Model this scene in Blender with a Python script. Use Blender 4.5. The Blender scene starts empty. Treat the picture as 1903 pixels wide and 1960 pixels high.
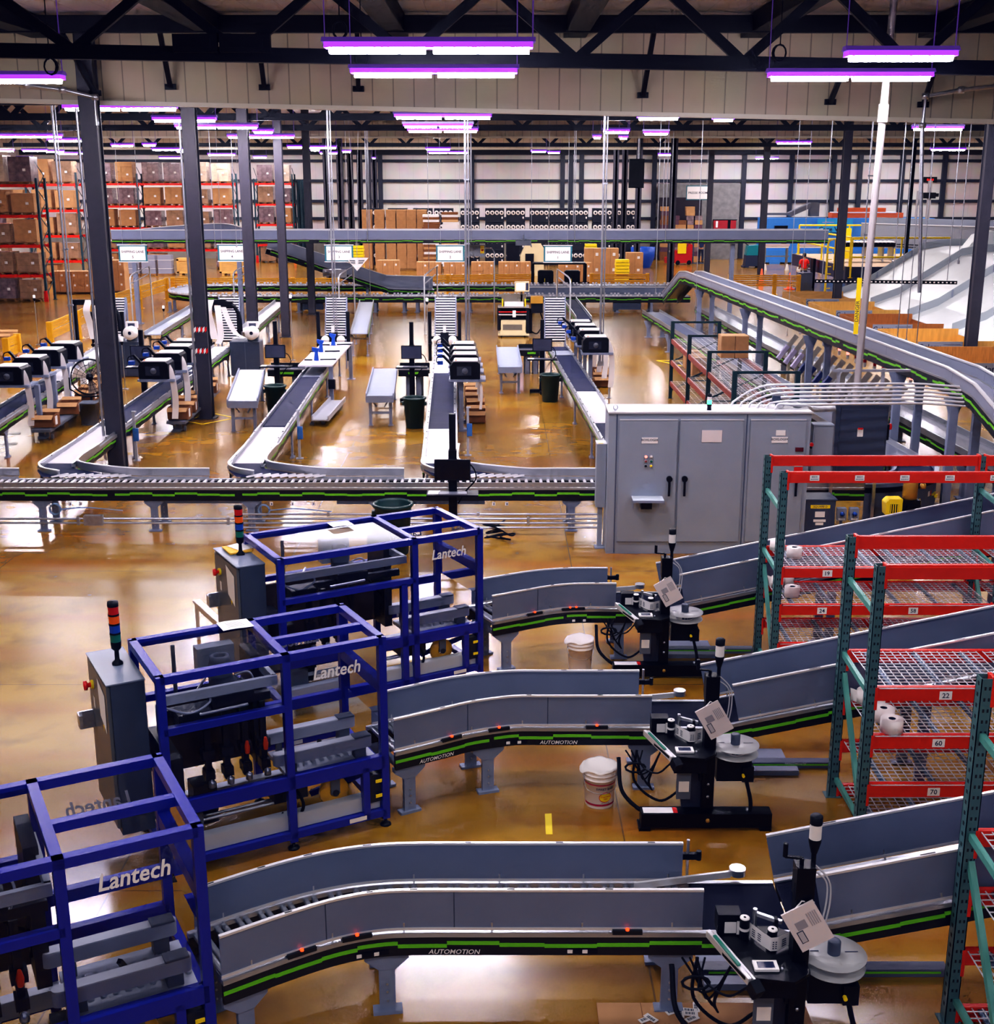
import bpy, math, random
from mathutils import Vector, Matrix
random.seed(7)
R = math.radians
scene = bpy.context.scene
COL = scene.collection
# ---- camera numbers, in the 1903x1960 frame of the photograph
F = 2370.0; TH = R(15); CH = 5.5; CX = 951.5; CY = 980.0
_c, _s = math.cos(TH), math.sin(TH)
def ray(px, py):
    u = (px - CX) / F; v = (CY - py) / F
    return (u, _c + v * _s, -_s + v * _c)
def G(px, py, z=0.0):            # the point at height z seen at a pixel
    d = ray(px, py); t = (z - CH) / d[2]
    return Vector((d[0] * t, d[1] * t, z))
def D(px, py, y):                # the point on the plane Y = y seen at a pixel
    d = ray(px, py); t = y / d[1]
    return Vector((d[0] * t, y, CH + d[2] * t))
# ---- materials
def lin(h):
    h = h.lstrip('#'); o = []
    for i in (0, 2, 4):
        v = int(h[i:i + 2], 16) / 255
        o.append(v / 12.92 if v <= .04045 else ((v + .055) / 1.055) ** 2.4)
    return (*o, 1)
def mat(name, col, rough=.5, metal=0., emit=0., ecol=None, noise=0., nscale=8., coat=0., alpha=1., trans=0., ior=1.45, bump=0., spec=.5, stretch=None):
    m = bpy.data.materials.new(name); m.use_nodes = True
    nt = m.node_tree; b = nt.nodes['Principled BSDF']
    c = lin(col) if isinstance(col, str) else (*col, 1)
    b.inputs['Base Color'].default_value = c
    b.inputs['Roughness'].default_value = rough; b.inputs['Metallic'].default_value = metal
    b.inputs['Coat Weight'].default_value = coat; b.inputs['Coat Roughness'].default_value = .08
    b.inputs['Alpha'].default_value = alpha; b.inputs['Transmission Weight'].default_value = trans; b.inputs['IOR'].default_value = ior
    b.inputs['Specular IOR Level'].default_value = spec
    if emit:
        b.inputs['Emission Strength'].default_value = emit
        b.inputs['Emission Color'].default_value = lin(ecol) if ecol else c
    if noise or bump:
        tc = nt.nodes.new('ShaderNodeTexCoord'); src = tc.outputs['Object']
        if stretch:
            mp = nt.nodes.new('ShaderNodeMapping'); mp.inputs['Scale'].default_value = stretch
            nt.links.new(src, mp.inputs['Vector']); src = mp.outputs['Vector']
        n = nt.nodes.new('ShaderNodeTexNoise'); n.inputs['Scale'].default_value = nscale; n.inputs['Detail'].default_value = 4
        nt.links.new(src, n.inputs['Vector'])
        if noise:
            r = nt.nodes.new('ShaderNodeValToRGB')
            r.color_ramp.elements[0].position = .3; r.color_ramp.elements[1].position = .7
            r.color_ramp.elements[0].color = (*[x * (1 - noise) for x in c[:3]], 1)
            r.color_ramp.elements[1].color = (*[min(1, x * (1 + noise)) for x in c[:3]], 1)
            nt.links.new(n.outputs['Fac'], r.inputs['Fac']); nt.links.new(r.outputs['Color'], b.inputs['Base Color'])
        if bump:
            bp = nt.nodes.new('ShaderNodeBump'); bp.inputs['Strength'].default_value = bump; bp.inputs['Distance'].default_value = .02
            nt.links.new(n.outputs['Fac'], bp.inputs['Height']); nt.links.new(bp.outputs['Normal'], b.inputs['Normal'])
    return m
def pane_mat(name, tint, gloss=.12, see=.85):
    m = bpy.data.materials.new(name); m.use_nodes = True; nt = m.node_tree; nt.nodes.clear()
    o = nt.nodes.new('ShaderNodeOutputMaterial'); t = nt.nodes.new('ShaderNodeBsdfTransparent'); g = nt.nodes.new('ShaderNodeBsdfGlossy')
    mx = nt.nodes.new('ShaderNodeMixShader'); fr = nt.nodes.new('ShaderNodeFresnel'); fr.inputs['IOR'].default_value = 1.3
    t.inputs['Color'].default_value = lin(tint); g.inputs['Roughness'].default_value = .06; g.inputs['Color'].default_value = (.9, .9, 1, 1)
    nt.links.new(fr.outputs['Fac'], mx.inputs['Fac']); nt.links.new(t.outputs[0], mx.inputs[1]); nt.links.new(g.outputs[0], mx.inputs[2]); nt.links.new(mx.outputs[0], o.inputs[0])
    return m
M_ = {}
def MT(k, *a, **kw):
    if k not in M_: M_[k] = mat(k, *a, **kw)
    return M_[k]
# ---- text outlines, cached
_tx = {}
def text_geo(s, bold=0.0, shear=0.0):
    key = (s, bold, shear)
    if key in _tx: return _tx[key]
    cu = bpy.data.curves.new('lettering', 'FONT'); cu.body = s; cu.size = 1; cu.align_x = 'CENTER'; cu.align_y = 'CENTER'; cu.offset = bold; cu.shear = shear
    cu.resolution_u = 2
    ob = bpy.data.objects.new('lettering', cu); COL.objects.link(ob)
    dg = bpy.context.evaluated_depsgraph_get(); me = ob.evaluated_get(dg).to_mesh()
    vs = [tuple(v.co) for v in me.vertices]; fs = [tuple(p.vertices) for p in me.polygons]
    ob.evaluated_get(dg).to_mesh_clear(); bpy.data.objects.remove(ob); bpy.data.curves.remove(cu)
    if vs:
        cx = (min(v[0] for v in vs) + max(v[0] for v in vs)) / 2; cy = (min(v[1] for v in vs) + max(v[1] for v in vs)) / 2
        vs = [(v[0] - cx, v[1] - cy) for v in vs]
    _tx[key] = (vs, fs); return _tx[key]
# ---- mesh builder: one builder makes ONE mesh object
class MB:
    def __init__(s): s.v = []; s.f = []; s.mi = []; s.cur = 0; s.mats = []; s.sm = []
    def m(s, material):
        if material not in s.mats: s.mats.append(material)
        s.cur = s.mats.index(material); return s
    def add(s, vs, fs, smooth=False):
        o = len(s.v); s.v += [tuple(v) for v in vs]
        for f in fs: s.f.append(tuple(i + o for i in f)); s.mi.append(s.cur); s.sm.append(smooth)
        return s
    def box(s, cx, cy, cz, sx, sy, sz, rz=0.0, M=None):   # centre and full size
        vs = []
        for dx, dy, dz in ((-1,-1,-1),(1,-1,-1),(1,1,-1),(-1,1,-1),(-1,-1,1),(1,-1,1),(1,1,1),(-1,1,1)):
            p = Vector((dx * sx / 2, dy * sy / 2, dz * sz / 2))
            if M is not None: p = M @ p
            elif rz: p = Vector((p.x * math.cos(rz) - p.y * math.sin(rz), p.x * math.sin(rz) + p.y * math.cos(rz), p.z))
            vs.append((p.x + cx, p.y + cy, p.z + cz))
        return s.add(vs, ((0,3,2,1),(4,5,6,7),(0,1,5,4),(1,2,6,5),(2,3,7,6),(3,0,4,7)))
    def b(s, x0, x1, y0, y1, z0, z1): return s.box((x0+x1)/2, (y0+y1)/2, (z0+z1)/2, abs(x1-x0), abs(y1-y0), abs(z1-z0))
    def bar(s, p0, p1, w, h=None, up=(0, 0, 1)):          # box from p0 to p1, w across, h along up
        p0, p1 = Vector(p0), Vector(p1); h = w if h is None else h
        d = p1 - p0; L = d.length
        if L < 1e-6: return s
        d.normalize(); u = Vector(up)
        if abs(d.dot(u)) > .98: u = Vector((0, 1, 0))
        x = d.cross(u).normalized(); u = x.cross(d).normalized()
        vs = []
        for p in (p0, p1):
            for a, bb in ((-1,-1),(1,-1),(1,1),(-1,1)): vs.append(p + x * (a * w / 2) + u * (bb * h / 2))
        return s.add(vs, ((3,2,1,0),(4,5,6,7),(0,1,5,4),(1,2,6,5),(2,3,7,6),(3,0,4,7)))
    def cyl(s, p0, p1, r, n=10, r2=None, caps=True):
        p0, p1 = Vector(p0), Vector(p1); r2 = r if r2 is None else r2
        d = (p1 - p0)
        if d.length < 1e-7: return s
        d.normalize(); u = Vector((0, 0, 1)) if abs(d.z) < .95 else Vector((1, 0, 0))
        x = d.cross(u).normalized(); y = d.cross(x)
        vs = []
        for p, rr in ((p0, r), (p1, r2)):
            for i in range(n):
                a = 2 * math.pi * i / n; vs.append(p + x * (rr * math.cos(a)) + y * (rr * math.sin(a)))
        s.add(vs, [(i, i + n, (i + 1) % n + n, (i + 1) % n) for i in range(n)], True)
        if caps:
            s.add(vs[:n], [tuple(range(n))]); s.add(vs[n:], [tuple(range(n - 1, -1, -1))])
        return s
    def tube(s, pts, r, n=6):
        pts = [Vector(p) for p in pts]; vs = []; px = None
        for i, p in enumerate(pts):
            d = (pts[min(i + 1, len(pts) - 1)] - pts[max(i - 1, 0)]).normalized()
            if px is None:
                u = Vector((0, 0, 1)) if abs(d.z) < .9 else Vector((1, 0, 0)); px = d.cross(u).normalized()
            else:
                px = (px - d * px.dot(d)); px = px.normalized() if px.length > 1e-5 else d.orthogonal().normalized()
            y = d.cross(px)
            for k in range(n):
                a = 2 * math.pi * k / n; vs.append(p + px * (r * math.cos(a)) + y * (r * math.sin(a)))
        fs = []
        for i in range(len(pts) - 1):
            for k in range(n): fs.append((i*n+k, (i+1)*n+k, (i+1)*n+(k+1)%n, i*n+(k+1)%n))
        s.add(vs, fs, True); L = len(pts) - 1
        s.add(vs[:n], [tuple(range(n))]); s.add(vs[L*n:], [tuple(range(n-1, -1, -1))]); return s
    def lathe(s, prof, n=20, c=(0, 0, 0), axis='z', close=True):   # prof: (radius, height)
        vs = []
        for r, h in prof:
            for k in range(n):
                a = 2 * math.pi * k / n; x, y = r * math.cos(a), r * math.sin(a)
                if axis == 'z': p = (x, y, h)
                elif axis == 'x': p = (h, x, y)
                else: p = (x, h, y)
                vs.append((p[0] + c[0], p[1] + c[1], p[2] + c[2]))
        fs = []
        for i in range(len(prof) - 1):
            for k in range(n):
                q = (i*n+k, i*n+(k+1)%n, (i+1)*n+(k+1)%n, (i+1)*n+k)
                fs.append(q if axis != 'y' else q[::-1])
        s.add(vs, fs, True)
        if close:
            L = len(prof) - 1
            if prof[0][0] > 1e-4: s.add(vs[:n], [tuple(range(n-1,-1,-1))])
            if prof[L][0] > 1e-4: s.add(vs[L*n:], [tuple(range(n))])
        return s
    def quad(s, a, b_, c, d): return s.add([a, b_, c, d], [(0, 1, 2, 3)])
    def prism(s, poly, a0, a1, axis='y'):   # 2D outline pushed along an axis
        n = len(poly); vs = []
        for a in (a0, a1):
            for p, q in poly: vs.append({'y': (p, a, q), 'x': (a, p, q), 'z': (p, q, a)}[axis])
        s.add(vs, [(i, (i+1) % n, (i+1) % n + n, i + n) for i in range(n)] + [tuple(range(n-1,-1,-1)), tuple(range(n, 2*n))]); return s
    def text(s, t, o, right, up, size, bold=0.0, shear=0.0, off=.003, width=None):
        vs, fs = text_geo(t, bold, shear)
        if not vs: return s
        r = Vector(right).normalized(); u = Vector(up).normalized(); n = r.cross(u)
        o = Vector(o) + n * off; k = size
        kx = width / (max(v[0] for v in vs) - min(v[0] for v in vs)) if width else size
        return s.add([o + r * (v[0] * kx) + u * (v[1] * k) for v in vs], fs)
    def card(s, o, right, up, w, h, off=.002):   # flat rectangle facing right x up
        r = Vector(right).normalized(); u = Vector(up).normalized(); n = r.cross(u); o = Vector(o) + n * off
        return s.add([o - r*w/2 - u*h/2, o + r*w/2 - u*h/2, o + r*w/2 + u*h/2, o - r*w/2 + u*h/2], [(0,1,2,3)])
    def done(s, name, material=None, parent=None, world=False, loc=None, label=None):
        me = bpy.data.meshes.new(name); vs = s.v
        if world and parent is not None:
            l = parent_world(parent); vs = [(v[0]-l.x, v[1]-l.y, v[2]-l.z) for v in vs]
        elif loc is not None: vs = [(v[0]-loc[0], v[1]-loc[1], v[2]-loc[2]) for v in vs]
        me.from_pydata(vs, [], s.f)
        ms = list(s.mats)
        if not ms: ms = [material]
        for x in ms: me.materials.append(x)
        me.polygons.foreach_set('material_index', s.mi); me.polygons.foreach_set('use_smooth', s.sm)
        me.update()
        o = bpy.data.objects.new(name, me); COL.objects.link(o)
        if parent is not None: o.parent = parent
        elif loc is not None: o.location = loc
        if label: o['label'] = label
        return o
def parent_world(p):
    l = Vector(p.location)
    while p.parent is not None: p = p.parent; l = l + Vector(p.location)
    return l
def tag(o, label, cat, group=None, kind=None):
    o['label'] = label; o['category'] = cat
    if group: o['group'] = group
    if kind: o['kind'] = kind
    return o
def thing(name, label, cat, loc=(0, 0, 0), rz=0.0, group=None):
    o = bpy.data.objects.new(name, None); COL.objects.link(o); o.empty_display_size = .1
    o.location = loc; o.rotation_euler = (0, 0, rz)
    return tag(o, label, cat, group)
def one(mb, name, label, cat, material=None, loc=(0, 0, 0), group=None, rz=0.0, world=True):   # a thing that is one mesh
    o = mb.done(name, material, loc=loc if world else None)
    o.location = loc; o.rotation_euler = (0, 0, rz)
    return tag(o, label, cat, group)
def struct(mb, name, material=None, parent=None):
    o = mb.done(name, material, parent)
    if parent is None: o['kind'] = 'structure'
    return o
def kids(o): return [c for c in o.children]
def dup(o, loc=None, rz=None, label=None, parent=None, group=None):
    c = o.copy(); COL.objects.link(c)
    if parent is not None: c.parent = parent
    if loc is not None: c.location = loc
    if rz is not None: c.rotation_euler = (0, 0, rz)
    if label: c['label'] = label
    if group: c['group'] = group
    for ch in kids(o): dup(ch, parent=c)
    return c
def arc(p0, p1, p2, n=10):      # quadratic bend
    p0, p1, p2 = Vector(p0), Vector(p1), Vector(p2)
    return [p0*(1-t)**2 + p1*2*t*(1-t) + p2*t*t for t in [i/n for i in range(n+1)]]
def spline(pts, n=8):           # smooth line through points
    pts = [Vector(p) for p in pts]; P = [pts[0]*2 - pts[1]] + pts + [pts[-1]*2 - pts[-2]]; o = []
    for i in range(1, len(P) - 2):
        a, b, c, d = P[i-1], P[i], P[i+1], P[i+2]
        for k in range(n):
            t = k / n
            o.append(.5*((2*b) + (c-a)*t + (2*a-5*b+4*c-d)*t*t + (3*b-a-3*c+d)*t**3))
    o.append(pts[-1]); return o
ORD = ['first','second','third','fourth','fifth','sixth','seventh','eighth','ninth','tenth','eleventh','twelfth','thirteenth','fourteenth','fifteenth','sixteenth','seventeenth','eighteenth','nineteenth','twentieth']
# ---- palette
GREY = mat('grey_paint', '#7d87a3', .42, noise=.06, nscale=3)
GREYM = mat('grey_enamel', '#8b95a8', .4, noise=.04, nscale=2)
GREYD = mat('dark_grey_enamel', '#3d465c', .38, noise=.05)
STEEL = mat('galvanised_steel', '#b4b8c4', .3, .85, noise=.1, nscale=20)
ALU = mat('bare_aluminium', '#c9ccd6', .28, .9)
WHITE = mat('white_plastic', '#e9e6ea', .45)
PAPER = mat('white_paper', '#f2eff2', .7)
BLACK = mat('black_paint', '#05060f', .4, spec=.25)
BLACKP = mat('black_plastic', '#070916', .5, spec=.25)
RUBBER = mat('black_rubber', '#090b16', .7, spec=.2)
BELT = mat('charcoal_belt', '#1d223c', .7, noise=.12, nscale=2, spec=.2)
LIME = mat('lime_stripe', '#5fae14', .5, emit=.08, ecol='#5fae14')
NAVY = mat('navy_frame_paint', '#131f92', .34, noise=.05)
REDB = mat('red_beam_paint', '#dd2c0e', .4, noise=.06)
GRNU = mat('green_upright_paint', '#47696f', .45, noise=.1)
YEL = mat('yellow_paint', '#e8a80e', .42, noise=.06)
YELB = mat('bright_yellow', '#f5d40c', .4)
ORANGE = mat('orange_plastic', '#ff4a12', .4)
REDP = mat('red_plastic', '#d81a14', .4)
BLUEP = mat('blue_plastic', '#1548b0', .4)
GREENP = mat('green_plastic', '#0f6a5a', .4)
CARD = mat('brown_cardboard', '#b5875a', .8, noise=.1, nscale=4)
CARDD = mat('dark_cardboard', '#7c4f2c', .8, noise=.12, nscale=4)
WOOD = mat('pale_wood', '#c99a58', .65, noise=.14, nscale=3, stretch=(1, 1, 6))
WRAP = mat('stretch_wrap', '#b9a79c', .22, noise=.25, nscale=5, bump=.6, coat=.6)
GREENCAN = mat('dark_green_plastic', '#0b2e2e', .45)
COLM = mat('column_paint', '#35333f', .5, noise=.05)
PANE = pane_mat('clear_panel', '#e2e5f0')
BRASS = mat('gold_paint', '#b98a35', .4, .4)
INK = mat('dark_ink', '#23284a', .6)
DIM = mat('dull_grey', '#5a6070', .5)
# ================= the hall
def floor_mat():
    m = bpy.data.materials.new('stained_concrete'); m.use_nodes = True; nt = m.node_tree; b = nt.nodes['Principled BSDF']; N = nt.nodes.new; L = nt.links.new
    tc = N('ShaderNodeTexCoord')
    def noise(sc, det, ro, stretch=None):
        n = N('ShaderNodeTexNoise'); n.inputs['Scale'].default_value = sc; n.inputs['Detail'].default_value = det; n.inputs['Roughness'].default_value = ro
        mp = N('ShaderNodeMapping'); mp.inputs['Scale'].default_value = stretch or (1, 1, 1); L(tc.outputs['Object'], mp.inputs['Vector']); L(mp.outputs['Vector'], n.inputs['Vector']); return n
    def mix(fac, lo, hi, A, B):
        r = N('ShaderNodeMapRange'); r.inputs['From Min'].default_value = lo; r.inputs['From Max'].default_value = hi; L(fac, r.inputs['Value'])
        m_ = N('ShaderNodeMix'); m_.data_type = 'RGBA'; L(r.outputs[0], m_.inputs['Factor'])
        for k, v in (('A', A), ('B', B)):
            if isinstance(v, str): m_.inputs[k].default_value = lin(v)
            else: L(v, m_.inputs[k])
        return m_.outputs['Result']
    n1 = noise(.5, 3, .5); n2 = noise(2.4, 2, .5); n3 = noise(1.0, 2, .5, (.35, 1.4, 1))
    col = mix(n1.outputs['Fac'], .35, .65, '#83590a', '#a97f24')
    col = mix(n2.outputs['Fac'], .5, .78, col, '#774e0a'); col = mix(n3.outputs['Fac'], .5, .75, col, '#95560c')
    # slab joints: thin dark lines both ways
    sx = N('ShaderNodeSeparateXYZ'); L(tc.outputs['Object'], sx.inputs[0])
    def line(out, per, off, w):
        a = N('ShaderNodeMath'); a.operation = 'ADD'; a.inputs[1].default_value = off; L(out, a.inputs[0])
        p = N('ShaderNodeMath'); p.operation = 'PINGPONG'; p.inputs[1].default_value = per / 2; L(a.outputs[0], p.inputs[0])
        l = N('ShaderNodeMath'); l.operation = 'LESS_THAN'; l.inputs[1].default_value = w; L(p.outputs[0], l.inputs[0]); return l
    lx = line(sx.outputs['X'], 4.2, -1.1, .007); ly = line(sx.outputs['Y'], 4.2, -.4, .007)
    mxl = N('ShaderNodeMath'); mxl.operation = 'MAXIMUM'; L(lx.outputs[0], mxl.inputs[0]); L(ly.outputs[0], mxl.inputs[1])
    half = N('ShaderNodeMath'); half.operation = 'MULTIPLY'; half.inputs[1].default_value = .65; L(mxl.outputs[0], half.inputs[0])
    mc = N('ShaderNodeMix'); mc.data_type = 'RGBA'; L(half.outputs[0], mc.inputs['Factor']); L(col, mc.inputs['A']); mc.inputs['B'].default_value = lin('#3a3020')
    L(mc.outputs['Result'], b.inputs['Base Color'])
    b.inputs['Roughness'].default_value = .21
    b.inputs['Specular IOR Level'].default_value = .55; b.inputs['Coat Weight'].default_value = .15; b.inputs['Coat Roughness'].default_value = .1
    return m
YB = 92.0; XL, XR = -34.0, 36.0; ZR = 8.3
mb = MB(); mb.quad((XL, -12, 0), (XR, -12, 0), (XR, YB, 0), (XL, YB, 0)); struct(mb, 'floor', floor_mat())
def ribbed(name, c1, per, axis='X', rough=.5, dark=.55, sw=.035):
    m = bpy.data.materials.new(name); m.use_nodes = True; nt = m.node_tree; b = nt.nodes['Principled BSDF']; N = nt.nodes.new; L = nt.links.new
    tc = N('ShaderNodeTexCoord'); sx = N('ShaderNodeSeparateXYZ'); L(tc.outputs['Object'], sx.inputs[0])
    p = N('ShaderNodeMath'); p.operation = 'PINGPONG'; p.inputs[1].default_value = per / 2; L(sx.outputs[axis], p.inputs[0])
    cr = N('ShaderNodeValToRGB'); e = cr.color_ramp.elements; d = lin(c1)
    e[0].position = .0; e[0].color = (*[x * dark for x in d[:3]], 1); e[1].position = sw; e[1].color = d
    mm = N('ShaderNodeMath'); mm.operation = 'DIVIDE'; mm.inputs[1].default_value = per / 2; L(p.outputs[0], mm.inputs[0])
    L(mm.outputs[0], cr.inputs['Fac']); n = N('ShaderNodeTexNoise'); n.inputs['Scale'].default_value = .8; n.inputs['Detail'].default_value = 5
    mx = N('ShaderNodeMix'); mx.data_type = 'RGBA'; mx.blend_type = 'MULTIPLY'; mx.inputs['Factor'].default_value = .35; L(cr.outputs['Color'], mx.inputs['A']); L(n.outputs['Color'], mx.inputs['B'])
    L(tc.outputs['Object'], n.inputs['Vector']); L(mx.outputs['Result'], b.inputs['Base Color']); b.inputs['Roughness'].default_value = rough
    return m
WALLM = ribbed('cream_wall_panel', '#f8eff0', 1.0, dark=.8); WALLY = ribbed('cream_side_panel', '#efe4e0', 1.0, 'Y', dark=.8)
ROOFM = ribbed('pale_roof_deck', '#c6c8d8', .6, 'X', dark=.6); FASM = ribbed('beige_fascia_panel', '#bfb39c', .38, 'X', .45, .35, .09)
mb = MB(); mb.b(XL, XR, YB, YB + .2, 0, ZR); struct(mb, 'wall_back', WALLM)
mb = MB(); mb.b(XL - .2, XL, -12, YB, 0, ZR); struct(mb, 'wall_left', WALLY)
mb = MB(); mb.b(XR, XR + .2, -12, YB, 0, ZR); struct(mb, 'wall_right', WALLY)
mb = MB(); mb.b(XL, XR, -12, YB + .2, ZR, ZR + .05); struct(mb, 'ceiling', ROOFM)
# block wainscot, girts and posts on the far wall
GIRT = mat('navy_girt_paint', '#2a2c3c', .5)
mb = MB(); mb.b(XL, XR, YB - .12, YB, 0, 2.1); struct(mb, 'baseboard_back', mat('ribbed_wainscot', '#8d8a86', .7, noise=.12, nscale=1.5))
for k, z in enumerate((D(800, 418, YB).z, D(800, 385, YB).z, D(800, 346, YB).z, D(800, 308, YB).z)):
    mb = MB(); mb.b(XL, XR, YB - .22, YB - .02, z - .1, z + .1); struct(mb, 'trim_%d' % (k + 1), GIRT)
for k, px in enumerate((655, 730, 904, 1076, 1092, 1112, 1250, 1420, 1510, 1590, 1640, 1720, 1800)):
    x = D(px, 400, YB).x
    mb = MB(); mb.b(x - .16, x + .16, YB - .3, YB - .02, 0, 7.6); struct(mb, 'trim_%d' % (k + 10), GIRT)
mb = MB(); mb.b(XL, XR, YB - .35, YB - .03, 7.25, ZR); struct(mb, 'trim_30', mat('dark_eave', '#23242e', .6))
# the hanging beige bulkhead across the hall, then the lower ones far behind
FY0 = 23.9
a = D(0, 194, FY0); c = D(1903, 234, FY0)
ZF = D(951, 203, FY0).z
def fascia(y, z0, name, slope=0.0):
    mb = MB(); w = XR - XL; n = 1
    za, zb = z0 - slope * XL, z0 - slope * XR
    mb.m(FASM)
    vs = [(XL, y, za), (XR, y, zb), (XR, y, ZR), (XL, y, ZR), (XL, y + .06, za), (XR, y + .06, zb), (XR, y + .06, ZR), (XL, y + .06, ZR)]
    mb.add(vs, [(0,1,2,3), (5,4,7,6), (4,5,1,0)])
    mb.m(mat('pale_fascia_edge', '#c9c6b8', .4))
    mb.add([(XL, y - .05, za - .03), (XR, y - .05, zb - .03), (XR, y - .05, zb + .05), (XL, y - .05, za + .05), (XL, y + .1, za - .03), (XR, y + .1, zb - .03), (XR, y + .1, zb + .05), (XL, y + .1, za + .05)],
           [(0,1,2,3), (5,4,7,6), (4,5,1,0), (3,2,6,7)])
    return struct(mb, name)
SL = (a.z - c.z) / (c.x - a.x)
fascia(FY0, a.z + SL * a.x, 'trim_40', SL)
fascia(58.0, 7.35, 'trim_41'); fascia(75.0, 7.25, 'trim_42')
# steel columns
cols = [(228, 905, .30, 'dark steel column in the near left, its foot behind the long cross conveyor'),
        (397, 800, .30, 'dark steel column inside the yellow floor square, red and white tape on it'),
        (488, 700, .30, 'dark steel column beside the tall grey cabinet of shipping lane four'),
        (548, 645, .28, 'dark steel column on the open floor between lanes three and four'),
        (598, 602, .28, 'thin dark steel column passing behind the overhead conveyor near lane three'),
        (1855, 692, .32, 'dark steel column at the far right edge before the white chutes'),
        (1600, 598, .32, 'dark steel column left of the yellow platform railing'),
        (1455, 542, .32, 'dark steel column rising behind the long incline and its yellow barrier'),
        (1353, 522, .3, 'thin dark steel column behind the peak of the long incline')]
for i, (px, py, w, lab) in enumerate(cols):
    p = G(px, py)
    t = thing('steel_column', lab, 'column', p, 0, 'dark steel roof columns')
    mb = MB(); mb.b(-w/2, w/2, -w/2, -w/2 + .03, 0, ZR); mb.b(-w/2, w/2, w/2 - .03, w/2, 0, ZR); mb.b(-w/2 + .03, w/2 - .03, -w/2+.03, w/2-.03, 0, ZR)
    mb.done('shaft', COLM, t)
    mb = MB(); mb.b(-w*.75, w*.75, -w*.75, w*.75, 0, .025); mb.done('base_plate', COLM, t)
    if i < 2:
        mb = MB(); mb.cyl((-w/2 - .03, -w/2 - .03, 0.3), (-w/2 - .03, -w/2 - .03, 6.75), .028, 8); mb.done('conduit', STEEL, t)
    if i == 1:
        for z in (1.55, 2.05):
            mb = MB()
            for k in range(6):
                mb.m(REDP if k % 2 else WHITE)
                x0 = -w/2 - .002 + k * w / 6
                mb.quad((x0, -w/2 - .004, z), (x0 + w/6, -w/2 - .004, z + .05), (x0 + w/6, -w/2 - .004, z + .15), (x0, -w/2 - .004, z + .1))
            mb.done('hazard_tape', None, t)
# distant columns seen only against the back wall
for i, (px, y) in enumerate(((690, 82.5), (707, 87.3), (718, 89.5), (672, 80), (652, 74), (627, 66), (1178, 82.5), (1195, 80), (1222, 75), (1288, 68))):
    x = D(px, 380, y).x; w = .34
    mb = MB(); mb.b(-w/2, w/2, -w/2, -w/2+.03, 0, 7.9); mb.b(-w/2, w/2, w/2-.03, w/2, 0, 7.9); mb.b(-.06, .06, -w/2, w/2, 0, 7.9); mb.b(-w*.8, w*.8, -w*.8, w*.8, 0, .03)
    one(mb, 'steel_column', '%s thin far column counted from the left against the cream back wall' % ORD[sorted([652,627,672,690,707,718,1178,1195,1222,1288]).index(px)], 'column', COLM, (x, y, 0), 'far columns by the back wall', world=False)
# roof trusses across the hall
TRM = mat('dark_truss_paint', '#0b0c18', .5, spec=.2)
def truss(y, zb, zt, step, label, x0=XL, x1=XR, ph=0.0, w=.2, slope=0.0):
    t = thing('roof_truss', label, 'roof truss', (0, y, 0), 0, 'dark roof trusses')
    zz = lambda x: zb - slope * x
    mb = MB(); mb.bar((x0, 0, zz(x0)), (x1, 0, zz(x1)), .16, .2); mb.done('bottom_chord', TRM, t)
    mb = MB(); mb.bar((x0, 0, zt), (x1, 0, zt), .16, .2); mb.done('top_chord', TRM, t)
    mb = MB(); x = x0 + ph
    while x < x1 - step:
        mb.bar((x, 0, zz(x)), (x + step/2, 0, zt), .09, w*.7); mb.bar((x + step/2, 0, zt), (x + step, 0, zz(x)), .09, w*.7); x += step
    mb.done('web_braces', TRM, t)
    return t
p0, p1 = D(0, 97, 19.0), D(1903, 131, 19.0)
SLT = (p0.z - p1.z) / (p1.x - p0.x)
xs = D(138, 100, 19.0).x
trd = truss(19.0, p0.z + SLT * p0.x, ZR - .1, 2.42, 'nearest dark roof truss, crossing the hall just before the beige bulkhead', -14, 14, (xs + 14) % 2.42, slope=SLT)
names = ['just behind the beige bulkhead', 'second behind the beige bulkhead', 'third behind the beige bulkhead', 'fourth behind the beige bulkhead, before the back wall']
for y, nm in zip((30.5, 38.2, 46, 68), names):
    truss(y, 7.3, ZR - .1, 1.9, 'dark zigzag roof truss ' + nm, -26, 30, .3)
# purlins above, running along and across, with knee braces down to the bulkhead
for i, (y, z) in enumerate(((10.5, 8.15), (14.6, 8.15), (22.8, 8.1))):
    mb = MB(); mb.b(-16, 16, y - .08, y + .08, z - .14, z + .14)
    struct(mb, 'beam_%d' % (i + 1), TRM)
for i, x in enumerate((-8.2, -5.0, -1.8, 1.4, 4.6, 7.8)):
    mb = MB(); mb.b(x - .2, x + .2, 8.6, 23.8, 7.98, 8.28); struct(mb, 'beam_%d' % (i + 4), TRM)
for i, (px0, py0, px1, py1) in enumerate(((118, 62, 182, 178), (300, 32, 326, 166), (490, 40, 506, 167), (683, 45, 686, 170), (1252, 60, 1231, 182), (1608, 150, 1590, 195), (1790, 130, 1768, 200))):
    p, q = D(px0, py0, 22.95), D(px1, py1, 23.8 if i else 23.25)
    mb = MB(); mb.bar(p, q, .08, .08)
    mb.bar(q + Vector((-.1, .02, 0)), q + Vector((.1, .02, 0)), .06, .1)
    one(mb, 'knee_brace', '%s dark knee brace from the left bolted to the beige bulkhead' % ORD[i], 'brace', TRM, q, 'knee braces on the bulkhead')
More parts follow.
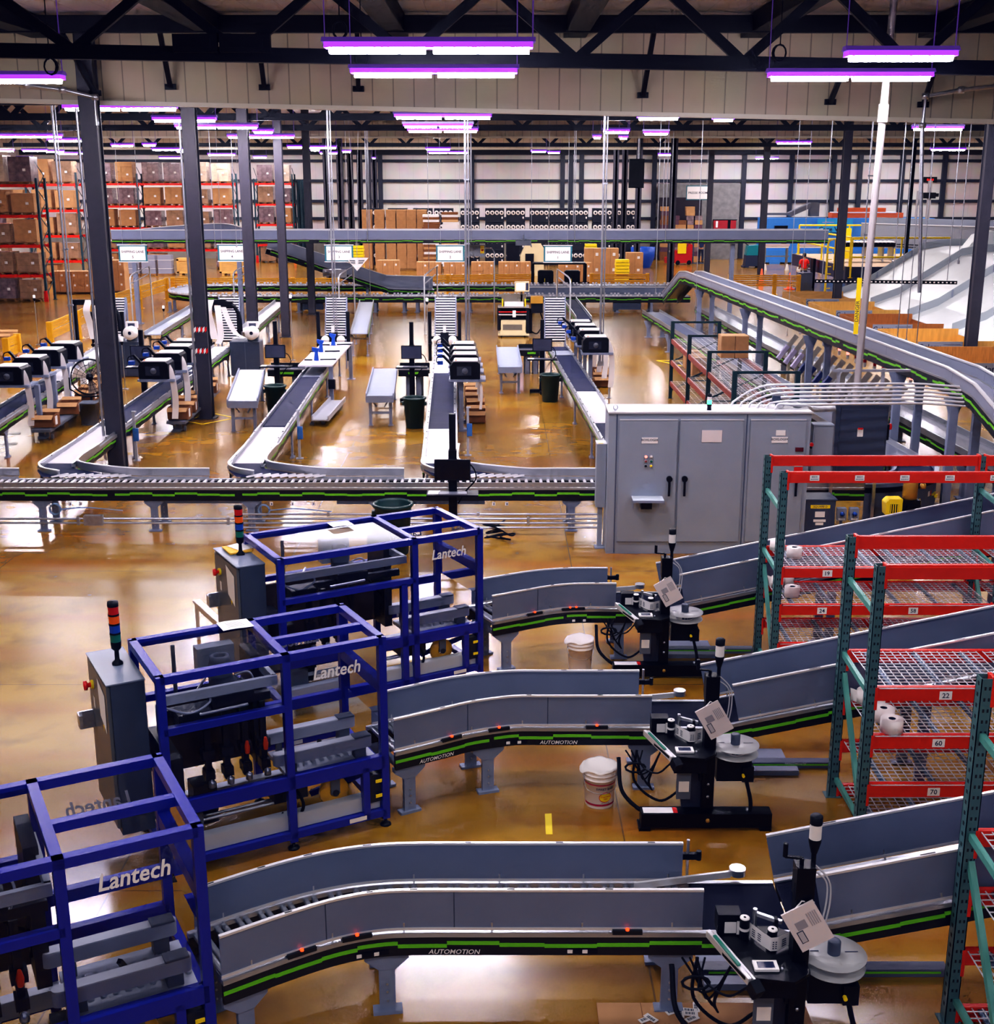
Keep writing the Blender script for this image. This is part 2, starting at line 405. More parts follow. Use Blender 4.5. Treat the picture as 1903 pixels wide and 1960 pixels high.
# diffuser boxes hanging from the nearest truss (dark speaker-like panels)
p, q = D(332, 66, 18.85), D(520, 101, 18.85)
t = thing('duct_box', 'two dark flat boxes fixed end to end on the nearest truss chord', 'box', ((p.x+q.x)/2, 18.85, q.z))
w = q.x - p.x; h = p.z - q.z
mb = MB(); mb.b(-w/2, -.06, -.1, .0, 0, h); mb.b(-w/2+.1, -.16, -.108, -.1, .06, h-.06); mb.done('housing', TRM, t)
mb = MB(); mb.b(-.03, w/2, -.1, .0, 0, h); mb.b(.07, w/2-.1, -.108, -.1, .06, h-.06); mb.done('housing', TRM, t)
# ================= conveyors (any line): path points carry the height of the bed
def resample(pts, ds):
    o = [Vector(pts[0])]; acc = 0; s = [0]
    for i in range(1, len(pts)): s.append(s[-1] + (Vector(pts[i]) - Vector(pts[i-1])).length)
    n = max(2, int(s[-1] / ds) + 1); o = []; j = 0
    for k in range(n):
        d = s[-1] * k / (n - 1)
        while j < len(s) - 2 and s[j+1] < d: j += 1
        t = (d - s[j]) / max(1e-6, s[j+1] - s[j]); o.append(Vector(pts[j]).lerp(Vector(pts[j+1]), t))
    return o, s[-1]
def frames(P):
    T, Nn = [], []
    for i in range(len(P)):
        d = P[min(i+1, len(P)-1)] - P[max(i-1, 0)]; d.normalize(); T.append(d)
        n = Vector((-d.y, d.x, 0)); n.normalize(); Nn.append(n)
    return T, Nn
class Path:
    def __init__(s, pts, ds=.06):
        s.P, s.L = resample(pts, ds); s.T, s.N = frames(s.P); s.ds = s.L / (len(s.P) - 1)
        s.U = [t.cross(n).normalized() * (1 if t.cross(n).z > 0 else -1) for t, n in zip(s.T, s.N)]
    def idx(s, d): return max(0, min(len(s.P) - 1, int(round(d / s.ds))))
    def at(s, d, off=0, up=0):
        i = s.idx(d); return s.P[i] + s.N[i] * off + s.U[i] * up
def ribbon(mb, path, off0, off1, z0, z1, s0=0, s1=None, step=1):
    """solid strip along the path between two side offsets and two heights"""
    i0, i1 = path.idx(s0), path.idx(path.L if s1 is None else s1); ids = list(range(i0, i1, step)) + [i1]
    vs = []
    for i in ids:
        p, n, u = path.P[i], path.N[i], path.U[i]
        vs += [p + n*off0 + u*z0, p + n*off1 + u*z0, p + n*off1 + u*z1, p + n*off0 + u*z1]
    fs = []
    for k in range(len(ids) - 1):
        a = k*4; b_ = a + 4
        for q in range(4): fs.append((a+q, a+(q+1)%4, b_+(q+1)%4, b_+q))
    fs += [(3,2,1,0), tuple(len(vs)-4+q for q in range(4))]
    return mb.add(vs, fs)
GUARD = mat('grey_guard_panel', '#737c98', .4, .15, noise=.05, nscale=2)
GEDGE = mat('bright_guard_edge', '#dcdce4', .3, .4)
RAILK = mat('black_rail', '#090b16', .4)
RAILG = mat('silver_rail', '#a9adb8', .3, .7)
def rails(path, w, t, sides=(-1, 1), kind='black', s0=0, s1=None, zb=-.16, lime=True, text=(), thick=.03):
    for sd in sides:
        mb = MB(); mb.m(RAILK if kind == 'black' else RAILG)
        o = sd * (w/2 + thick); a, b_ = (o, o - sd*thick)
        ribbon(mb, path, min(a,b_), max(a,b_), zb, -.02, s0, s1)
        mb.m(RAILG); ribbon(mb, path, min(a,b_) - .005, max(a,b_) + .005, -.02, .012, s0, s1)
        if kind == 'black' and lime:
            mb.m(LIME); e = o + sd * .004; d = s0; k = 0; end = path.L if s1 is None else s1
            h = -.02 - zb
            while d < end - .05:
                z = zb + h * (.42 + .16 * (k % 3 != 1) * (1 if k % 2 else .35))
                ribbon(mb, path, min(o, e), max(o, e), z, z + h * .2, d + .01, min(end, d + .34)); d += .34; k += 1
        for (d, s) in text:
            if sd < 0:
                i = path.idx(d); mb.m(WHITE); mb.text(s, path.at(d, o, zb + .032), path.T[i], path.U[i], .05, .01, .25, off=.008)
        mb.done('side_rail', None, t)
def guard(path, off, t, s0, s1, z0=.03, z1=.32, seams=(), edge_lo=True):
    mb = MB(); mb.m(GUARD); ribbon(mb, path, off - .004, off + .004, z0, z1, s0, s1)
    mb.m(GEDGE); ribbon(mb, path, off - .013, off + .013, z1 - .006, z1 + .01, s0, s1)
    if edge_lo: ribbon(mb, path, off - .012, off + .006, z0 - .004, z0 + .014, s0, s1)
    mb.m(RAILK)
    d = s0 + .12
    while d < s1: ribbon(mb, path, off - .006, off + .006, z1 + .008, z1 + .012, d, d + .03); d += .33
    mb.m(MT('seam_grey', '#3c4358', .5))
    for q in seams: mb.bar(path.at(q, off, z0), path.at(q, off, z1 - .008), .012, .007, up=path.T[path.idx(q)])
    mb.m(STEEL); d = s0 + .2
    while d < s1 - .05:
        i = path.idx(d); mb.cyl(path.at(d, off, -.03), path.at(d, off, z0 + .05), .008, 6); d += .6
    return mb.done('guard_panel', None, t)
def roller_bed(path, w, t, sp=.09, r=.022, s0=0, s1=None, material=None, drop=.02):
    mb = MB(); d = s0 + sp/2; end = path.L if s1 is None else s1
    while d < end: mb.cyl(path.at(d, -w/2, -drop), path.at(d, w/2, -drop), r, 8); d += sp
    return mb.done('roller_bed', material or STEEL, t)
def belt_bed(path, w, t, s0=0, s1=None, material=None, name='belt', z=0.0):
    mb = MB(); ribbon(mb, path, -w/2, w/2, z - .03, z, s0, s1); return mb.done(name, material or BELT, t)
LEGM = mat('grey_leg_paint', '#7a84a0', .45, noise=.06)
def leg_pair(path, w, t, d, top=-.16, brace=False):
    i = path.idx(d); n = path.N[i]; T = path.T[i]; T = Vector((T.x, T.y, 0)).normalized(); z = path.P[i].z + top
    for sd in (-1, 1):
        p = path.P[i] + n * sd * (w/2 - .02); p = Vector((p.x, p.y, 0))
        mb = MB(); a = T * .055
        mb.add([p - a + n*.02 + Vector((0,0,0)), p + a + n*.02, p + a + n*.02 + Vector((0,0,z)), p - a + n*.02 + Vector((0,0,z)), p - a - n*.02, p + a - n*.02, p + a - n*.02 + Vector((0,0,z)), p - a - n*.02 + Vector((0,0,z))],
               [(0,1,2,3),(5,4,7,6),(4,0,3,7),(1,5,6,2),(3,2,6,7),(4,5,1,0)])
        # flared head plate and foot
        h = Vector((0, 0, z)); hz = Vector((0,0,.12))
        pl = [p - T*.15 + h, p + T*.15 + h, p + T*.15 + h - hz*.35, p + T*.055 + h - hz, p - T*.055 + h - hz, p - T*.15 + h - hz*.35]
        mb.add([v + n*.026 for v in pl] + [v - n*.026 for v in pl], [(0,1,2,3,4,5), (11,10,9,8,7,6)] + [(i, i+6, (i+1) % 6 + 6, (i+1) % 6) for i in range(6)])
        mb.m(LEGM); c = p + Vector((0,0,.012)); mb.box(c.x, c.y, c.z, .2, .09, .024, math.atan2(T.y, T.x))
        mb.m(STEEL)
        for q in (.1, .17, .5 * z): mb.cyl(p + n*.028 + Vector((0,0,q)), p - n*.032 + Vector((0,0,q)), .008, 6)
        mb.done('leg', None, t)
    mb = MB(); p0 = path.P[i] + n * (w/2 - .02); p1 = path.P[i] - n * (w/2 - .02)
    mb.bar((p0.x, p0.y, z - .1), (p1.x, p1.y, z - .1), .05, .05)
    mb.done('cross_brace', LEGM, t)
def sensor(path, t, d, off, led=ORANGE):
    p = path.at(d, off, 0); mb = MB(); i = path.idx(d); T = path.T[i]
    mb.m(RAILK); mb.bar(p - T*.1 + path.U[i]*.02, p + T*.1 + path.U[i]*.02, .05, .03); mb.m(MT('led_glow', '#ff5a2a', .4, emit=3, ecol='#ff3a10')); mb.lathe([(0,0),(.012,0),(.012,.014),(0,.018)], 8, p + path.U[i]*.035 - path.N[i]*.018)
    mb.done('sensor', None, t)
def tags(path, t, d, off):
    i = path.idx(d); mb = MB()
    for k in range(2):
        o = path.at(d + k*.14, off - .006, -.125); mb.m(BLACKP); mb.card(o, path.T[i], path.U[i], .11, .035); mb.m(WHITE); mb.card(o - path.T[i]*.03, path.T[i], path.U[i], .035, .028, .004)
    mb.done('warning_tag', None, t)
# ---- the three packing lines C (nearest), B, A : near edge control points -> centre line
HB = .62; W = .58; GUP = .32
LINES = {
 'C': dict(near=[(-1.73,6.765),(-1.33,7.03),(-1.04,7.19),(-.78,7.27),(-.5,7.29),(0,7.29),(1.0,7.29),(1.98,7.29)], far0=(340,1322), gs=(1350,), word='nearest', seam=557),
 'B': dict(near=[(-.9,9.985),(-.54,10.19),(-.25,10.36),(-.01,10.45),(.2,10.5),(.5,10.5),(1.2,10.5),(2.02,10.5)], word='middle'),
 'A': dict(near=[(-.05,13.32),(.35,13.54),(.62,13.68),(.85,13.75),(1.05,13.77),(1.3,13.77),(1.7,13.77),(2.0,13.77)], word='farthest')}
def line_path(near):
    P = spline([(x, y, HB) for x, y in near], 10); pp, L = resample(P, .05); T, N_ = frames(pp)
    return [p + n * (W/2 + .02) for p, n in zip(pp, N_)]
def exitside(path): return path.L
for key, d in LINES.items():
    P = line_path(d['near']); path = Path(P, .05); wd = d['word']; Lp = path.L
    t = thing('curved_conveyor', '%s grey guarded packing conveyor curving out of a blue case machine, green stripe below' % wd, 'conveyor', (0, 0, 0), 0, 'curved packing conveyors')
    tx = {'C': [(Lp - 2.25, 'AUTOMOTION')], 'B': [(.42, 'AUTOMOTION'), (Lp - 1.45, 'AUTOMOTION')], 'A': []}[key]
    rails(path, W, t, text=tx)
    roller_bed(path, W, t, .075, .022, 0, Lp - .62)
    belt_bed(path, W, t, Lp - .62, Lp, MT('navy_belt', '#0b0e22', .75, spec=.1), z=.004)
    e = Lp - .62
    f0 = {'C': .12, 'B': .1, 'A': .1}[key]
    guard(path, -(W/2 + .01), t, .02, e, seams={'C': (.75, 1.75), 'B': (.75, 1.65), 'A': (.6,)}[key])
    guard(path, W/2 + .01, t, 0.05, e - .02, seams=())
    for q in {'C': (.15, 1.25, 3.2), 'B': (.15, 1.0, 2.55), 'A': (.2, 1.75)}[key]: leg_pair(path, W, t, q)
    for q in (.55, 1.0 if key == 'C' else 1.1, Lp - 1.1): sensor(path, t, q, -(W/2 + .02))
    tags(path, t, {'C': 1.05, 'B': 1.25, 'A': 1.2}[key], -(W/2 + .03))
    if key == 'C': tags(path, t, 2.55, -(W/2 + .03))
    # deflector arm and its clamp post at the open side
    mb = MB(); mb.m(GEDGE); mb.bar(path.at(Lp - 1.0, W/2 - .1, .05), path.at(Lp - .3, W/2 + .04, .06), .02, .05); mb.m(ALU); q = path.at(Lp - .27, W/2 + .04, .06); mb.cyl(q, q + Vector((0,0,.05)), .06, 12)
    mb.done('deflector_arm', None, t)
    mb = MB(); mb.m(ALU); q = path.at(Lp - .62, W/2 + .1, -.03); mb.cyl(q, q + Vector((0, 0, .33)), .012, 8); mb.m(BLACKP); mb.box(q.x, q.y, q.z + .2, .17, .035, .045); mb.cyl(q + Vector((-.08,0,.17)), q + Vector((-.08,0,.24)), .02, 8); mb.cyl(q + Vector((.08,0,.17)), q + Vector((.08,0,.24)), .02, 8)
    mb.done('clamp_post', None, t)
    d['path'] = path; d['end'] = path.at(Lp, 0)
    # cable loop under the rail
    # ---- inclined conveyor up to the right
    x0 = d['end'].x + .012; y = d['end'].y; sl = math.tan(R(12.2)); x1 = 6.4
    pi = Path([(x0, y, HB + .01), (x1, y, HB + .01 + (x1 - x0) * sl)], .1)
    t2 = thing('inclined_conveyor', '%s grey guarded conveyor climbing to the right behind the red and green rack' % wd, 'conveyor', (0, 0, 0), 0, 'inclined packing conveyors')
    rails(pi, W, t2)
    belt_bed(pi, W, t2, material=MT('navy_belt', '#0b0e22', .75, spec=.1), z=.0)
    guard(pi, -(W/2 + .01), t2, .16, pi.L, z1=.38, z0=.035); guard(pi, W/2 + .01, t2, .0, pi.L, z1=.38, z0=.045)
    for q in (1.9, 3.9):
        for sd in (-1, 1):
            mb = MB(); p = pi.at(q, sd * (W/2 - .04), -.16); mb.b(p.x - .05, p.x + .05, p.y - .02, p.y + .02, 0, p.z); mb.b(p.x - .1, p.x + .1, p.y - .04, p.y + .04, 0, .02)
            mb.done('leg', LEGM, t2)
# ================= blue case machines
def sq(mb, p, q, w=.065): mb.bar(p, q, w, w)
BED = mat('grey_machine_deck', '#b3b8c6', .4, .1)
DRK = mat('dark_mechanism', '#171a2a', .45)
BELTG = mat('grey_side_belt', '#a6aab9', .45)
AMBER = mat('amber_tape', '#d19a1e', .35)
def case_machine(O, ang, L, Lr, w, word, extra=False, box=True, side_text=True):
    H = 1.77
    t = thing('case_machine', word, 'packing machine', (O[0], O[1], 0), ang, 'blue framed case machines')
    fr = MB(); u = .033
    xs = (-L, -Lr, 0)
    for x in xs:
        for y in (0, w): fr.b(x - u, x + u, y - u, y + u, .07, H)
    for y in (0, w):
        fr.b(-L, 0, y - u, y + u, H - .066, H)
        fr.b(-L, 0, y - u, y + u, .1, .165)
    for x in xs: fr.b(x - u, x + u, 0, w, H - .066, H)
    fr.b(-Lr, 0, w * .42 - u, w * .42 + u, H - .066, H - .002)
    fr.b(-L, -Lr, -u, u, 1.27, 1.33); fr.b(-L, -Lr, w - u, w + u, 1.2, 1.26)
    fr.b(-Lr, 0, w - u, w + u, .86, .95); fr.b(-Lr, 0, w - u, w + u, .5, .55)
    fr.bar((0, 0, 1.31), (0, w, 1.31), .06, .1)
    fr.b(-L, 0, -u, u, .56, .68); fr.b(-L, 0, w - u, w + u, .56, .66)
    fr.b(-u, u, 0, w, .5, .56); fr.b(-L - u, -L + u, 0, w, .1, .16); fr.b(-u, u, 0, w, .1, .16)
    fr.b(-.21, -.15, -u, u, .1, .6)
    fr.bar((-.1, .1, .5), (-.5, .5, .2), .05)
    if extra: fr.b(-Lr - .17, -Lr - .1, -u, u, .1, 1.28)
    fr.done('frame', NAVY, t)
    for x in xs:
        for y in (0, w):
            mb = MB(); mb.lathe([(.05, 0), (.05, .012), (.035, .025), (.012, .03), (.012, .09)], 12, (x, y, 0)); mb.done('levelling_foot', BLACKP, t)
    # clear panels
    def panel(vs, words=None, mir=None):
        mb = MB(); mb.m(PANE); mb.quad(*vs)
        o = mb.done('clear_panel', None, t); return o
    panel(((-L + u, 0 + u, H - .03), (-Lr - u, u, H - .03), (-Lr - u, w - u, H - .03), (-L + u, w - u, H - .03)))
    pf = panel(((-Lr + u, -.01, .7), (-u, -.01, .7), (-u, -.01, H - .07), (-Lr + u, -.01, H - .07)))
    panel(((-L + u, -.01, .7), (-Lr - u, -.01, .7), (-Lr - u, -.01, H - .07), (-L + u, -.01, H - .07)))
    pb = panel(((-Lr + u, w + .01, .96), (-u, w + .01, .96), (-u, w + .01, H - .07), (-Lr + u, w + .01, H - .07)))
    pe = panel(((.01, u, .98), (.01, w - u, .98), (.01, w - u, H - .07), (.01, u, H - .07)))
    if side_text:
        mb = MB(); mb.text('Lantech', (-Lr * .48, -.012, 1.55), (1, 0, 0), (0, 0, 1), .155, .02, .18, width=.42); mb.done('lettering', WHITE, pf)
        mb = MB(); mb.text('Lantech', (-Lr * .5, w + .012, 1.5), (-1, 0, 0), (0, 0, 1), .15, .02, .18, width=.42); mb.done('lettering', WHITE, pb)
    # low bed, cylinders, tape head
    mb = MB(); mb.b(-L + .04, -.04, .02, .12, .17, .3); mb.b(-L + .04, -.04, w - .12, w - .03, .17, .3); mb.done('base_channel', BED, t)
    mb = MB(); mb.m(STEEL)
    for q in (.18, .32): mb.cyl((-L + .2, q, .42 - q * .3), (-Lr + .1, q, .42 - q * .3), .014, 8)
    mb.m(DIM); mb.b(-L + .12, -L + .3, .12, .3, .3, .46); mb.b(-L + .22, -L + .34, .3, .45, .24, .38); mb.done('push_rods', None, t)
    def side_belt(y, z):
        mb = MB(); x0, x1 = -Lr - .1, -.06; r = .045; n = 8
        o = [(x1 - r + r*math.cos(a), y + r*math.sin(a)) for a in [-math.pi/2 + math.pi*i/n for i in range(n+1)]] + [(x0 + r - r*math.cos(a), y - r*math.sin(a)) for a in [-math.pi/2 + math.pi*i/n for i in range(n+1)]]
        mb.m(BELTG); mb.prism(o, z, z + .095, 'z'); mb.m(mat('pale_belt_cap', '#c3c5cf', .4)); mb.prism([(x*.985 - .01, yy*.94 + y*.06) for x, yy in o], z + .095, z + .104, 'z')
        mb.m(DIM); mb.b(x1 - .17, x1 - .02, y - .05, y + .05, z + .1, z + .115); mb.b(x1 - .16, x1 - .06, y - .03, y + .06, z - .14, z); mb.b(x0 + .15, x0 + .2, y - .02, y + .02, z - .12, z)
        mb.done('side_drive_belt', None, t)
    side_belt(.14, .73); side_belt(.52, .76)
    mb = MB(); mb.m(BED); mb.b(-Lr, -.04, .04, .6, .6, .64); mb.m(STEEL)
    x = -Lr + .06
    while x < -.06: mb.cyl((x, .2, .65), (x, .46, .65), .018, 8); x += .075
    mb.m(REDP); mb.bar((-.35, .3, .67), (-.28, .26, .73), .02); mb.m(BLACKP); mb.bar((-.42, .4, .67), (-.46, .36, .76), .03)
    mb.m(YELB); mb.b(-.1, -.04, -.04, -.036, .44, .47); mb.b(-.1, -.04, -.04, -.036, .3, .33); mb.m(DRK); mb.b(-.14, -.02, 0, .1, .24, .5); mb.done('case_bed', None, t)
    mb = MB(); mb.m(AMBER); mb.lathe([(.045, -.025), (.13, -.025), (.13, .025), (.045, .025)], 28, (-.42, .14, .37), 'y', close=False); mb.lathe([(.045, .025), (.045, -.025)], 28, (-.42, .14, .37), 'y', close=False)
    mb.m(DIM); mb.b(-.46, -.38, .09, .11, .36, .58); mb.m(DRK); mb.cyl((-.42, .08, .37), (-.42, .2, .37), .03, 10); mb.done('tape_roll', None, t)
    mb = MB(); mb.m(DRK); mb.b(-Lr - .1, -Lr + .2, .16, .4, .36, .5); mb.done('valve_block', None, t); mb = MB(); mb.b(-L + .3, -L + .5, .4, .6, .2, .56); mb.done('valve_block', DRK, t); mb = MB(); mb.m(RUBBER); mb.tube(spline([(-Lr + .05, .1, .55), (-Lr + .12, .05, .35), (-Lr + .02, .06, .2), (-Lr - .06, .1, .3)]), .014); mb.done('air_hose', None, t)
    # upper mechanism of the left cell
    mb = MB(); mb.m(BED); mb.b(-L + .05, -Lr - .03, .13, .17, 1.46, 1.54); mb.b(-Lr - .07, -Lr - .03, .15, w - .25, 1.46, 1.54); mb.done('bracket_beam', None, t)
    xm = -(L + Lr) / 2
    mb = MB(); mb.m(DIM); mb.lathe([(.1, 1.3), (.1, 1.56), (.085, 1.6), (.085, 1.64), (.05, 1.64), (.05, 1.61)], 20, (xm + .12, .55, 0)); mb.m(BED); mb.b(xm - .04, xm + .28, .66, .78, 1.42, 1.68); mb.m(YELB); mb.b(xm + .06, xm + .16, .445, .449, 1.36, 1.41); mb.done('drive_motor', None, t)
    mb = MB(); mb.m(DRK); mb.b(xm - .05, xm + .3, .2, .52, 1.33, 1.42); mb.prism([(xm - .02, 1.42), (xm + .27, 1.42), (xm + .22, 1.47), (xm + .02, 1.47)], .24, .48, 'y'); mb.b(-L + .1, -Lr - .05, .28, .34, 1.28, 1.35); mb.b(-L + .15, -L + .42, .1, .3, 1.24, 1.36); mb.m(ALU); mb.cyl((-L + .35, .4, 1.38), (-L + .55, .75, 1.38), .012, 6); mb.cyl((xm - .2, .06, 1.36), (xm + .2, .06, 1.37), .014, 6); mb.m(DIM); mb.cyl((-L + .28, .7, 1.1), (-L + .28, .7, 1.74), .018, 6); mb.done('carriage', None, t)
    mb = MB(); mb.m(MT('pale_hose', '#a9adc0', .4)); mb.tube(spline([(-L + .06, .1, 1.45), (-L + .25, .12, 1.36), (-L + .42, .14, 1.42), (-L + .4, .2, 1.5)]), .01); mb.tube(spline([(xm + .2, .5, 1.45), (xm + .32, .42, 1.5), (xm + .36, .4, 1.4), (xm + .3, .36, 1.32)]), .009)
    mb.m(RUBBER)
    for q in range(4): mb.tube(spline([(-L + .05, .1 + q*.03, 1.3 - q*.02), (-L + .2, .14 + q*.05, 1.22 - q*.03), (-L + .3, .2 + q*.04, 1.3)]), .009)
    mb.tube(spline([(-Lr - .35, .5, 1.25), (-Lr - .25, .52, 1.1), (-Lr - .12, .6, .95), (-Lr - .15, .6, .8)]), .014); mb.done('hoses', None, t)
    for k in range(4):   # suction arms hanging under the carriage
        x = -L + .42 + k * .16; mb = MB(); mb.m(DRK); mb.b(x - .025, x + .025, .3, .36, .62, 1.26); mb.b(x - .05, x + .05, .28, .38, .84, .92); mb.b(x - .04, x + .04, .27, .38, .66, .74)
        if k > 1: mb.m(ORANGE); mb.lathe([(.02, .84), (.026, .89), (.012, .95)], 8, (x, .26, 0))
        mb.m(STEEL); mb.lathe([(.0, .6), (.03, .61), (.03, .66), (0, .68)], 8, (x, .24, 0)); mb.done('suction_arm', None, t)
    mb = MB(); mb.m(MT('magazine_board', '#3c2e30', .7)); mb.b(-L + .1, -Lr - .05, w - .25, w - .22, .62, 1.24); mb.m(DRK); mb.b(-L + .05, -L + .16, .1, w - .1, .62, 1.0); mb.b(-Lr - .14, -Lr - .05, .5, w - .1, .62, 1.6); mb.done('case_magazine', None, t)
    # stickers
    for (x, z) in ((-.27, .135), (-L + .12, .135), (-Lr * .6, .53)):
        mb = MB(); y = -.035 if z < .3 else w - .036
        mb.card((x, y, z), (1, 0, 0), (0, 0, 1), .16, .04, .003); mb.done('sticker', WHITE, t)
    if box:
        cx0, cx1 = -L - .34, -L - .04; y0, y1 = .36, 1.16
        mb = MB(); mb.m(GREYD); mb.prism([(y0, 1.62), (y1, 1.62), (y1, .55), (y1 - .18, .3), (y0, .3)], cx0 + .03, cx1, 'x')
        mb.m(MT('grey_lid', '#6e7890', .35)); mb.b(cx0 - .005, cx1 + .005, y0 - .005, y1 + .005, 1.62, 1.632)
        mb.done('control_box', None, t)
        mb = MB(); mb.b(cx0, cx0 + .028, y0 + .02, y1 - .02, .36, 1.6); dr = mb.done('control_door', MT('door_grey', '#5d6066', .35), t)
        mb = MB(); mb.m(MT('sheet', '#f4f2f6', .6)); mb.quad((cx0 - .004, y0 + .38, 1.56), (cx0 - .004, y0 + .1, 1.5), (cx0 - .004, y0 + .12, 1.16), (cx0 - .004, y0 + .34, 1.24)); mb.m(YELB); mb.quad((cx0 - .005, y0 + .26, 1.2), (cx0 - .005, y0 + .2, 1.2), (cx0 - .005, y0 + .23, 1.15), (cx0 - .005, y0 + .235, 1.15)); mb.done('notice_sheet', None, dr)
        mb = MB(); mb.m(YELB); mb.lathe([(.04, 0), (.04, -.02)], 12, (cx0, y1 - .2, 1.42), 'x'); mb.m(REDP); mb.lathe([(.02, -.02), (.02, -.05), (.04, -.05), (.04, -.075), (.0, -.08)], 12, (cx0, y1 - .2, 1.42), 'x'); mb.m(WHITE); mb.card((cx0, y1 - .2, 1.26), (0, -1, 0), (0, 0, 1), .06, .1); mb.done('stop_button', None, dr)
        mb = MB(); mb.b(cx0 - .12, cx0, y1 - .12, y1 - .1, 1.0, 1.16); mb.b(cx0 - .13, cx0 - .1, y1 - .16, y1 - .06, 1.02, 1.14); mb.done('side_bracket', STEEL, t)
        lt = MB(); lt.lathe([(.045, 0), (.045, .015), (.02, .04), (.018, .12), (.04, .14), (.045, .2)], 14, (0, 0, 0)); sl = lt.done('signal_light', BLACKP, t); sl.location = (cx1 - .12, y0 + .42, 1.632)
        for j, (mm, hh) in enumerate(((GREENP, .2), (BLUEP, .28), (MT('amber_lens', '#f0600c', .3), .36), (MT('red_lens', '#c31c1c', .3), .44))):
            lb = MB(); lb.m(mm); lb.lathe([(.042, hh), (.044, hh + .068)], 14); lb.m(BLACKP); lb.lathe([(.046, hh + .066), (.046, hh + .08)], 14); lb.done('lens', None, sl)
        lb = MB(); lb.lathe([(.046, .52), (.044, .545), (0, .552)], 14); lb.done('cap', BLACKP, sl)
    return t
AB = R(28.5)
mB = case_machine((-.985, 9.86), AB, 1.87, .85, .92, 'middle blue framed case machine, papers on its clear top and a coloured signal light')
mA = case_machine((-.20, 13.22), R(29.5), 2.32, .8, 1.05, 'farthest blue framed case machine, yellow folder lying on its grey control box', extra=True)
mC = case_machine((-1.80, 6.68), R(27.5), 1.95, .8, 1.05, 'nearest blue framed case machine, cut off by the lower left corner', box=False)
def onlocal(O, ang, x, y, z): return Vector((O[0] + x*math.cos(ang) - y*math.sin(ang), O[1] + x*math.sin(ang) + y*math.cos(ang), z))
def sheet(p, rz, w, h, lab, lines=True, cat='paper', col=PAPER):
    mb = MB(); mb.m(col); n = 4
    for i in range(n): 
        z0 = .004 + .004 * math.sin(i * 1.3); z1 = .004 + .004 * math.sin((i+1) * 1.3)
        mb.add([(-w/2 + w*i/n, -h/2, z0), (-w/2 + w*(i+1)/n, -h/2, z1), (-w/2 + w*(i+1)/n, h/2, z1), (-w/2 + w*i/n, h/2, z0)], [(0,1,2,3)])
    if lines:
        mb.m(DIM)
        for k in range(4): mb.quad((-w*.3, -h*.3 + k*h*.16, .012), (w*.25, -h*.3 + k*h*.16, .012), (w*.25, -h*.27 + k*h*.16, .012), (-w*.3, -h*.27 + k*h*.16, .012))
    return one(mb, 'paper_sheet', lab, cat, None, p, rz=rz, world=False)
p = G(450, 1196, 1.775); sheet(p, AB, .27, .22, 'white printed sheets lying on the clear top of the middle blue machine')
p = G(652, 1003, 1.775); sheet(p, AB, .25, .2, 'blank white sheet lying on the clear top of the farthest blue machine', False)
p = G(455, 1052, 1.64); mb = MB(); mb.m(MT('folder_yellow', '#e8b021', .6)); mb.box(0, 0, .008, .26, .3, .016, .5); mb.m(PAPER); mb.box(.03, .05, .02, .2, .26, .006, .8); one(mb, 'yellow_folder', 'yellow folder with loose white paper on the farthest grey control box', 'folder', None, p, world=False)
# leaning pale angle bar behind the farthest machine's control box
p = G(432, 1200, .45); q = G(376, 1150, .5); mb = MB(); mb.bar(p, q, .09, .03); mb.bar(p + Vector((0, -.03, -.04)), q + Vector((0, -.03, -.04)), .02, .08); mb.b(q.x - .02, q.x + .02, q.y - .02, q.y + .02, 0, .5); mb.b(p.x - .02, p.x + .02, p.y - .02, p.y + .02, 0, .45)
one(mb, 'case_chute', 'pale metal chute arm sticking out left of the farthest control box', 'chute', mat('pale_rail', '#cfc6c4', .4, .3), p)
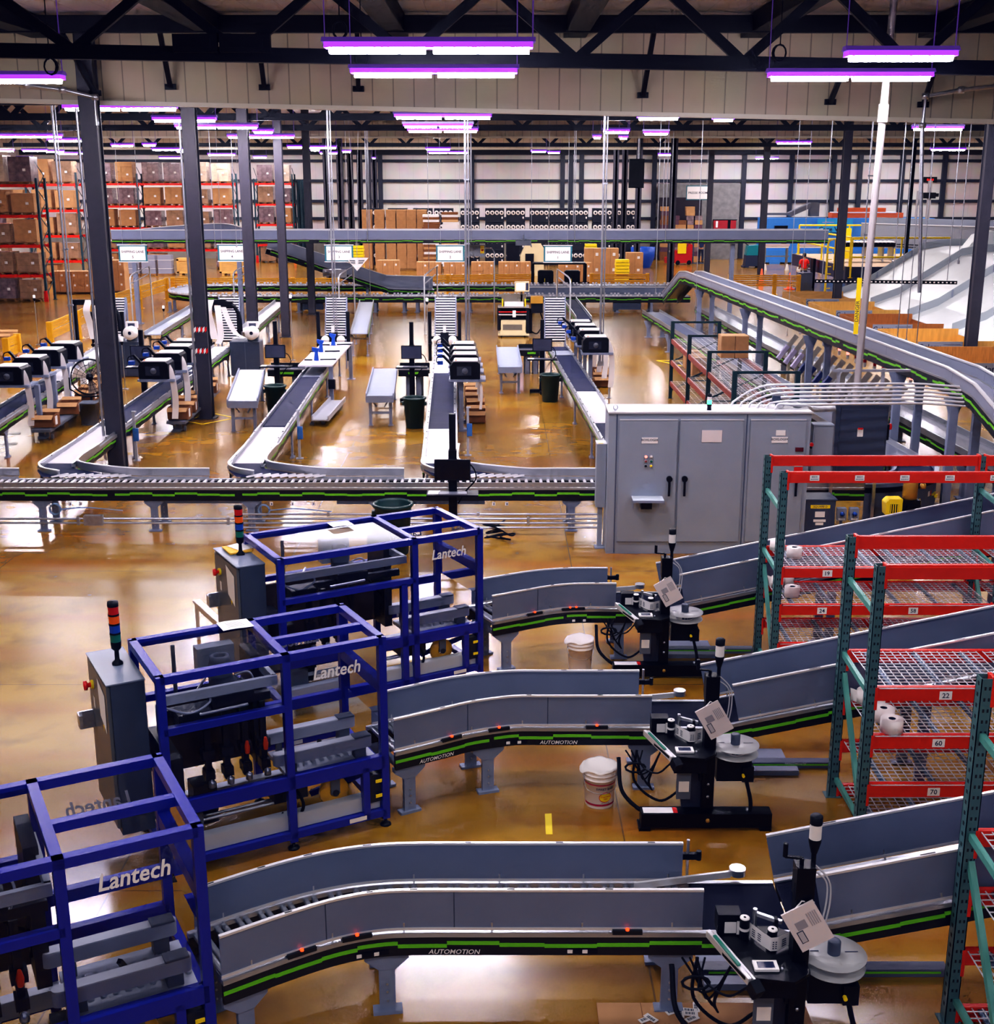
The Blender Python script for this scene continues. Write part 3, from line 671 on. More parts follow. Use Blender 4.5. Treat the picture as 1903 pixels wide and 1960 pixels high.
# ================= label stations
def label_station(px, py, word, hk=0.0):
    p = G(px, py)
    t = thing('label_printer_stand', word, 'label printer', p, 0, 'black label printer stands')
    hb = .0
    mb = MB(); mb.m(BLACK); mb.b(-.58, .56, -.11, .03, .03, .16); mb.b(-.6, -.5, -.12, .04, 0, .03); mb.b(.46, .56, -.12, .04, 0, .03); mb.b(-.06, .06, 0, .5, .03, .13)
    mb.m(WHITE); mb.quad((-.56, -.09, .162), (-.26, -.09, .162), (-.26, .01, .162), (-.56, .01, .162)); mb.m(REDP); mb.quad((-.3, -.09, .163), (-.26, -.09, .163), (-.26, .01, .163), (-.3, .01, .163))
    mb.m(BRASS); mb.lathe([(0, -.125), (.02, -.12), (.02, -.11)], 10, (0, 0, .1), 'y'); mb.m(STEEL); mb.lathe([(.018, .16), (.018, .18), (0, .183)], 8, (.36, -.04, 0)); mb.done('base', None, t)
    mb = MB(); mb.m(BLACK); mb.b(-.052, .052, -.05, .05, .13, 1.4); mb.b(-.058, .058, -.056, .056, 1.2, 1.42); mb.m(STEEL)
    for z in (.3, .42): mb.lathe([(0, -.066), (.014, -.062), (.014, -.055)], 8, (0, 0, z), 'y')
    mb.done('column', None, t)
    mb = MB(); mb.m(BLACKP); mb.cyl((-.02, 0, 1.4), (-.02, 0, 1.46), .014, 8); mb.bar((-.02, 0, 1.46), (-.12, .02, 1.46), .022, .014); mb.cyl((-.12, .02, 1.46), (-.12, .02, 1.55), .016, 8); mb.done('crank_handle', None, t)
    b = MB(); b.m(BLACKP); b.cyl((.06, .03, 1.15), (.06, .03, 1.5), .016, 8); b.lathe([(.02, 1.48), (.04, 1.56), (.04, 1.58)], 12, (.06, .03, 0)); b.m(WHITE); b.lathe([(.038, 1.58), (.038, 1.68)], 12, (.06, .03, 0)); b.m(BLACKP); b.lathe([(.04, 1.68), (.04, 1.73), (.03, 1.74), (0, 1.74)], 12, (.06, .03, 0)); b.done('beacon', None, t)
    # printer plate with rollers and label web
    pl = MB(); pl.m(BLACK); pl.prism([(-.62, .06), (-.5, -.25), (-.1, -.32), (.05, -.2), (.05, .3), (-.1, .42), (-.5, .42), (-.62, .3)], .86, .885, 'z'); pl.m(BLACKP); pl.b(-.42, -.05, -.2, .2, .66, .86); pl.b(-.1, .02, -.05, .2, .5, .66); plate = pl.done('printer_plate', None, t)
    for (x, y) in ((-.4, .26), (-.2, .1), (.03, .24)):
        r = MB(); r.m(BLACKP); r.lathe([(.042, .885), (.042, 1.06)], 14, (x, y, 0)); r.m(WHITE); r.lathe([(.044, .96), (.044, .985)], 14, (x, y, 0), close=False); r.lathe([(.042, 1.06), (.04, 1.068), (.012, 1.068)], 14, (x, y, 0)); r.m(INK); r.lathe([(.012, 1.069), (0, 1.069)], 10, (x, y, 0)); r.done('guide_roller', None, t)
    wb = MB(); wb.m(WHITE); pts = [(-.46, .28), (-.36, .27), (-.27, .12), (-.22, .052), (-.16, .06), (.03, .19)]
    for a, b_ in zip(pts, pts[1:]): wb.quad((a[0], a[1], .9), (b_[0], b_[1], .9), (b_[0], b_[1], 1.02), (a[0], a[1], 1.02))
    wb.m(INK)
    for (a, b_) in ((pts[3], pts[4]), (pts[4], pts[5]), (pts[1], pts[2])):
        for q in (.2, .6):
            for k in range(4):
                A = Vector((*a, .92 + k * .018)).lerp(Vector((*b_, .92 + k*.018)), q); Bq = Vector((*a, .92 + k*.018)).lerp(Vector((*b_, .92 + k*.018)), q + .22); o = Vector((.002, -.004, 0)); h = Vector((0, 0, .009))
                wb.quad(A + o, Bq + o, Bq + o + h, A + o + h)
    wb.done('label_web', None, t)
    hd = MB(); hd.m(BLACKP); hd.b(-.62, -.42, .3, .44, .885, 1.06); hd.m(WHITE); hd.quad((-.56, .298, .9), (-.46, .298, .9), (-.46, .298, 1.0), (-.56, .298, 1.0)); hd.m(STEEL); hd.bar((-.3, .33, 1.06), (-.1, .2, 1.06), .03); hd.cyl((-.3, .33, .9), (-.3, .33, 1.1), .02, 8); hd.m(BLACKP); hd.b(-.16, -.13, .2, .26, .9, 1.08); hd.done('print_head', None, t)
    ar = MB(); ar.m(GEDGE); ar.bar((-.7, .3, .9), (-.46, -.28, .86), .035, .06); ar.bar((-.66, .3, .9), (-.42, -.28, .86), .02, .05); ar.m(GREENP); ar.bar((-.66, .22, .925), (-.52, -.14, .905), .03, .02); ar.m(BLACKP); ar.bar((-.44, -.28, .85), (-.4, -.36, .8), .09, .1); ar.done('applicator_arm', None, t)
    sc = MB(); sc.m(WHITE); sc.box(-.3, -.13, .895, .2, .12, .02); sc.m(MT('screen_blue', '#232a4a', .25)); sc.quad((-.37, -.17, .907), (-.23, -.17, .907), (-.23, -.09, .907), (-.37, -.09, .907)); sc.m(STEEL); sc.lathe([(.012, .885), (.012, .9), (0, .902)], 8, (-.17, -.16, 0)); sc.done('display', None, t)
    rl = MB(); DISC = MT('clear_disc', '#b9bac0', .3, alpha=.75)
    rl.m(DISC); rl.lathe([(.03, .87), (.225, .87), (.225, .875), (.03, .875)], 32, (.26, .06, 0)); rl.m(WHITE); rl.lathe([(.1, .78), (.1, .87)], 24, (.26, .06, 0)); rl.m(DISC); rl.lathe([(.03, .775), (.22, .775), (.22, .78), (.03, .78)], 32, (.26, .06, 0)); rl.m(MT('slate_knob', '#4b5166', .45)); rl.lathe([(.045, .875), (.045, .98), (.038, .99), (.012, .99)], 16, (.26, .06, 0)); rl.m(INK)
    rl.bar((.34, .07, .8785), (.43, .07, .8785), .008, .002); rl.bar((.1, .08, .8785), (.16, .08, .8785), .008, .002)
    for k in range(5):
        a = -1.9 + k * .35; rl.box(.26 + .101*math.cos(a), .06 + .101*math.sin(a), .82, .004, .03, .05, a)
    rl.done('label_reel', None, t)
    for o in t.children:
        if o.name.split('.')[0] in ('printer_plate', 'guide_roller', 'label_web', 'print_head', 'applicator_arm', 'display', 'label_reel'): o.scale = (.76, .8, .82) if 'reel' not in o.name else (.92, .92, .82); o.location = (-.0, -.0, .035)
    ps = MB(); ps.m(BLACKP); ps.b(.08, .38, .0, .16, .42, .66); ps.b(.3, .4, -.02, .1, .42, .56); ps.m(YELB); ps.lathe([(.014, -.05), (.014, -.02)], 8, (.3, -.02, .5), 'y'); ps.m(DIM); ps.b(-.28, -.16, -.1, -.06, .3, .55); ps.m(WHITE); ps.card((-.22, -.1, .42), (1, 0, 0), (0, 0, 1), .09, .1); ps.m(MT('wedge_grey', '#2e3146', .5)); ps.prism([(-.2, .05), (-.05, .05), (-.05, .55), (-.26, .55)], .02, .08, 'y'); ps.done('drive_unit', None, t)
    tg = MB(); M = Matrix.Rotation(R(-58), 3, 'Y'); cx, cy, cz = 0, -.09, 1.16
    rt = Vector((.85, 0, .53)).normalized(); up = Vector((-.53, -.0, .85)).normalized(); o = Vector((.0, -.075, 1.12))
    rt = Vector((.5, 0, -.86)); up = Vector((.86, -.0, .5)); o = Vector((.02, -.08, 1.04))
    tg.m(MT('tag_white', '#ddd3d8', .5)); tg.add([o + rt*a*.15 + up*b_*.11 + Vector((0, d, 0)) for d in (0, -.012) for a, b_ in ((-1,-1),(1,-1),(1,1),(-1,1))], [(3,2,1,0), (4,5,6,7), (0,1,5,4), (1,2,6,5), (2,3,7,6), (3,0,4,7)])
    of = Vector((0, -.014, 0))
    tg.m(MT('tag_grey', '#9a96a2', .6)); tg.add([o + of + rt*(a*.03 - .03) + up*(b_*.035 - .03) for a, b_ in ((-1,-1),(1,-1),(1,1),(-1,1))], [(0,1,2,3)])
    tg.m(INK); tg.add([o + of + rt*(a*.045 + .05) + up*(b_*.022 - .06) for a, b_ in ((-1,-1),(1,-1),(1,1),(-1,1))], [(0,1,2,3)]); tg.m(MT('tag_white2', '#b9b4bd', .5)); tg.add([o + of*1.1 + rt*(a*.04 + .05) + up*(b_*.017 - .06) for a, b_ in ((-1,-1),(1,-1),(1,1),(-1,1))], [(0,1,2,3)])
    tg.m(MT('tag_line', '#aaa4ae', .6))
    for k in range(5): tg.add([o + of + rt*(a*.05 - .04) + up*(b_*.004 + .03 + k*.014) for a, b_ in ((-1,-1),(1,-1),(1,1),(-1,1))], [(0,1,2,3)])
    tg.m(WHITE); tg.tube([o - rt*.13 + Vector((-.02,0,0)), o - rt*.16 + Vector((.04,.02,.02)), o - rt*.13 + Vector((.12,.08,.0))], .005)
    tg.done('instruction_card', None, t)
    def cab(pts, r, m_=RUBBER): c = MB(); c.tube(pts, r); c.done('cable', m_, t)
    HC = MT('clear_hose', '#c2c3cf', .2)
    for P, r, m_ in (([(-.75, .3, .5), (-.72, .1, .25), (-.45, 0, .08), (-.15, .1, .12)], .018, RUBBER), ([(-.6, .2, .62), (-.62, .15, .35), (-.4, .1, .18), (-.2, .1, .3)], .012, RUBBER),
        ([(.34, 0, .44), (.38, -.05, .2), (.3, -.02, .06), (.1, .06, .12)], .018, RUBBER), ([(-.36, -.22, .7), (-.45, -.1, .55), (-.55, .1, .5), (-.6, .2, .6)], .008, RUBBER),
        ([(.06, .06, 1.35), (.16, .05, 1.25), (.15, .05, 1.0), (.09, .06, .9)], .006, HC), ([(.06, .06, 1.4), (.18, .05, 1.25), (.17, .05, .98), (.09, .06, .85)], .006, HC)): cab(spline(P), r, m_)
    for k in range(4): cab(spline([(-.55 - .05*k, .2, .62), (-.6 + .04*k, .1, .45 - .05*k), (-.5, .05, .5 - .03*k), (-.42, .0, .7)]), .007)
    cab([(-.62 + .09*math.cos(a), .1 + .02*math.sin(a), .5 + .035*math.sin(a)) for a in [i*.6 for i in range(12)]], .01)
    return t
label_station(1350, 1578, 'black label printer stand on a long base bar beside the middle packing conveyor')
label_station(1268, 1292, 'black label printer stand beside the farthest packing conveyor')
p2 = G(1525, 2000)
label_station(1514, 2028, 'nearest black label printer stand, its base below the picture edge')
# ================= buckets, floor tape, cardboard with labels, trunking on the floor
def bucket(px, py, lab, printed):
    t = thing('white_bucket', lab, 'bucket', G(px, py), 0, 'white plastic buckets')
    mb = MB(); mb.lathe([(.128, 0), (.13, .01), (.146, .27), (.156, .272), (.156, .285), (.149, .287), (.15, .315), (.158, .317), (.158, .33), (.152, .332), (.153, .36), (.16, .362), (.16, .375), (.146, .375), (.13, .05), (0, .04)], 32); mb.done('pail', mat('bucket_plastic', '#efe3e2', .4), t)
    mb = MB(); ps = []
    n = 28
    for k in range(n):
        a = 2*math.pi*k/n; j = .012*math.sin(a*5) + .008*math.sin(a*9 + 1)
        ps.append((a, j))
    vs = []
    for a, j in ps:
        ca, sa = math.cos(a), math.sin(a); e = .025 if math.pi*.75 < a < math.pi*1.2 else 0
        vs += [(.1*ca, .1*sa, .2), (.142*ca, .142*sa, .377 + j*.3), (.16*ca, .16*sa, .382 + j*.4), ((.161 + e)*ca, (.161+e)*sa, .362 + j*.6 - e)]
    fs = []
    for k in range(n):
        for q in range(3): a = k*4 + q; b_ = ((k+1) % n)*4 + q; fs.append((a, b_, b_ + 1, a + 1))
    mb.add(vs, fs, True); mb.done('bag_liner', mat('bag_white', '#f3ecee', .35), t)
    if printed:
        mb = MB(); mb.m(MT('crimson_band', '#b01840', .5))
        rr = lambda z: .13 + .016 * z / .27 + .0015
        for z0, z1, a0, a1 in ((.03, .05, -2.9, -.3), (.235, .247, -2.9, -.3)):
            n = 20
            for k in range(n):
                a, b_ = a0 + (a1-a0)*k/n, a0 + (a1-a0)*(k+1)/n
                mb.quad((rr(z0)*math.cos(a), rr(z0)*math.sin(a), z0), (rr(z0)*math.cos(b_), rr(z0)*math.sin(b_), z0), (rr(z1)*math.cos(b_), rr(z1)*math.sin(b_), z1), (rr(z1)*math.cos(a), rr(z1)*math.sin(a), z1))
        def wrap(fn, mm):
            mb.m(mm); o = len(mb.v); fn(); 
            for i in range(o, len(mb.v)):
                x, y, z = mb.v[i]; a = -1.25 + x / .142; r = rr(z) + .001 - y
                mb.v[i] = (r*math.cos(a), r*math.sin(a), z)
        def oval(rx, rz, z, off): 
            n = 24; vs = [(rx*math.cos(2*math.pi*k/n), off, z + rz*math.sin(2*math.pi*k/n)) for k in range(n)]
            mb.add([(0, off, z)] + vs, [(0, 1 + k, 1 + (k+1) % n) for k in range(n)])
        wrap(lambda: oval(.062, .05, .12, -.001), REDP); wrap(lambda: oval(.056, .044, .12, -.002), YELB)
        wrap(lambda: mb.text('SWEET BABY', (0, 0, .205), (1,0,0), (0,0,1), .03, .01), INK)
        wrap(lambda: (mb.text('Guerrero', (0, -.002, .13), (1,0,0), (0,0,1), .024, .01), mb.text('Salsa', (0, -.002, .108), (1,0,0), (0,0,1), .02, .01)), REDP)
        wrap(lambda: mb.text('NET WT 40 LB', (0, 0, .063), (1,0,0), (0,0,1), .012), INK)
        mb.done('printed_label', None, t)
    mb = MB(); mb.tube(spline([(-.15, -.05, .3), (-.12, -.13, .2), (.02, -.165, .17), (.13, -.1, .2), (.155, -.02, .3)]), .003, 5); mb.done('wire_handle', STEEL, t)
bucket(1147, 1536, 'white bucket with red bands, printed label and bag liner by the middle conveyor', True)
bucket(1110, 1280, 'plain white bucket with a bag liner standing by the farthest conveyor', False)
a = G(1043, 1558); b_ = G(1056, 1557); c = G(1058, 1597); d_ = G(1045, 1597)
mb = MB(); mb.add([(*q[:2], .002) for q in (d_, c, b_, a)] + [(*q[:2], 0) for q in (d_, c, b_, a)], [(0,1,2,3), (4,5,1,0), (5,6,2,1), (6,7,3,2), (7,4,0,3)]); one(mb, 'floor_tape', 'short yellow tape strip on the brown floor by the middle conveyor', 'tape', YELB, d_)
pc = G(1290, 1960)
mb = MB(); a, b_ = G(1142, 1922), G(1540, 1922); mb.b(a.x, b_.x, a.y - 1.0, a.y, 0, .012); mb.m(CARDD); mb.b(a.x + .3, a.x + .305, a.y - 1.0, a.y, .011, .0125)
mb.mats[0:0] = []; mb.mats = [CARD, CARDD] if mb.mats == [CARDD] else mb.mats
mb.mi = [0 if i < 6 else 1 for i in range(len(mb.f))]
one(mb, 'cardboard_sheet', 'flat tan cardboard sheet on the floor at the bottom edge', 'cardboard', None, (a.x, a.y, 0))
for i, (px, py, rz) in enumerate(((1333, 1928, 1.45), (1288, 1937, .45), (1303, 1940, 1.5), (1320, 1936, -.15), (1322, 1943, -.1), (1325, 1953, .5), (1236, 1955, .5), (1246, 1953, 2.3))):
    p = G(px, py, .0125); mb = MB(); mb.m(PAPER); mb.box(0, 0, .0015, .1, .045, .002); mb.m(INK)
    for k in range(6): mb.box(-.03 + k*.011, .004, .003, .005 if k % 2 else .008, .024, .0006)
    one(mb, 'barcode_label', ['white barcode label standing apart nearest the printer, turned upright', 'white barcode label at the left of the small middle cluster', 'white barcode label upright in the small middle cluster', 'white barcode label on top of the crossed pair', 'white barcode label under the crossed pair', 'white barcode label tilted at the bottom edge below the crossed pair', 'white barcode label at the far left of the cardboard', 'white barcode label crossing the far left one on the cardboard'][i], 'label', None, (p.x, p.y, p.z + i * .0025), 'loose barcode labels on the cardboard', rz=rz, world=False)
def trunk(x0, x1, py, word, dy=.0):
    a, b_ = G(x0, py), G(x1, py); mb = MB(); L = b_.x - a.x
    mb.m(MT('slate_trunk', '#5a6278', .45)); mb.b(0, L, -.05, .05, 0, .06); mb.m(LIME); mb.b(L*.05, L*.97, -.054, -.05, .03, .045); mb.m(MT('slate_trunk2', '#717a94', .45)); mb.b(L*.02, L*.55, .1, .34, 0, .02); mb.b(L*.02, L*.6, -.2, -.1, 0, .05); mb.m(WHITE); mb.text('AUTOMOTION', (L*.6, -.055, .052), (-1,0,0), (0,0,-1), .03, .01)
    return one(mb, 'spare_rail', word, 'conveyor rail', None, (a.x, a.y, 0), 'spare rails on the floor', world=False)
trunk(1400, 1600, 1466, 'grey rail sections with green stripe lying on the floor behind the middle printer stand')
trunk(1270, 1440, 1248, 'grey rail sections lying on the floor behind the farthest printer stand')
trunk(1330, 1810, 1862, 'grey rail section with green stripe lying behind the nearest printer stand')
# ================= red and green pallet racks with wire decks
HOLE = mat('dark_hole', '#0b1418', .7)
WIRE = mat('wire_mesh', '#d9dde8', .4, .3)
CHAN = mat('deck_channel', '#6f83a0', .35, .6)
GRNB = mat('green_brace_paint', '#56958e', .4)
def rack(x, yr, yf, bays, levels, word, nums, toptags=False):
    t = thing('pallet_rack', word, 'rack', (x, yr, 0), 0, 'red and green racks by the packing lines')
    dy = yf - yr; H = 2.5; BW = 2.42
    for i in range(bays + 1):
        X = i * BW
        f = MB()
        for y in (0, dy):
            yy = y
            f.m(GRNU); f.b(X - .04, X - .034, yy - .045, yy + .045, 0, H); f.b(X - .04, X + .04, yy - .045, yy - .039, 0, H); f.b(X - .04, X + .04, yy + .039, yy + .045, 0, H); f.b(X + .034, X + .04, yy - .045, yy - .02, 0, H); f.b(X + .034, X + .04, yy + .02, yy + .045, 0, H)
            f.b(X - .07, X + .07, yy - .06, yy + .06, 0, .01)
            f.m(HOLE); z = .1
            while z < H - .05:
                f.b(X - .018, X - .006, yy - .0465, yy - .045, z, z + .022); f.b(X + .01, X + .022, yy - .0465, yy - .045, z, z + .022)
                f.b(X - .0415, X - .04, yy - .012, yy + .012, z + .02, z + .045); z += .075
        fo = f.done('upright_frame', None, t)
        for z0, z1 in ((2.05, 2.05), (1.35, 1.35)):
            b = MB(); b.bar((X, -.04, z0 + .06), (X, dy + .04, z1 + .02), .035, .05); b.done('brace', GRNB, fo)
        b = MB(); b.bar((X + .02, -.03, 1.22), (X + .02, dy + .03, .22), .04, .05); b.bar((X + .02, -.03, .18), (X + .02, dy + .03, .18), .04, .04); b.done('brace', GRNB, fo)
    for bay in range(bays):
        X0, X1 = bay * BW + .04, (bay + 1) * BW - .04
        for j, z in enumerate([2.44] + levels):
            for y in (0, dy):
                b = MB(); b.m(REDB); s = -1 if y else 1; yo = y + s * .0
                b.prism([(yo - .03, z - .055), (yo + .03, z - .055), (yo + .03, z + .045), (yo + .012, z + .045), (yo + .012, z + .06), (yo - .03, z + .06)] if y == 0 else [(yo - .03, z - .055), (yo + .03, z - .055), (yo + .03, z + .06), (yo - .012, z + .06), (yo - .012, z + .045), (yo - .03, z + .045)], X0, X1, 'x')
                for xx in (X0, X1): b.b(xx - .012, xx + .012, yo - .046, yo + .046, z - .13, z + .07)
                bo = b.done('shelf_beam', None, t)
                if y and j and j - 1 < len(nums):
                    for kx, num in nums[j - 1]:
                        if bay * BW <= kx < (bay + 1) * BW:
                            n = MB(); n.m(PAPER); n.card((kx, yo - .03, z - .005), (1,0,0), (0,0,1), .105, .075); n.m(INK); n.text(num, (kx, yo - .03, z - .005), (1,0,0), (0,0,1), .062, .012, off=.004); n.done('number_tag', None, bo)
                if y and j == 0 and toptags:
                    for k in range(5):
                        n = MB(); kx = X0 + .28 + k * .48; n.m(PAPER); n.card((kx, yo - .03, z + .0), (1,0,0), (0,0,1), .1, .06); n.m(INK); n.text('BEECH', (kx, yo - .03, z + .012), (1,0,0), (0,0,1), .022, .01, off=.004)
                        for q in range(6): n.card((kx - .036 + q*.014, yo - .03, z - .014), (1,0,0), (0,0,1), .006, .014, .004)
                        n.done('beam_label', None, bo)
            if j:
                for k in range(2):
                    x0 = X0 + .03 + k * (X1 - X0) / 2; x1 = x0 + (X1 - X0) / 2 - .06
                    d = MB(); d.m(WIRE); zz = z + .052; n = 16
                    for q in range(n + 1): xx = x0 + (x1 - x0) * q / n; d.bar((xx, .02, zz), (xx, dy - .02, zz), .007, .006)
                    n = 13
                    for q in range(n + 1): yy = (dy - .03) * q / n; d.bar((x0, yy, zz + .004), (x1, yy, zz + .004), .007, .006)
                    d.m(CHAN)
                    for q in (.12, .5, .88): xx = x0 + (x1 - x0) * q; d.b(xx - .025, xx + .025, dy + .03, -.03, zz - .025, zz - .008)
                    d.done('wire_deck', None, t)
    return t
LV = [1.38, .95, .5, .06]
rack(3.06, 13.66, 12.85, 2, LV, 'farthest red and green wire deck rack, rows of barcode labels on its top beam', [[(.53, '19')], [(.5, '24'), (1.5, '58')], [(.5, '28')], []], True)
rack(3.10, 10.40, 9.55, 1, LV, 'middle red and green wire deck rack between two inclined conveyors', [[(.62, '22')], [(.6, '60')], [(.6, '70')], []])
rack(3.06, 7.22, 6.35, 1, LV, 'nearest red and green wire deck rack at the lower right edge', [[], [], [], []])
def label_roll(px, py, z, lab, r=.085, h=.115, rz=0, tail=False):
    p = G(px, py, z); mb = MB(); mb.m(MT('label_roll_white', '#f0e6e8', .55)); n = 28
    mb.lathe([(.03, 0), (r, 0), (r, h), (.03, h)], n, (0, 0, 0), close=False); mb.m(INK); mb.lathe([(.03, h), (.03, 0)], n, close=False); mb.lathe([(0, .02), (.03, .02)], 12, close=False)
    if tail: mb.m(MT('label_roll_white', '#f0e6e8')); mb.quad((-r, 0, 0), (-r - .04, .05, 0), (-r - .045, .055, h), (-r, 0, h))
    return one(mb, 'label_roll', lab, 'label roll', None, p, 'white label rolls on the racks', rz=rz, world=False)
label_roll(1520, 1066, 1.44, 'white label roll at the front of the top shelf of the farthest rack')
label_roll(1488, 1052, 1.44, 'white label roll behind the post on the top shelf of the farthest rack')
label_roll(1516, 1141, 1.01, 'white label roll in front on the second shelf of the farthest rack')
label_roll(1506, 1118, 1.01, 'white label roll standing behind the front one, second shelf of the farthest rack', .08)
label_roll(1488, 1122, 1.01, 'white label roll with a loose end, second shelf of the farthest rack', .07, tail=True)
label_roll(1706, 1399, 1.01, 'white label roll in front on the second shelf of the middle rack', .095)
label_roll(1690, 1378, 1.01, 'white label roll second in line on the second shelf of the middle rack', .095)
label_roll(1672, 1360, 1.01, 'white label roll third in line on the second shelf of the middle rack', .095)
label_roll(1660, 1344, 1.01, 'white label roll with a loose end, last in line on the middle rack', .095, tail=True)
# ================= cross conveyor, shipping lanes and what stands along them
ROLW = mat('bright_roller', '#eae8f2', .35, .1)
LANEB = mat('lane_belt', '#202442', .7, noise=.1, nscale=2, spec=.15)
LEGG = LEGM
# long cross conveyor in front of the lanes, ending in a power turn at the right
cc = Path([(-13, 19.62, .72), (5.9, 19.62, .72)], .12)
t = thing('cross_conveyor', 'long roller conveyor with green striped black rail crossing in front of the shipping lanes', 'conveyor')
rails(cc, .62, t, zb=-.2)
roller_bed(cc, .62, t, .1, .026, material=ROLW)
mb = MB(); mb.m(RAILG); ribbon(mb, cc, -.325, -.31, .02, .1); mb.m(WHITE)
d = .05
while d < cc.L - .1: mb.cyl(cc.at(d, -.33, -.015), cc.at(d + .045, -.33, -.015), .012, 6); d += .09
mb.done('near_guide', None, t)
for px in (88, 300, 482, 718, 1100): leg_pair(cc, .62, t, G(px, 1020).x + 13, -.2)
for px in (135, 155, 520, 560, 600, 945, 970):
    mb = MB(); x = D(px, 968, 19.3).x; mb.m(WHITE); mb.card((x, 19.29, .47), (1,0,0), (0,0,1), .05, .06); mb.m(INK); mb.card((x + .005, 19.288, .465), (1,0,0), (0,0,1), .02, .03); mb.done('rail_tag', None, t)
mb = MB(); mb.b(-5.4, -3.9, 19.5, 19.8, .42, .5); mb.done('drive_cover', GREY, t); mb = MB(); mb.b(-2.6, -.2, 19.45, 19.7, .42, .5); mb.done('drive_cover', GREY, t)
# pipes running under it
for i, (z, y, lab) in enumerate(((.34, 19.12, 'topmost'), (.27, 19.1, 'second'), (.2, 19.1, 'third'), (.13, 19.08, 'lowest'))):
    mb = MB(); x0 = -13 if i in (1, 2) else -4.2
    mb.cyl((x0, y, z), (1.62, y, z), .017, 8)
    x = x0 + 1.5
    while x < 1.4: mb.b(x - .02, x + .02, y - .025, y + .025, z - .03, z + .03); x += 2.4
    if i == 1: mb.b(-6.6, -6.3, y - .05, y + .04, z - .1, z + .06)
    one(mb, 'conduit_pipe', '%s galvanised pipe of those running under the long cross conveyor' % lab, 'pipe', STEEL, (0, y, z), 'pipes under the cross conveyor')
# blue coiled air hoses under it
for px, py, nm in ((105, 975, 'left'), (505, 977, 'middle')):
    p = D(px, py, 19.35); mb = MB(); 
    for k in range(3): mb.tube([(.09*math.cos(a*.6) , k*.015, .09*math.sin(a*.6)) for a in range(12)], .012, 5)
    mb.tube(spline([(.09, 0, 0), (.5, 0, .03), (1.1, 0, -.02)]), .009)
    one(mb, 'air_hose', 'coiled pale blue air hose under the %s end of the cross conveyor' % nm, 'hose', MT('air_blue', '#7a9cc8', .4), p, world=False)
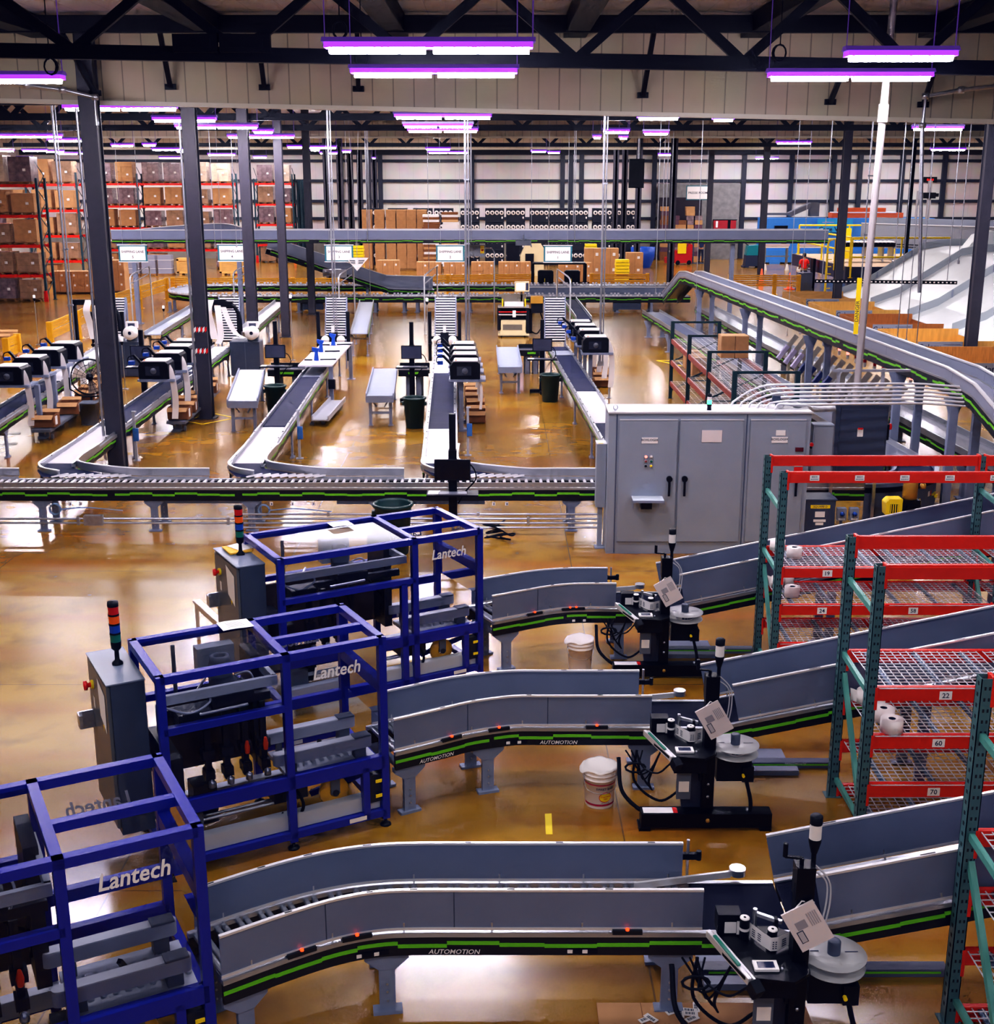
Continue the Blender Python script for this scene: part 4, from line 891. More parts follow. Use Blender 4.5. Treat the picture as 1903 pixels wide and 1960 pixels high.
# ---- lanes
LX = {1: 2.2, 2: -1.1, 3: -4.4, 4: -7.63, 5: -10.2}
def lx(n, y): return LX[n] - (.1 if n == 5 else .034) * (y - 24)
def lane(n, secs, y0=20.6, y1=36.4, guard_r=True, z=.78):
    t = thing('shipping_lane', 'silver railed lane conveyor under the sign of shipping lane %s' % ['', 'one', 'two', 'three', 'four', 'five'][n], 'conveyor', (0, 0, 0), 0, 'shipping lane conveyors')
    path = Path([(lx(n, y0), y0, z), (lx(n, y1), y1, z)], .3)
    for sd in (-1, 1):
        mb = MB(); o = sd * .27
        mb.m(RAILG); ribbon(mb, path, o - .02, o + .02, -.05, .06); ribbon(mb, path, o + sd*.02, o + sd*.05, -.04, .02)
        mb.m(RAILK); ribbon(mb, path, o - .015, o + .015, -.2, -.05); mb.m(LIME); e = o - .017 if sd < 0 else o + .017
        d = .1
        k = 0
        while d < path.L - .5: ribbon(mb, path, min(o, e), max(o, e), -.13 + .02*(k % 2), -.09 + .02*(k % 2), d, d + .6); d += .6; k += 1
        mb.m(BLACKP); d = .5
        while d < path.L: mb.cyl(path.at(d, o, .06), path.at(d, o, .075), .014, 6); d += .75
        mb.done('side_rail', None, t)
    for a, b_, kind in secs:
        s0, s1 = a - y0, b_ - y0
        if kind == 'r':
            mb = MB(); d = s0 + .05; mb.m(ROLW)
            while d < s1: ribbon(mb, path, -.25, .25, -.03, 0, d, d + .001) if 0 else mb.cyl(path.P[0].lerp(path.P[-1], d / path.L) + Vector((-.25, 0, -.025)), path.P[0].lerp(path.P[-1], d / path.L) + Vector((.25, 0, -.025)), .026, 7); d += .085
            mb.m(MT('under_roller', '#8f93a6', .5)); ribbon(mb, path, -.25, .25, -.06, -.05, s0, s1); mb.done('roller_bed', None, t)
        else:
            m_ = {'b': LANEB, 'g': MT('grey_roller_bed', '#8c93a8', .45), 'w': MT('pale_belt', '#e2dfe8', .3)}[kind]
            mb = MB(); mb.m(m_); ribbon(mb, path, -.25, .25, -.03, -.004, s0, s1); d = s0 + .6; mb.m(MT('belt_seam', '#191c30', .6))
            while d < s1 - .1:
                p = path.P[0].lerp(path.P[-1], d / path.L); mb.box(p.x, p.y, p.z - .0035, .5, .012, .002); d += 1.1
            mb.done('belt', None, t)
    y = y0 + .8
    while y < y1: leg_pair(path, .5, t, y - y0, -.2); y += 3.6
    if guard_r and n > 1:   # curved guide rails into the cross conveyor
        xr = lx(n, 20.8)
        P = spline([(xr + .3, 22.0, z), (xr + .3, 21.0, z), (xr + .42, 20.55, z), (xr + .9, 20.25, z), (xr + 1.45, 20.04, z), (xr + 1.8, 20.02, z), (xr + (1.95 if n == 5 else 2.75), 20.02, z)], 8)
        pp = Path(P, .06); mb = MB(); mb.m(RAILG); ribbon(mb, pp, -.015, .015, -.02, .1); mb.m(MT('white_edge', '#dedfe8', .3, .3)); ribbon(mb, pp, -.02, .02, .1, .115); mb.m(RAILG); ribbon(mb, pp, -.06, -.04, -.06, -.02, .8); 
        mb.done('guide_rail', None, t)
        P = spline([(xr - .3, 22.0, z), (xr - .3, 21.0, z), (xr - .28, 20.6, z), (xr - .1, 20.25, z), (xr + .25, 20.02, z)], 8)
        pp = Path(P, .06); mb = MB(); mb.m(RAILG); ribbon(mb, pp, -.015, .015, -.08, .06); mb.m(MT('white_edge', '#dedfe8', .3, .3)); ribbon(mb, pp, -.02, .02, .06, .075); mb.done('guide_rail', None, t)
        # curved belt and skewed merge rollers
        mb = MB(); mb.m(LANEB); mb.add([(xr - .25, 20.9, z - .01), (xr + .25, 20.9, z - .01), (xr + .34, 20.5, z - .01), (xr + .95, 20.16, z - .02), (xr + 1.2, 19.96, z - .03), (xr - .02, 19.96, z - .03), (xr - .24, 20.35, z - .01)], [(0,1,2,3,4,5,6)]); mb.m(ROLW)
        for k in range(9): x = xr + .15 + k * .14; mb.bar((x, 19.92, z - .02), (x + .22, 20.12 - k*.005, z - .01), .035, .02)
        mb.done('merge_bed', None, t)
    return t
lane(1, [(20.6, 22.4, 'r'), (22.4, 24.6, 'b'), (24.6, 28.4, 'r'), (28.4, 34.6, 'b'), (34.6, 35.4, 'g'), (35.4, 36.4, 'b')])
lane(2, [(20.9, 24.0, 'w'), (24.0, 31.3, 'b'), (31.3, 36.4, 'w')])  # front stretch: lamp glare on the rollers put into a pale belt colour
lane(3, [(20.9, 24.1, 'r'), (24.1, 30.5, 'b'), (30.5, 36.4, 'g')])
lane(4, [(20.9, 24.2, 'r'), (24.2, 31.5, 'b'), (31.5, 36.4, 'w')])
lane(5, [(20.9, 24.2, 'r'), (24.2, 30.0, 'b'), (30.0, 36.4, 'r')])
WORD = ['', 'one', 'two', 'three', 'four', 'five']
# ---- upright roller ladders at the lane heads
def ladder(n):
    y = 37.3; x = lx(n, y); t = thing('roller_ladder', 'steep ladder of white rollers rising at the head of shipping lane %s' % WORD[n], 'roller conveyor', (x, y, 0), 0, 'roller ladders')
    top, bot = Vector((0, .5, 2.08)), Vector((0, 0, .82))
    for sd in (-.31, .31):
        mb = MB(); mb.bar(bot + Vector((sd, 0, 0)), top + Vector((sd, 0, 0)), .03, .12); mb.b(sd - .02, sd + .02, -.02, .04, 0, .85); mb.b(sd - .02, sd + .02, .5, .56, 0, 2.05); mb.done('side_frame', GREY, t)
    for k in range(17):
        p = bot.lerp(top, (k + .5) / 17) + Vector((0, -.03, .01)); mb = MB(); mb.m(ROLW); mb.cyl(p + Vector((-.29, 0, 0)), p + Vector((.29, 0, 0)), .021, 8); mb.done('roller', None, t)
    mb = MB(); mb.quad(bot + Vector((-.29, .03, -.02)), bot + Vector((.29, .03, -.02)), top + Vector((.29, .03, -.02)), top + Vector((-.29, .03, -.02))); mb.done('back_plate', MT('navy_back', '#1a1d3a', .6), t)
    if n in (2, 3, 4, 5):
        for sd in (-.44, .44):
            mb = MB(); mb.b(sd - .05, sd + .05, -.5, -.4, .3, 1.75); mb.b(sd - .05, sd + .05, -.6, -.1, .75, .82); mb.done('black_post', BLACKP, t)
    if n in (2, 3):
        mb = MB(); mb.m(BLACKP); mb.b(-.4, .4, -.5, -.42, .95, 1.03); mb.b(-.12, .12, -.62, -.4, .7, 1.15); mb.m(WHITE); mb.b(-.045, .045, -.58, -.52, .85, 1.35); mb.lathe([(0, -.12), (.12, -.1), (.12, 0), (.06, .02)], 14, (-.22, -.62, .95), 'y'); mb.lathe([(0, -.12), (.12, -.1), (.12, 0), (.06, .02)], 14, (.24, -.62, .95), 'y'); mb.done('tape_head', None, t)
for n in (1, 2, 3, 4, 5): ladder(n)
# ---- feeder conveyors behind the lanes
def feeder(P, lab, belt, w=.5, zl=.8):
    path = Path(P, .3); t = thing('feeder_conveyor', lab, 'conveyor', (0, 0, 0), 0, 'feeder conveyors')
    rails(path, w, t, kind='black', zb=-.14); belt_bed(path, w, t, material=belt)
    for sd in (-1, 1):
        mb = MB(); mb.m(RAILG); ribbon(mb, path, sd*(w/2 + .02) - .012, sd*(w/2 + .02) + .012, .0, .1); mb.done('guide_rail', None, t)
    d = .6
    while d < path.L: leg_pair(path, w, t, d, -.14); d += 3.0
    return t
PALE = MT('pale_belt', '#e2dfe8', .3); LGREY = MT('light_grey_belt', '#9aa2b6', .4)
def gp(px, py, z=.8): p = G(px, py, z); return (p.x, p.y, z)
feeder([gp(688, 638), gp(702, 578)], 'grey feeder conveyor running back from beside the roller ladder of lane three', LGREY)
feeder([gp(473, 634), gp(540, 578)], 'bright belted feeder conveyor running back behind lane four', PALE)
feeder([gp(293, 640), gp(378, 588)], 'grey feeder conveyor running back behind lane five, beside yellow barrier', LGREY)
feeder([gp(1118, 611), gp(1090, 573)], 'short dark belted feeder conveyor behind the printers of lane one', LANEB)
# ---- side roller tables with spurs to the lanes
def side_table(A, B, w, lab, m_, y_sp, n):
    A, B = Vector(A), Vector(B); z = .75; path = Path([(A.x, A.y, z), (B.x, B.y, z)], .3); t = thing('roller_table', lab, 'roller table', (A.x, A.y, 0), 0, 'side roller tables')
    mb = MB(); mb.m(GREY)
    for sd in (-1, 1): ribbon(mb, path, sd*(w/2 + .02) - .015, sd*(w/2 + .02) + .015, -.1, .05)
    f = path.P[0]; mb.b(f.x - w/2 - .03, f.x + w/2 + .03, f.y - .03, f.y, z - .16, z - .0); mb.done('table_frame', None, t, world=True)
    mb = MB(); mb.m(m_); d = .06
    while d < path.L: p = path.P[0].lerp(path.P[-1], d / path.L); mb.cyl((p.x - w/2, p.y, z - .028), (p.x + w/2, p.y, z - .028), .028, 7); d += .09
    mb.m(MT('under_roller', '#8f93a6', .5)); ribbon(mb, path, -w/2, w/2, -.07, -.06); mb.done('roller_bed', None, t, world=True)
    for d in (.3, path.L - .4):
        p = path.P[0].lerp(path.P[-1], d / path.L)
        for sd in (-1, 1):
            mb = MB(); x = p.x + sd * w * .4; mb.b(x - .035, x + .035, p.y - .03, p.y + .03, 0, z - .1); mb.bar((x, p.y, z - .1), (p.x + sd * w * .15, p.y, z - .32), .03); mb.b(x - .06, x + .06, p.y - .05, p.y + .05, 0, .015); mb.done('leg', LEGM, t, world=True)
        mb = MB(); mb.bar((p.x - w*.4, p.y, .3), (p.x + w*.4, p.y, .3), .04, .05); mb.done('cross_bar', LEGM, t, world=True)
    # spur to the lane
    sp = thing('spur_conveyor', 'short cross belt with green stripe joining the side roller table to lane %s' % WORD[n], 'conveyor', (B.x, y_sp, 0), 0, 'spur conveyors')
    ps = Path([(B.x + w/2 + .05, y_sp, .72), (lx(n, y_sp) - .4, y_sp, .72)], .2); 
    mb = MB(); mb.m(RAILK); ribbon(mb, ps, -.3, -.26, -.18, -.01); mb.m(LIME); ribbon(mb, ps, -.305, -.3, -.12, -.06, .15, ps.L - .2); mb.m(RAILG); ribbon(mb, ps, -.3, -.26, -.01, .02); mb.done('side_rail', None, sp, world=True)
    mb = MB(); ribbon(mb, ps, .26, .3, -.18, .1); mb.done('side_rail', RAILK, sp, world=True)
    mb = MB(); ribbon(mb, ps, -.25, .25, -.03, -.01); mb.done('belt', MT('navy_belt2', '#20243c', .5), sp, world=True)
    for d in (.25, ps.L - .25):
        mb = MB(); p = ps.at(d, -.2); mb.b(p.x - .06, p.x + .06, p.y - .03, p.y + .03, 0, .54); mb.b(p.x - .1, p.x + .1, p.y + .3, p.y + .36, 0, .54); mb.done('leg', LEGM, sp, world=True)
side_table((-5.68, 27.3), (-6.36, 32.0), .62, 'bright topped side roller table between lanes four and three', PALE, 32.5, 3)
side_table((-2.68, 28.0), (-2.92, 32.2), .58, 'grey side roller table left of the shipping lane two monitor', LGREY, 32.5, 2)
side_table((.35, 32.5), (.30, 36.6), .58, 'grey side roller table left of the shipping lane one monitor', LGREY, 36.4, 1)
# ---- monitor stands
def monitor_stand(px, py, lab, top, big=1.0, zscreen=1.3, sw=.52, sh=.34, dark=False, Y=None, tilt=0):
    p = G(px, py); t = thing('monitor_stand', lab, 'monitor', p, 0, 'monitor stands')
    mb = MB(); mb.b(-.05*big, .05*big, -.05, .05, .06, top); mb.b(-.065*big, .065*big, -.06, .06, .06, top * .72); mb.done('column', BLACKP, t)
    mb = MB(); mb.b(-.32, .12, -.06, .06, .02, .1); mb.b(-.06, .06, -.35, .35, .02, .08)
    for q in ((-.3, 0), (0, -.33), (0, .33)): mb.lathe([(.03, -.02), (.035, 0), (.03, .02)], 10, (q[0], q[1], .035), 'x')
    mb.done('base', BLACKP, t)
    s = MB(); s.m(BLACKP); s.b(-sw/2, sw/2, -.14, -.1, zscreen - sh/2, zscreen + sh/2); s.b(-.05, .05, -.1, -.04, zscreen - .06, zscreen + .06); s.m(MT('screen_dark' if dark else 'screen_grey', '#0a0b14' if dark else '#41445a', .25)); s.quad((-sw/2 + .02, -.142, zscreen - sh/2 + .02), (sw/2 - .02, -.142, zscreen - sh/2 + .02), (sw/2 - .02, -.142, zscreen + sh/2 - .02), (-sw/2 + .02, -.142, zscreen + sh/2 - .02)); s.done('screen', None, t)
    k = MB(); k.m(BLACKP); zk = zscreen - .4; k.b(-.4, .4, -.26, .06, zk, zk + .03); k.m(DIM); k.b(-.22, .22, -.26, -.1, zk + .03, zk + .05); k.m(WHITE); k.b(-.38, -.2, -.2, .0, zk + .03, zk + .04); k.done('keyboard_tray', None, t)
    c = MB(); c.tube(spline([(.1, 0, 1.3), (.3, 0, 1.2), (.36, 0, 1.0), (.2, 0, .8), (.08, 0, .6)]), .012); c.done('cable', RUBBER, t)
    return t
monitor_stand(533, 768, 'black monitor stand with grey screen left of lane three, behind a trash can', 2.05)
monitor_stand(790, 770, 'black monitor stand with grey screen left of lane two', 2.05)
monitor_stand(1037, 752, 'black monitor stand with grey screen left of lane one', 1.95)
monitor_stand(279, 770, 'black monitor stand half hidden behind the first column, in lane five', 1.85)
monitor_stand(868, 1034, 'near monitor stand with black screen before the cross conveyor', 2.03, zscreen=1.17, dark=True, sw=.56, sh=.33)
# ---- trash cans
for k, (px, py) in enumerate(((938, 1022), (958, 1034))):
    p = G(px, py); mb = MB(); rr = random.Random(k); mb.tube(spline([(rr.uniform(-.3, .3), rr.uniform(-.22, .22), .02 + .02*q) for q in range(9)], 6), .013); one(mb, 'cable_tangle', '%s tangle of black cable on the floor behind the farthest blue machine' % ['left', 'right'][k], 'cable', RUBBER, p, 'cable tangles', world=False)
def trash_can(px, py, lab, s=1.0):
    t = thing('trash_can', lab, 'trash can', G(px, py), 0, 'dark green trash cans')
    mb = MB(); mb.lathe([(.19*s, 0), (.2*s, .01), (.25*s, .66*s), (.275*s, .665*s), (.28*s, .70*s), (.255*s, .71*s), (.24*s, .68*s), (.19*s, .05), (0, .04)], 28); mb.done('bin', GREENCAN, t)
    for sd in (-1, 1):
        mb = MB(); mb.b(sd*.255*s - .03, sd*.255*s + .03, -.06, .06, .52*s, .6*s); mb.done('handle', GREENCAN, t)
trash_can(529, 792, 'dark green trash can left of lane three, half behind the lane rail')
trash_can(794, 818, 'dark green trash can left of lane two, nearest of the lane cans')
trash_can(1053, 768, 'dark green trash can left of lane one')
trash_can(754, 1058, 'dark green trash can behind the farthest blue machine', 1.12)
# ---- label printers on their stands
def printer_proto():
    t = thing('label_printer', 'x', 'label printer', (0, 0, 0))
    mb = MB(); mb.m(BLACKP); mb.prism([(-.33, 0), (.33, 0), (.33, .33), (.27, .38), (-.25, .38), (-.33, .28)], -.28, .28, 'y'); mb.m(MT('printer_top', '#c9c6cc', .4)); mb.prism([(-.26, .381), (.28, .381), (.27, .4), (-.24, .4)], -.26, .26, 'y'); mb.m(MT('smoke_window', '#2a2d3c', .15)); mb.prism([(-.18, .08), (.14, .08), (.14, .28), (-.18, .28)], -.285, -.27, 'y'); mb.m(DIM); mb.lathe([(0, -.29), (.07, -.288), (.07, -.27)], 14, (0, 0, .18), 'y'); mb.done('body', None, t)
    mb = MB(); mb.lathe([(.014, 0), (.014, .02), (0, .025)], 8, (-.2, -.2, .4)); mb.done('status_lamp', MT('led_glow', '#ff5a2a', .4, emit=3, ecol='#ff3a10'), t)
    mb = MB(); mb.m(BLACKP); mb.bar((-.32, 0, .3), (-.5, .05, .48), .05, .05); mb.m(BLUEP); mb.b(-.62, -.5, -.02, .1, .28, .36); mb.m(RUBBER); mb.tube(spline([(-.5, .05, .48), (-.62, .05, .44), (-.64, .04, .34), (-.56, .04, .3)]), .012); mb.done('scan_arm', None, t)
    return t
proto = printer_proto()
SPOTS = {5: [(24, 733), (62, 714), (96, 698), (128, 685)], 4: [(301, 722), (326, 705), (345, 691), (358, 680)], 2: [(891, 722), (889, 708), (888, 697), (886, 686)], 1: [(1139, 672), (1128, 658), (1119, 648), (1110, 640)]}
NEARW = ['nearest of the four', 'second of the four', 'third of the four', 'farthest of the four']
first = True
STRIP = MT('label_strip', '#eee8ec', .6)
for n, L in SPOTS.items():
    ys = []
    for i, (px, py) in enumerate(L):
        p = G(px, py, 1.25); ys.append(p)
        lab = 'black label printer, %s above shipping lane %s' % (NEARW[i], WORD[n]); grp = 'label printers of lane ' + WORD[n]
        if first: o = proto; first = False
        else: o = dup(proto)
        o.location = p; o['label'] = lab; o['group'] = grp
        if n != 2:
            mb = MB(); pts = spline([(.28, -.15, .3), (.36, -.2, .15), (.42, -.22, -.2), (.43, -.22, -.55), (.4, -.24, -.9)], 4)
            for a, b_ in zip(pts, pts[1:]): mb.add([a + Vector((-.07,0,0)), a + Vector((.07,0,0)), b_ + Vector((.07,0,0)), b_ + Vector((-.07,0,0))], [(0,1,2,3)])
            one(mb, 'label_strip', 'white paper strip hanging from the %s printers of lane %s' % (NEARW[i].split(' of')[0], WORD[n]), 'paper strip', STRIP, p, 'hanging paper strips', world=False)
        else:
            mb = MB(); pts = spline([(.3, -.1, .1), (.36, -.15, -.3), (.34, -.15, -.7)], 4)
            for a, b_ in zip(pts, pts[1:]): mb.add([a + Vector((-.03,0,0)), a + Vector((.03,0,0)), b_ + Vector((.03,0,0)), b_ + Vector((-.03,0,0))], [(0,1,2,3)])
            one(mb, 'label_strip', 'white paper strip hanging from the %s printers of lane %s' % (NEARW[i].split(' of')[0], WORD[n]), 'paper strip', STRIP, p, 'hanging paper strips', world=False)
        # stand
        s = MB(); s.b(-.36, .45, -.3, .3, 1.19, 1.245); q = max(.3, lx(n, p.y) + .42 - p.x) if n > 2 else -.1; s.b(q - .05, q + .05, .1, .2, 0.0, 1.19); s.b(q - .06, q + .12, .05, .25, 0, .05)
        st = one(s, 'printer_stand', 'grey stand under the %s printers of lane %s' % (NEARW[i].split(' of')[0], WORD[n]), 'stand', GREY, (p.x, p.y, 0), 'printer stands', world=False)
# low shelf with open cartons below the printers
def open_box(p, w, dd, h, lab, grp, rz=0, m_=CARDD):
    t = thing('open_carton', lab, 'cardboard box', p, rz, grp)
    mb = MB(); mb.m(m_); q = .008
    mb.b(-w/2, w/2, -dd/2, -dd/2 + q, 0, h); mb.b(-w/2, w/2, dd/2 - q, dd/2, 0, h); mb.b(-w/2, -w/2 + q, -dd/2 + q, dd/2 - q, 0, h); mb.b(w/2 - q, w/2, -dd/2 + q, dd/2 - q, 0, h); mb.b(-w/2 + q, w/2 - q, -dd/2 + q, dd/2 - q, 0, .01)
    mb.m(WHITE); mb.card((w/2, -dd*.1, h*.5), (0,1,0), (0,0,1), dd*.35, h*.7); mb.done('box_walls', None, t)
    for (a, b_, c, d_) in (((-w/2, -dd/2, h), (w/2, -dd/2, h), (w/2*.95, -dd/2 - .1, h - .08), (-w/2*.95, -dd/2 - .1, h - .08)), ((-w/2, dd/2, h), (w/2, dd/2, h), (w/2*.95, dd/2 + .1, h + .06), (-w/2*.95, dd/2 + .1, h + .06))):
        mb = MB(); mb.quad(a, b_, c, d_); mb.done('flap', CARD, t)
    return t
BX = {5: [(62, 815), (108, 790), (142, 765), (172, 745)], 4: [(328, 800), (341, 787), (368, 765), (384, 750)], 2: [(911, 806), (909, 780), (908, 768), (907, 760)], 1: [(1152, 738), (1150, 722)]}
for n, L in BX.items():
    P = [G(px, py, .3 if n in (5, 4) else .02) + Vector((.32 if n == 5 else (.2 if n == 4 else 0), 0, 0)) for px, py in L]
    if n in (5, 4):
        a, b_ = P[0], P[-1]; mb = MB(); mb.bar((a.x, a.y - .4, .26), (b_.x, b_.y + .4, .26), .42, .06)
        for q in (a, b_): mb.b(q.x - .03, q.x + .03, q.y - .03, q.y + .03, .05, .24); mb.lathe([(.06, -.02), (.06, .02)], 10, (q.x + .1, q.y, .06), 'x')
        one(mb, 'wheeled_shelf', 'low wheeled grey shelf carrying the open cartons beside lane ' + WORD[n], 'shelf', DIM, (a.x, a.y, 0))
    for i, p in enumerate(P):
        open_box(p, .46, .4, .27, 'open brown carton, %s beside lane %s' % (NEARW[i].replace(' of the four', ' in the row'), WORD[n]), 'open cartons of lane ' + WORD[n], rz=.1*(i % 2))
# ---- big grey control cabinet
t = thing('control_cabinet', 'large light grey three door control cabinet, shelf on its left door', 'cabinet', (1.66, 18.06, 0))
CW, CHT = 3.0, 2.17
mb = MB(); mb.m(GREYM); mb.b(0, CW, .02, .62, .0, CHT); mb.m(MT('pale_top', '#c4c6cc', .35)); mb.b(-.01, CW + .01, -.01, .64, CHT, CHT + .025); mb.m(MT('cab_seam', '#4c5570', .5))
for x in (.12, 2.05): mb.b(x - .008, x + .008, .012, .03, 0.02, CHT - .02)
mb.done('body', None, t)
DOORS = [(.16, 1.02), (1.06, 2.0), (2.1, 2.92)]
drs = []
for i, (x0, x1) in enumerate(DOORS):
    mb = MB(); mb.m(GREYM); mb.b(x0, x1, -.012, .02, .2, CHT - .1); mb.m(MT('door_lip', '#c4c8d2', .35)); mb.b(x0, x1, -.02, .0, CHT - .1, CHT - .085); dr = mb.done('door', None, t); drs.append(dr)
    hx = x1 - .1 if i != 1 else x0 + .09
    if i == 2: hx = x1 - .1
    mb = MB(); mb.lathe([(.045, -.05), (.045, -.012)], 14, (hx, 0, 1.18), 'y'); mb.b(hx - .016, hx + .016, -.06, -.04, .92, 1.16); mb.done('handle', BLACKP, dr)
mb = MB(); mb.m(WHITE); mb.b(.49, .73, -.02, -.012, 1.72, 1.81); mb.m(INK); mb.text('BOXLOGIX', (.61, -.021, 1.775), (1,0,0), (0,0,1), .05, .012); mb.done('name_plate', None, drs[0])
mb = MB(); mb.m(MT('tag_white', '#ddd3d8', .5)); mb.b(1.38, 1.68, -.02, -.012, 1.74, 1.92); mb.done('notice', None, drs[1])
mb = MB(); mb.m(WHITE); mb.b(2.42, 2.66, -.02, -.012, 1.73, 1.82); mb.b(2.48, 2.62, -.02, -.012, 1.84, 1.92); mb.m(INK); mb.text('BOXLOGIX', (2.54, -.021, 1.785), (1,0,0), (0,0,1), .05, .012); mb.done('name_plate', None, drs[2])
mb = MB(); mb.m(MT('meter_red', '#5a1620', .3)); mb.b(2.78, 2.9, -.03, -.012, 1.6, 1.66); mb.m(REDP); mb.b(2.78, 2.91, -.02, -.012, 1.28, 1.36); mb.m(WHITE); mb.b(2.78, 2.91, -.02, -.012, 1.37, 1.42); mb.done('door_meter', None, drs[2])
for j, (x, z, m_) in enumerate(((.56, 1.52, MT('red_glow', '#ff3a2a', .4, emit=4, ecol='#ff6a60')), (.64, 1.52, WHITE), (.56, 1.45, MT('maroon', '#7a2a33', .4)), (.64, 1.45, GREENP), (.56, 1.38, BLACKP), (.64, 1.38, YELB))):
    mb = MB(); mb.m(MT('bezel', '#c8cad2', .3, .6)); mb.lathe([(.026, -.03), (.026, -.012)], 12, (x, 0, z), 'y'); mb.m(m_); mb.lathe([(0, -.046), (.017, -.044), (.018, -.03)], 12, (x, 0, z), 'y'); mb.done('push_button', None, drs[0])
mb = MB(); mb.m(MT('shelf_pale', '#aeb7c2', .4)); mb.b(.36, .82, -.3, -.01, .9, .915); mb.m(GREY); mb.b(.36, .82, -.31, -.3, .88, .915); mb.b(.38, .4, -.02, -.012, .72, .9); mb.b(.76, .78, -.02, -.012, .72, .9); mb.m(BLACKP); mb.b(.5, .66, -.14, -.02, .74, .87); mb.done('fold_down_shelf', None, drs[0])
b = MB(); b.m(BLACKP); b.lathe([(.035, 0), (.03, .05), (.035, .06), (.035, .09)], 12, (1.5, .15, CHT + .025)); b.m(MT('green_glow', '#60ffb0', .4, emit=4, ecol='#38ff98')); b.lathe([(.034, .09), (.034, .15)], 12, (1.5, .15, CHT + .025)); b.m(WHITE); b.lathe([(.034, .15), (.034, .2)], 12, (1.5, .15, CHT + .025)); b.m(BLACKP); b.lathe([(.035, .2), (.03, .24), (0, .245)], 12, (1.5, .15, CHT + .025)); b.done('beacon', None, t)
b = MB(); b.b(2.46, 2.58, .25, .31, CHT + .1, CHT + .22); b.cyl((2.52, .28, CHT + .02), (2.52, .28, CHT + .1), .012, 6); b.done('antenna_box', GREYD, t)
for x in (.1,): b = MB(); b.lathe([(.02, 0), (.02, .02), (.03, .03)], 10, (x, .1, CHT + .025)); b.tube([(x + .035*math.cos(a*.7), .1, CHT + .075 + .035*math.sin(a*.7)) for a in range(10)], .01); b.done('lifting_eye', STEEL, t)
# narrow box at its left, with pipe
p0, p1 = D(1142, 848, 18.4), D(1166, 968, 18.4)
t = thing('junction_box', 'narrow upright grey box on the left side of the big cabinet', 'electrical box', (p0.x, 18.3, p1.z))
mb = MB(); mb.m(GREYM); mb.b(0, .145, 0, .25, 0, p0.z - p1.z); mb.m(MT('pale_top', '#c4c6cc')); mb.b(-.005, .15, -.005, .255, p0.z - p1.z, p0.z - p1.z + .012); mb.m(YELB); mb.b(.02, .1, .01, .03, p0.z - p1.z + .012, p0.z - p1.z + .016); mb.done('box_body', None, t)
mb = MB(); mb.b(.04, .11, .08, .15, -p1.z, 0); mb.b(.0, .15, .03, .2, -p1.z, -p1.z + .02); mb.done('trunk', GREYM, t)
# small box and dark disconnect panel, transformer, switches
p0, p1 = D(1558, 815, 18.3), D(1590, 905, 18.3)
t = thing('switch_box', 'small grey switch box with red knob right of the big cabinet', 'electrical box', (p0.x, 18.3, p1.z)); w, h = p1.x - p0.x, p0.z - p1.z
mb = MB(); mb.m(GREYM); mb.b(0, w, 0, .2, 0, h); mb.b(-.006, w + .006, -.012, .21, h, h + .02); mb.b(.02, w - .02, -.012, 0, .03, h - .03); mb.done('box_body', None, t)
mb = MB(); mb.m(BLACKP); mb.cyl((-.03, 0, h*.55), (-.03, -.04, h*.55), .02, 8); mb.m(REDP); mb.lathe([(.03, -.07), (.03, -.04)], 10, (-.03, 0, h*.62), 'y'); mb.done('knob', None, t)
p0, p1 = D(1602, 777, 18.95), D(1690, 924, 18.95); PY = 18.95
t = thing('disconnect_panel', 'dark grey wall size disconnect panel under the thick riser pipe', 'electrical panel', (p0.x, PY, p1.z)); w, h = p1.x - p0.x, p0.z - p1.z
mb = MB(); mb.m(GREYD); mb.b(0, w, 0, .22, 0, h); mb.m(MT('panel_lid', '#4f586e', .35)); mb.b(-.01, w + .01, -.01, .23, h, h + .02); mb.done('housing', None, t)
mb = MB(); mb.b(.07, w - .03, -.018, 0, .03, h - .05); d_ = mb.done('door', GREYD, t)
mb = MB(); mb.m(WHITE); mb.card((w*.48, -.018, h*.66), (1,0,0), (0,0,1), .09, .13, .003); mb.m(REDP); mb.card((w*.48, -.018, h*.71), (1,0,0), (0,0,1), .08, .03, .005); mb.m(WHITE); mb.card((w*.9, -.018, .06), (1,0,0), (0,0,1), .06, .05, .003); mb.done('warning_label', None, d_)
mb = MB(); mb.m(BLACKP); mb.b(w, w + .05, .05, .12, h*.55, h*.75); mb.m(REDP); mb.lathe([(0, -.05), (.025, -.04), (.03, 0), (.02, .05)], 10, (w + .07, .08, h*.72)); mb.done('switch_lever', None, t)
for x in (.06, w - .06):
    mb = MB(); mb.b(x - .025, x + .025, .22, .26, -p1.z, h + .55); mb.b(x - .06, x + .06, .19, .3, -p1.z, -p1.z + .012); mb.done('strut', STEEL, t)
mb = MB(); mb.b(-.05, w + .35, .18, .22, h + .5, h + .54); mb.done('strut', STEEL, t)
PIPE_T = (p0.x + w*.3, PY + .14, p0.z)
p0, p1 = D(1542, 965, 18.2), D(1600, 1050, 18.2)
t = thing('transformer_box', 'dark grey transformer box with yellow maker plate beside the big cabinet', 'electrical box', (p0.x, 18.2, 0)); w, h = .46, p0.z + .06
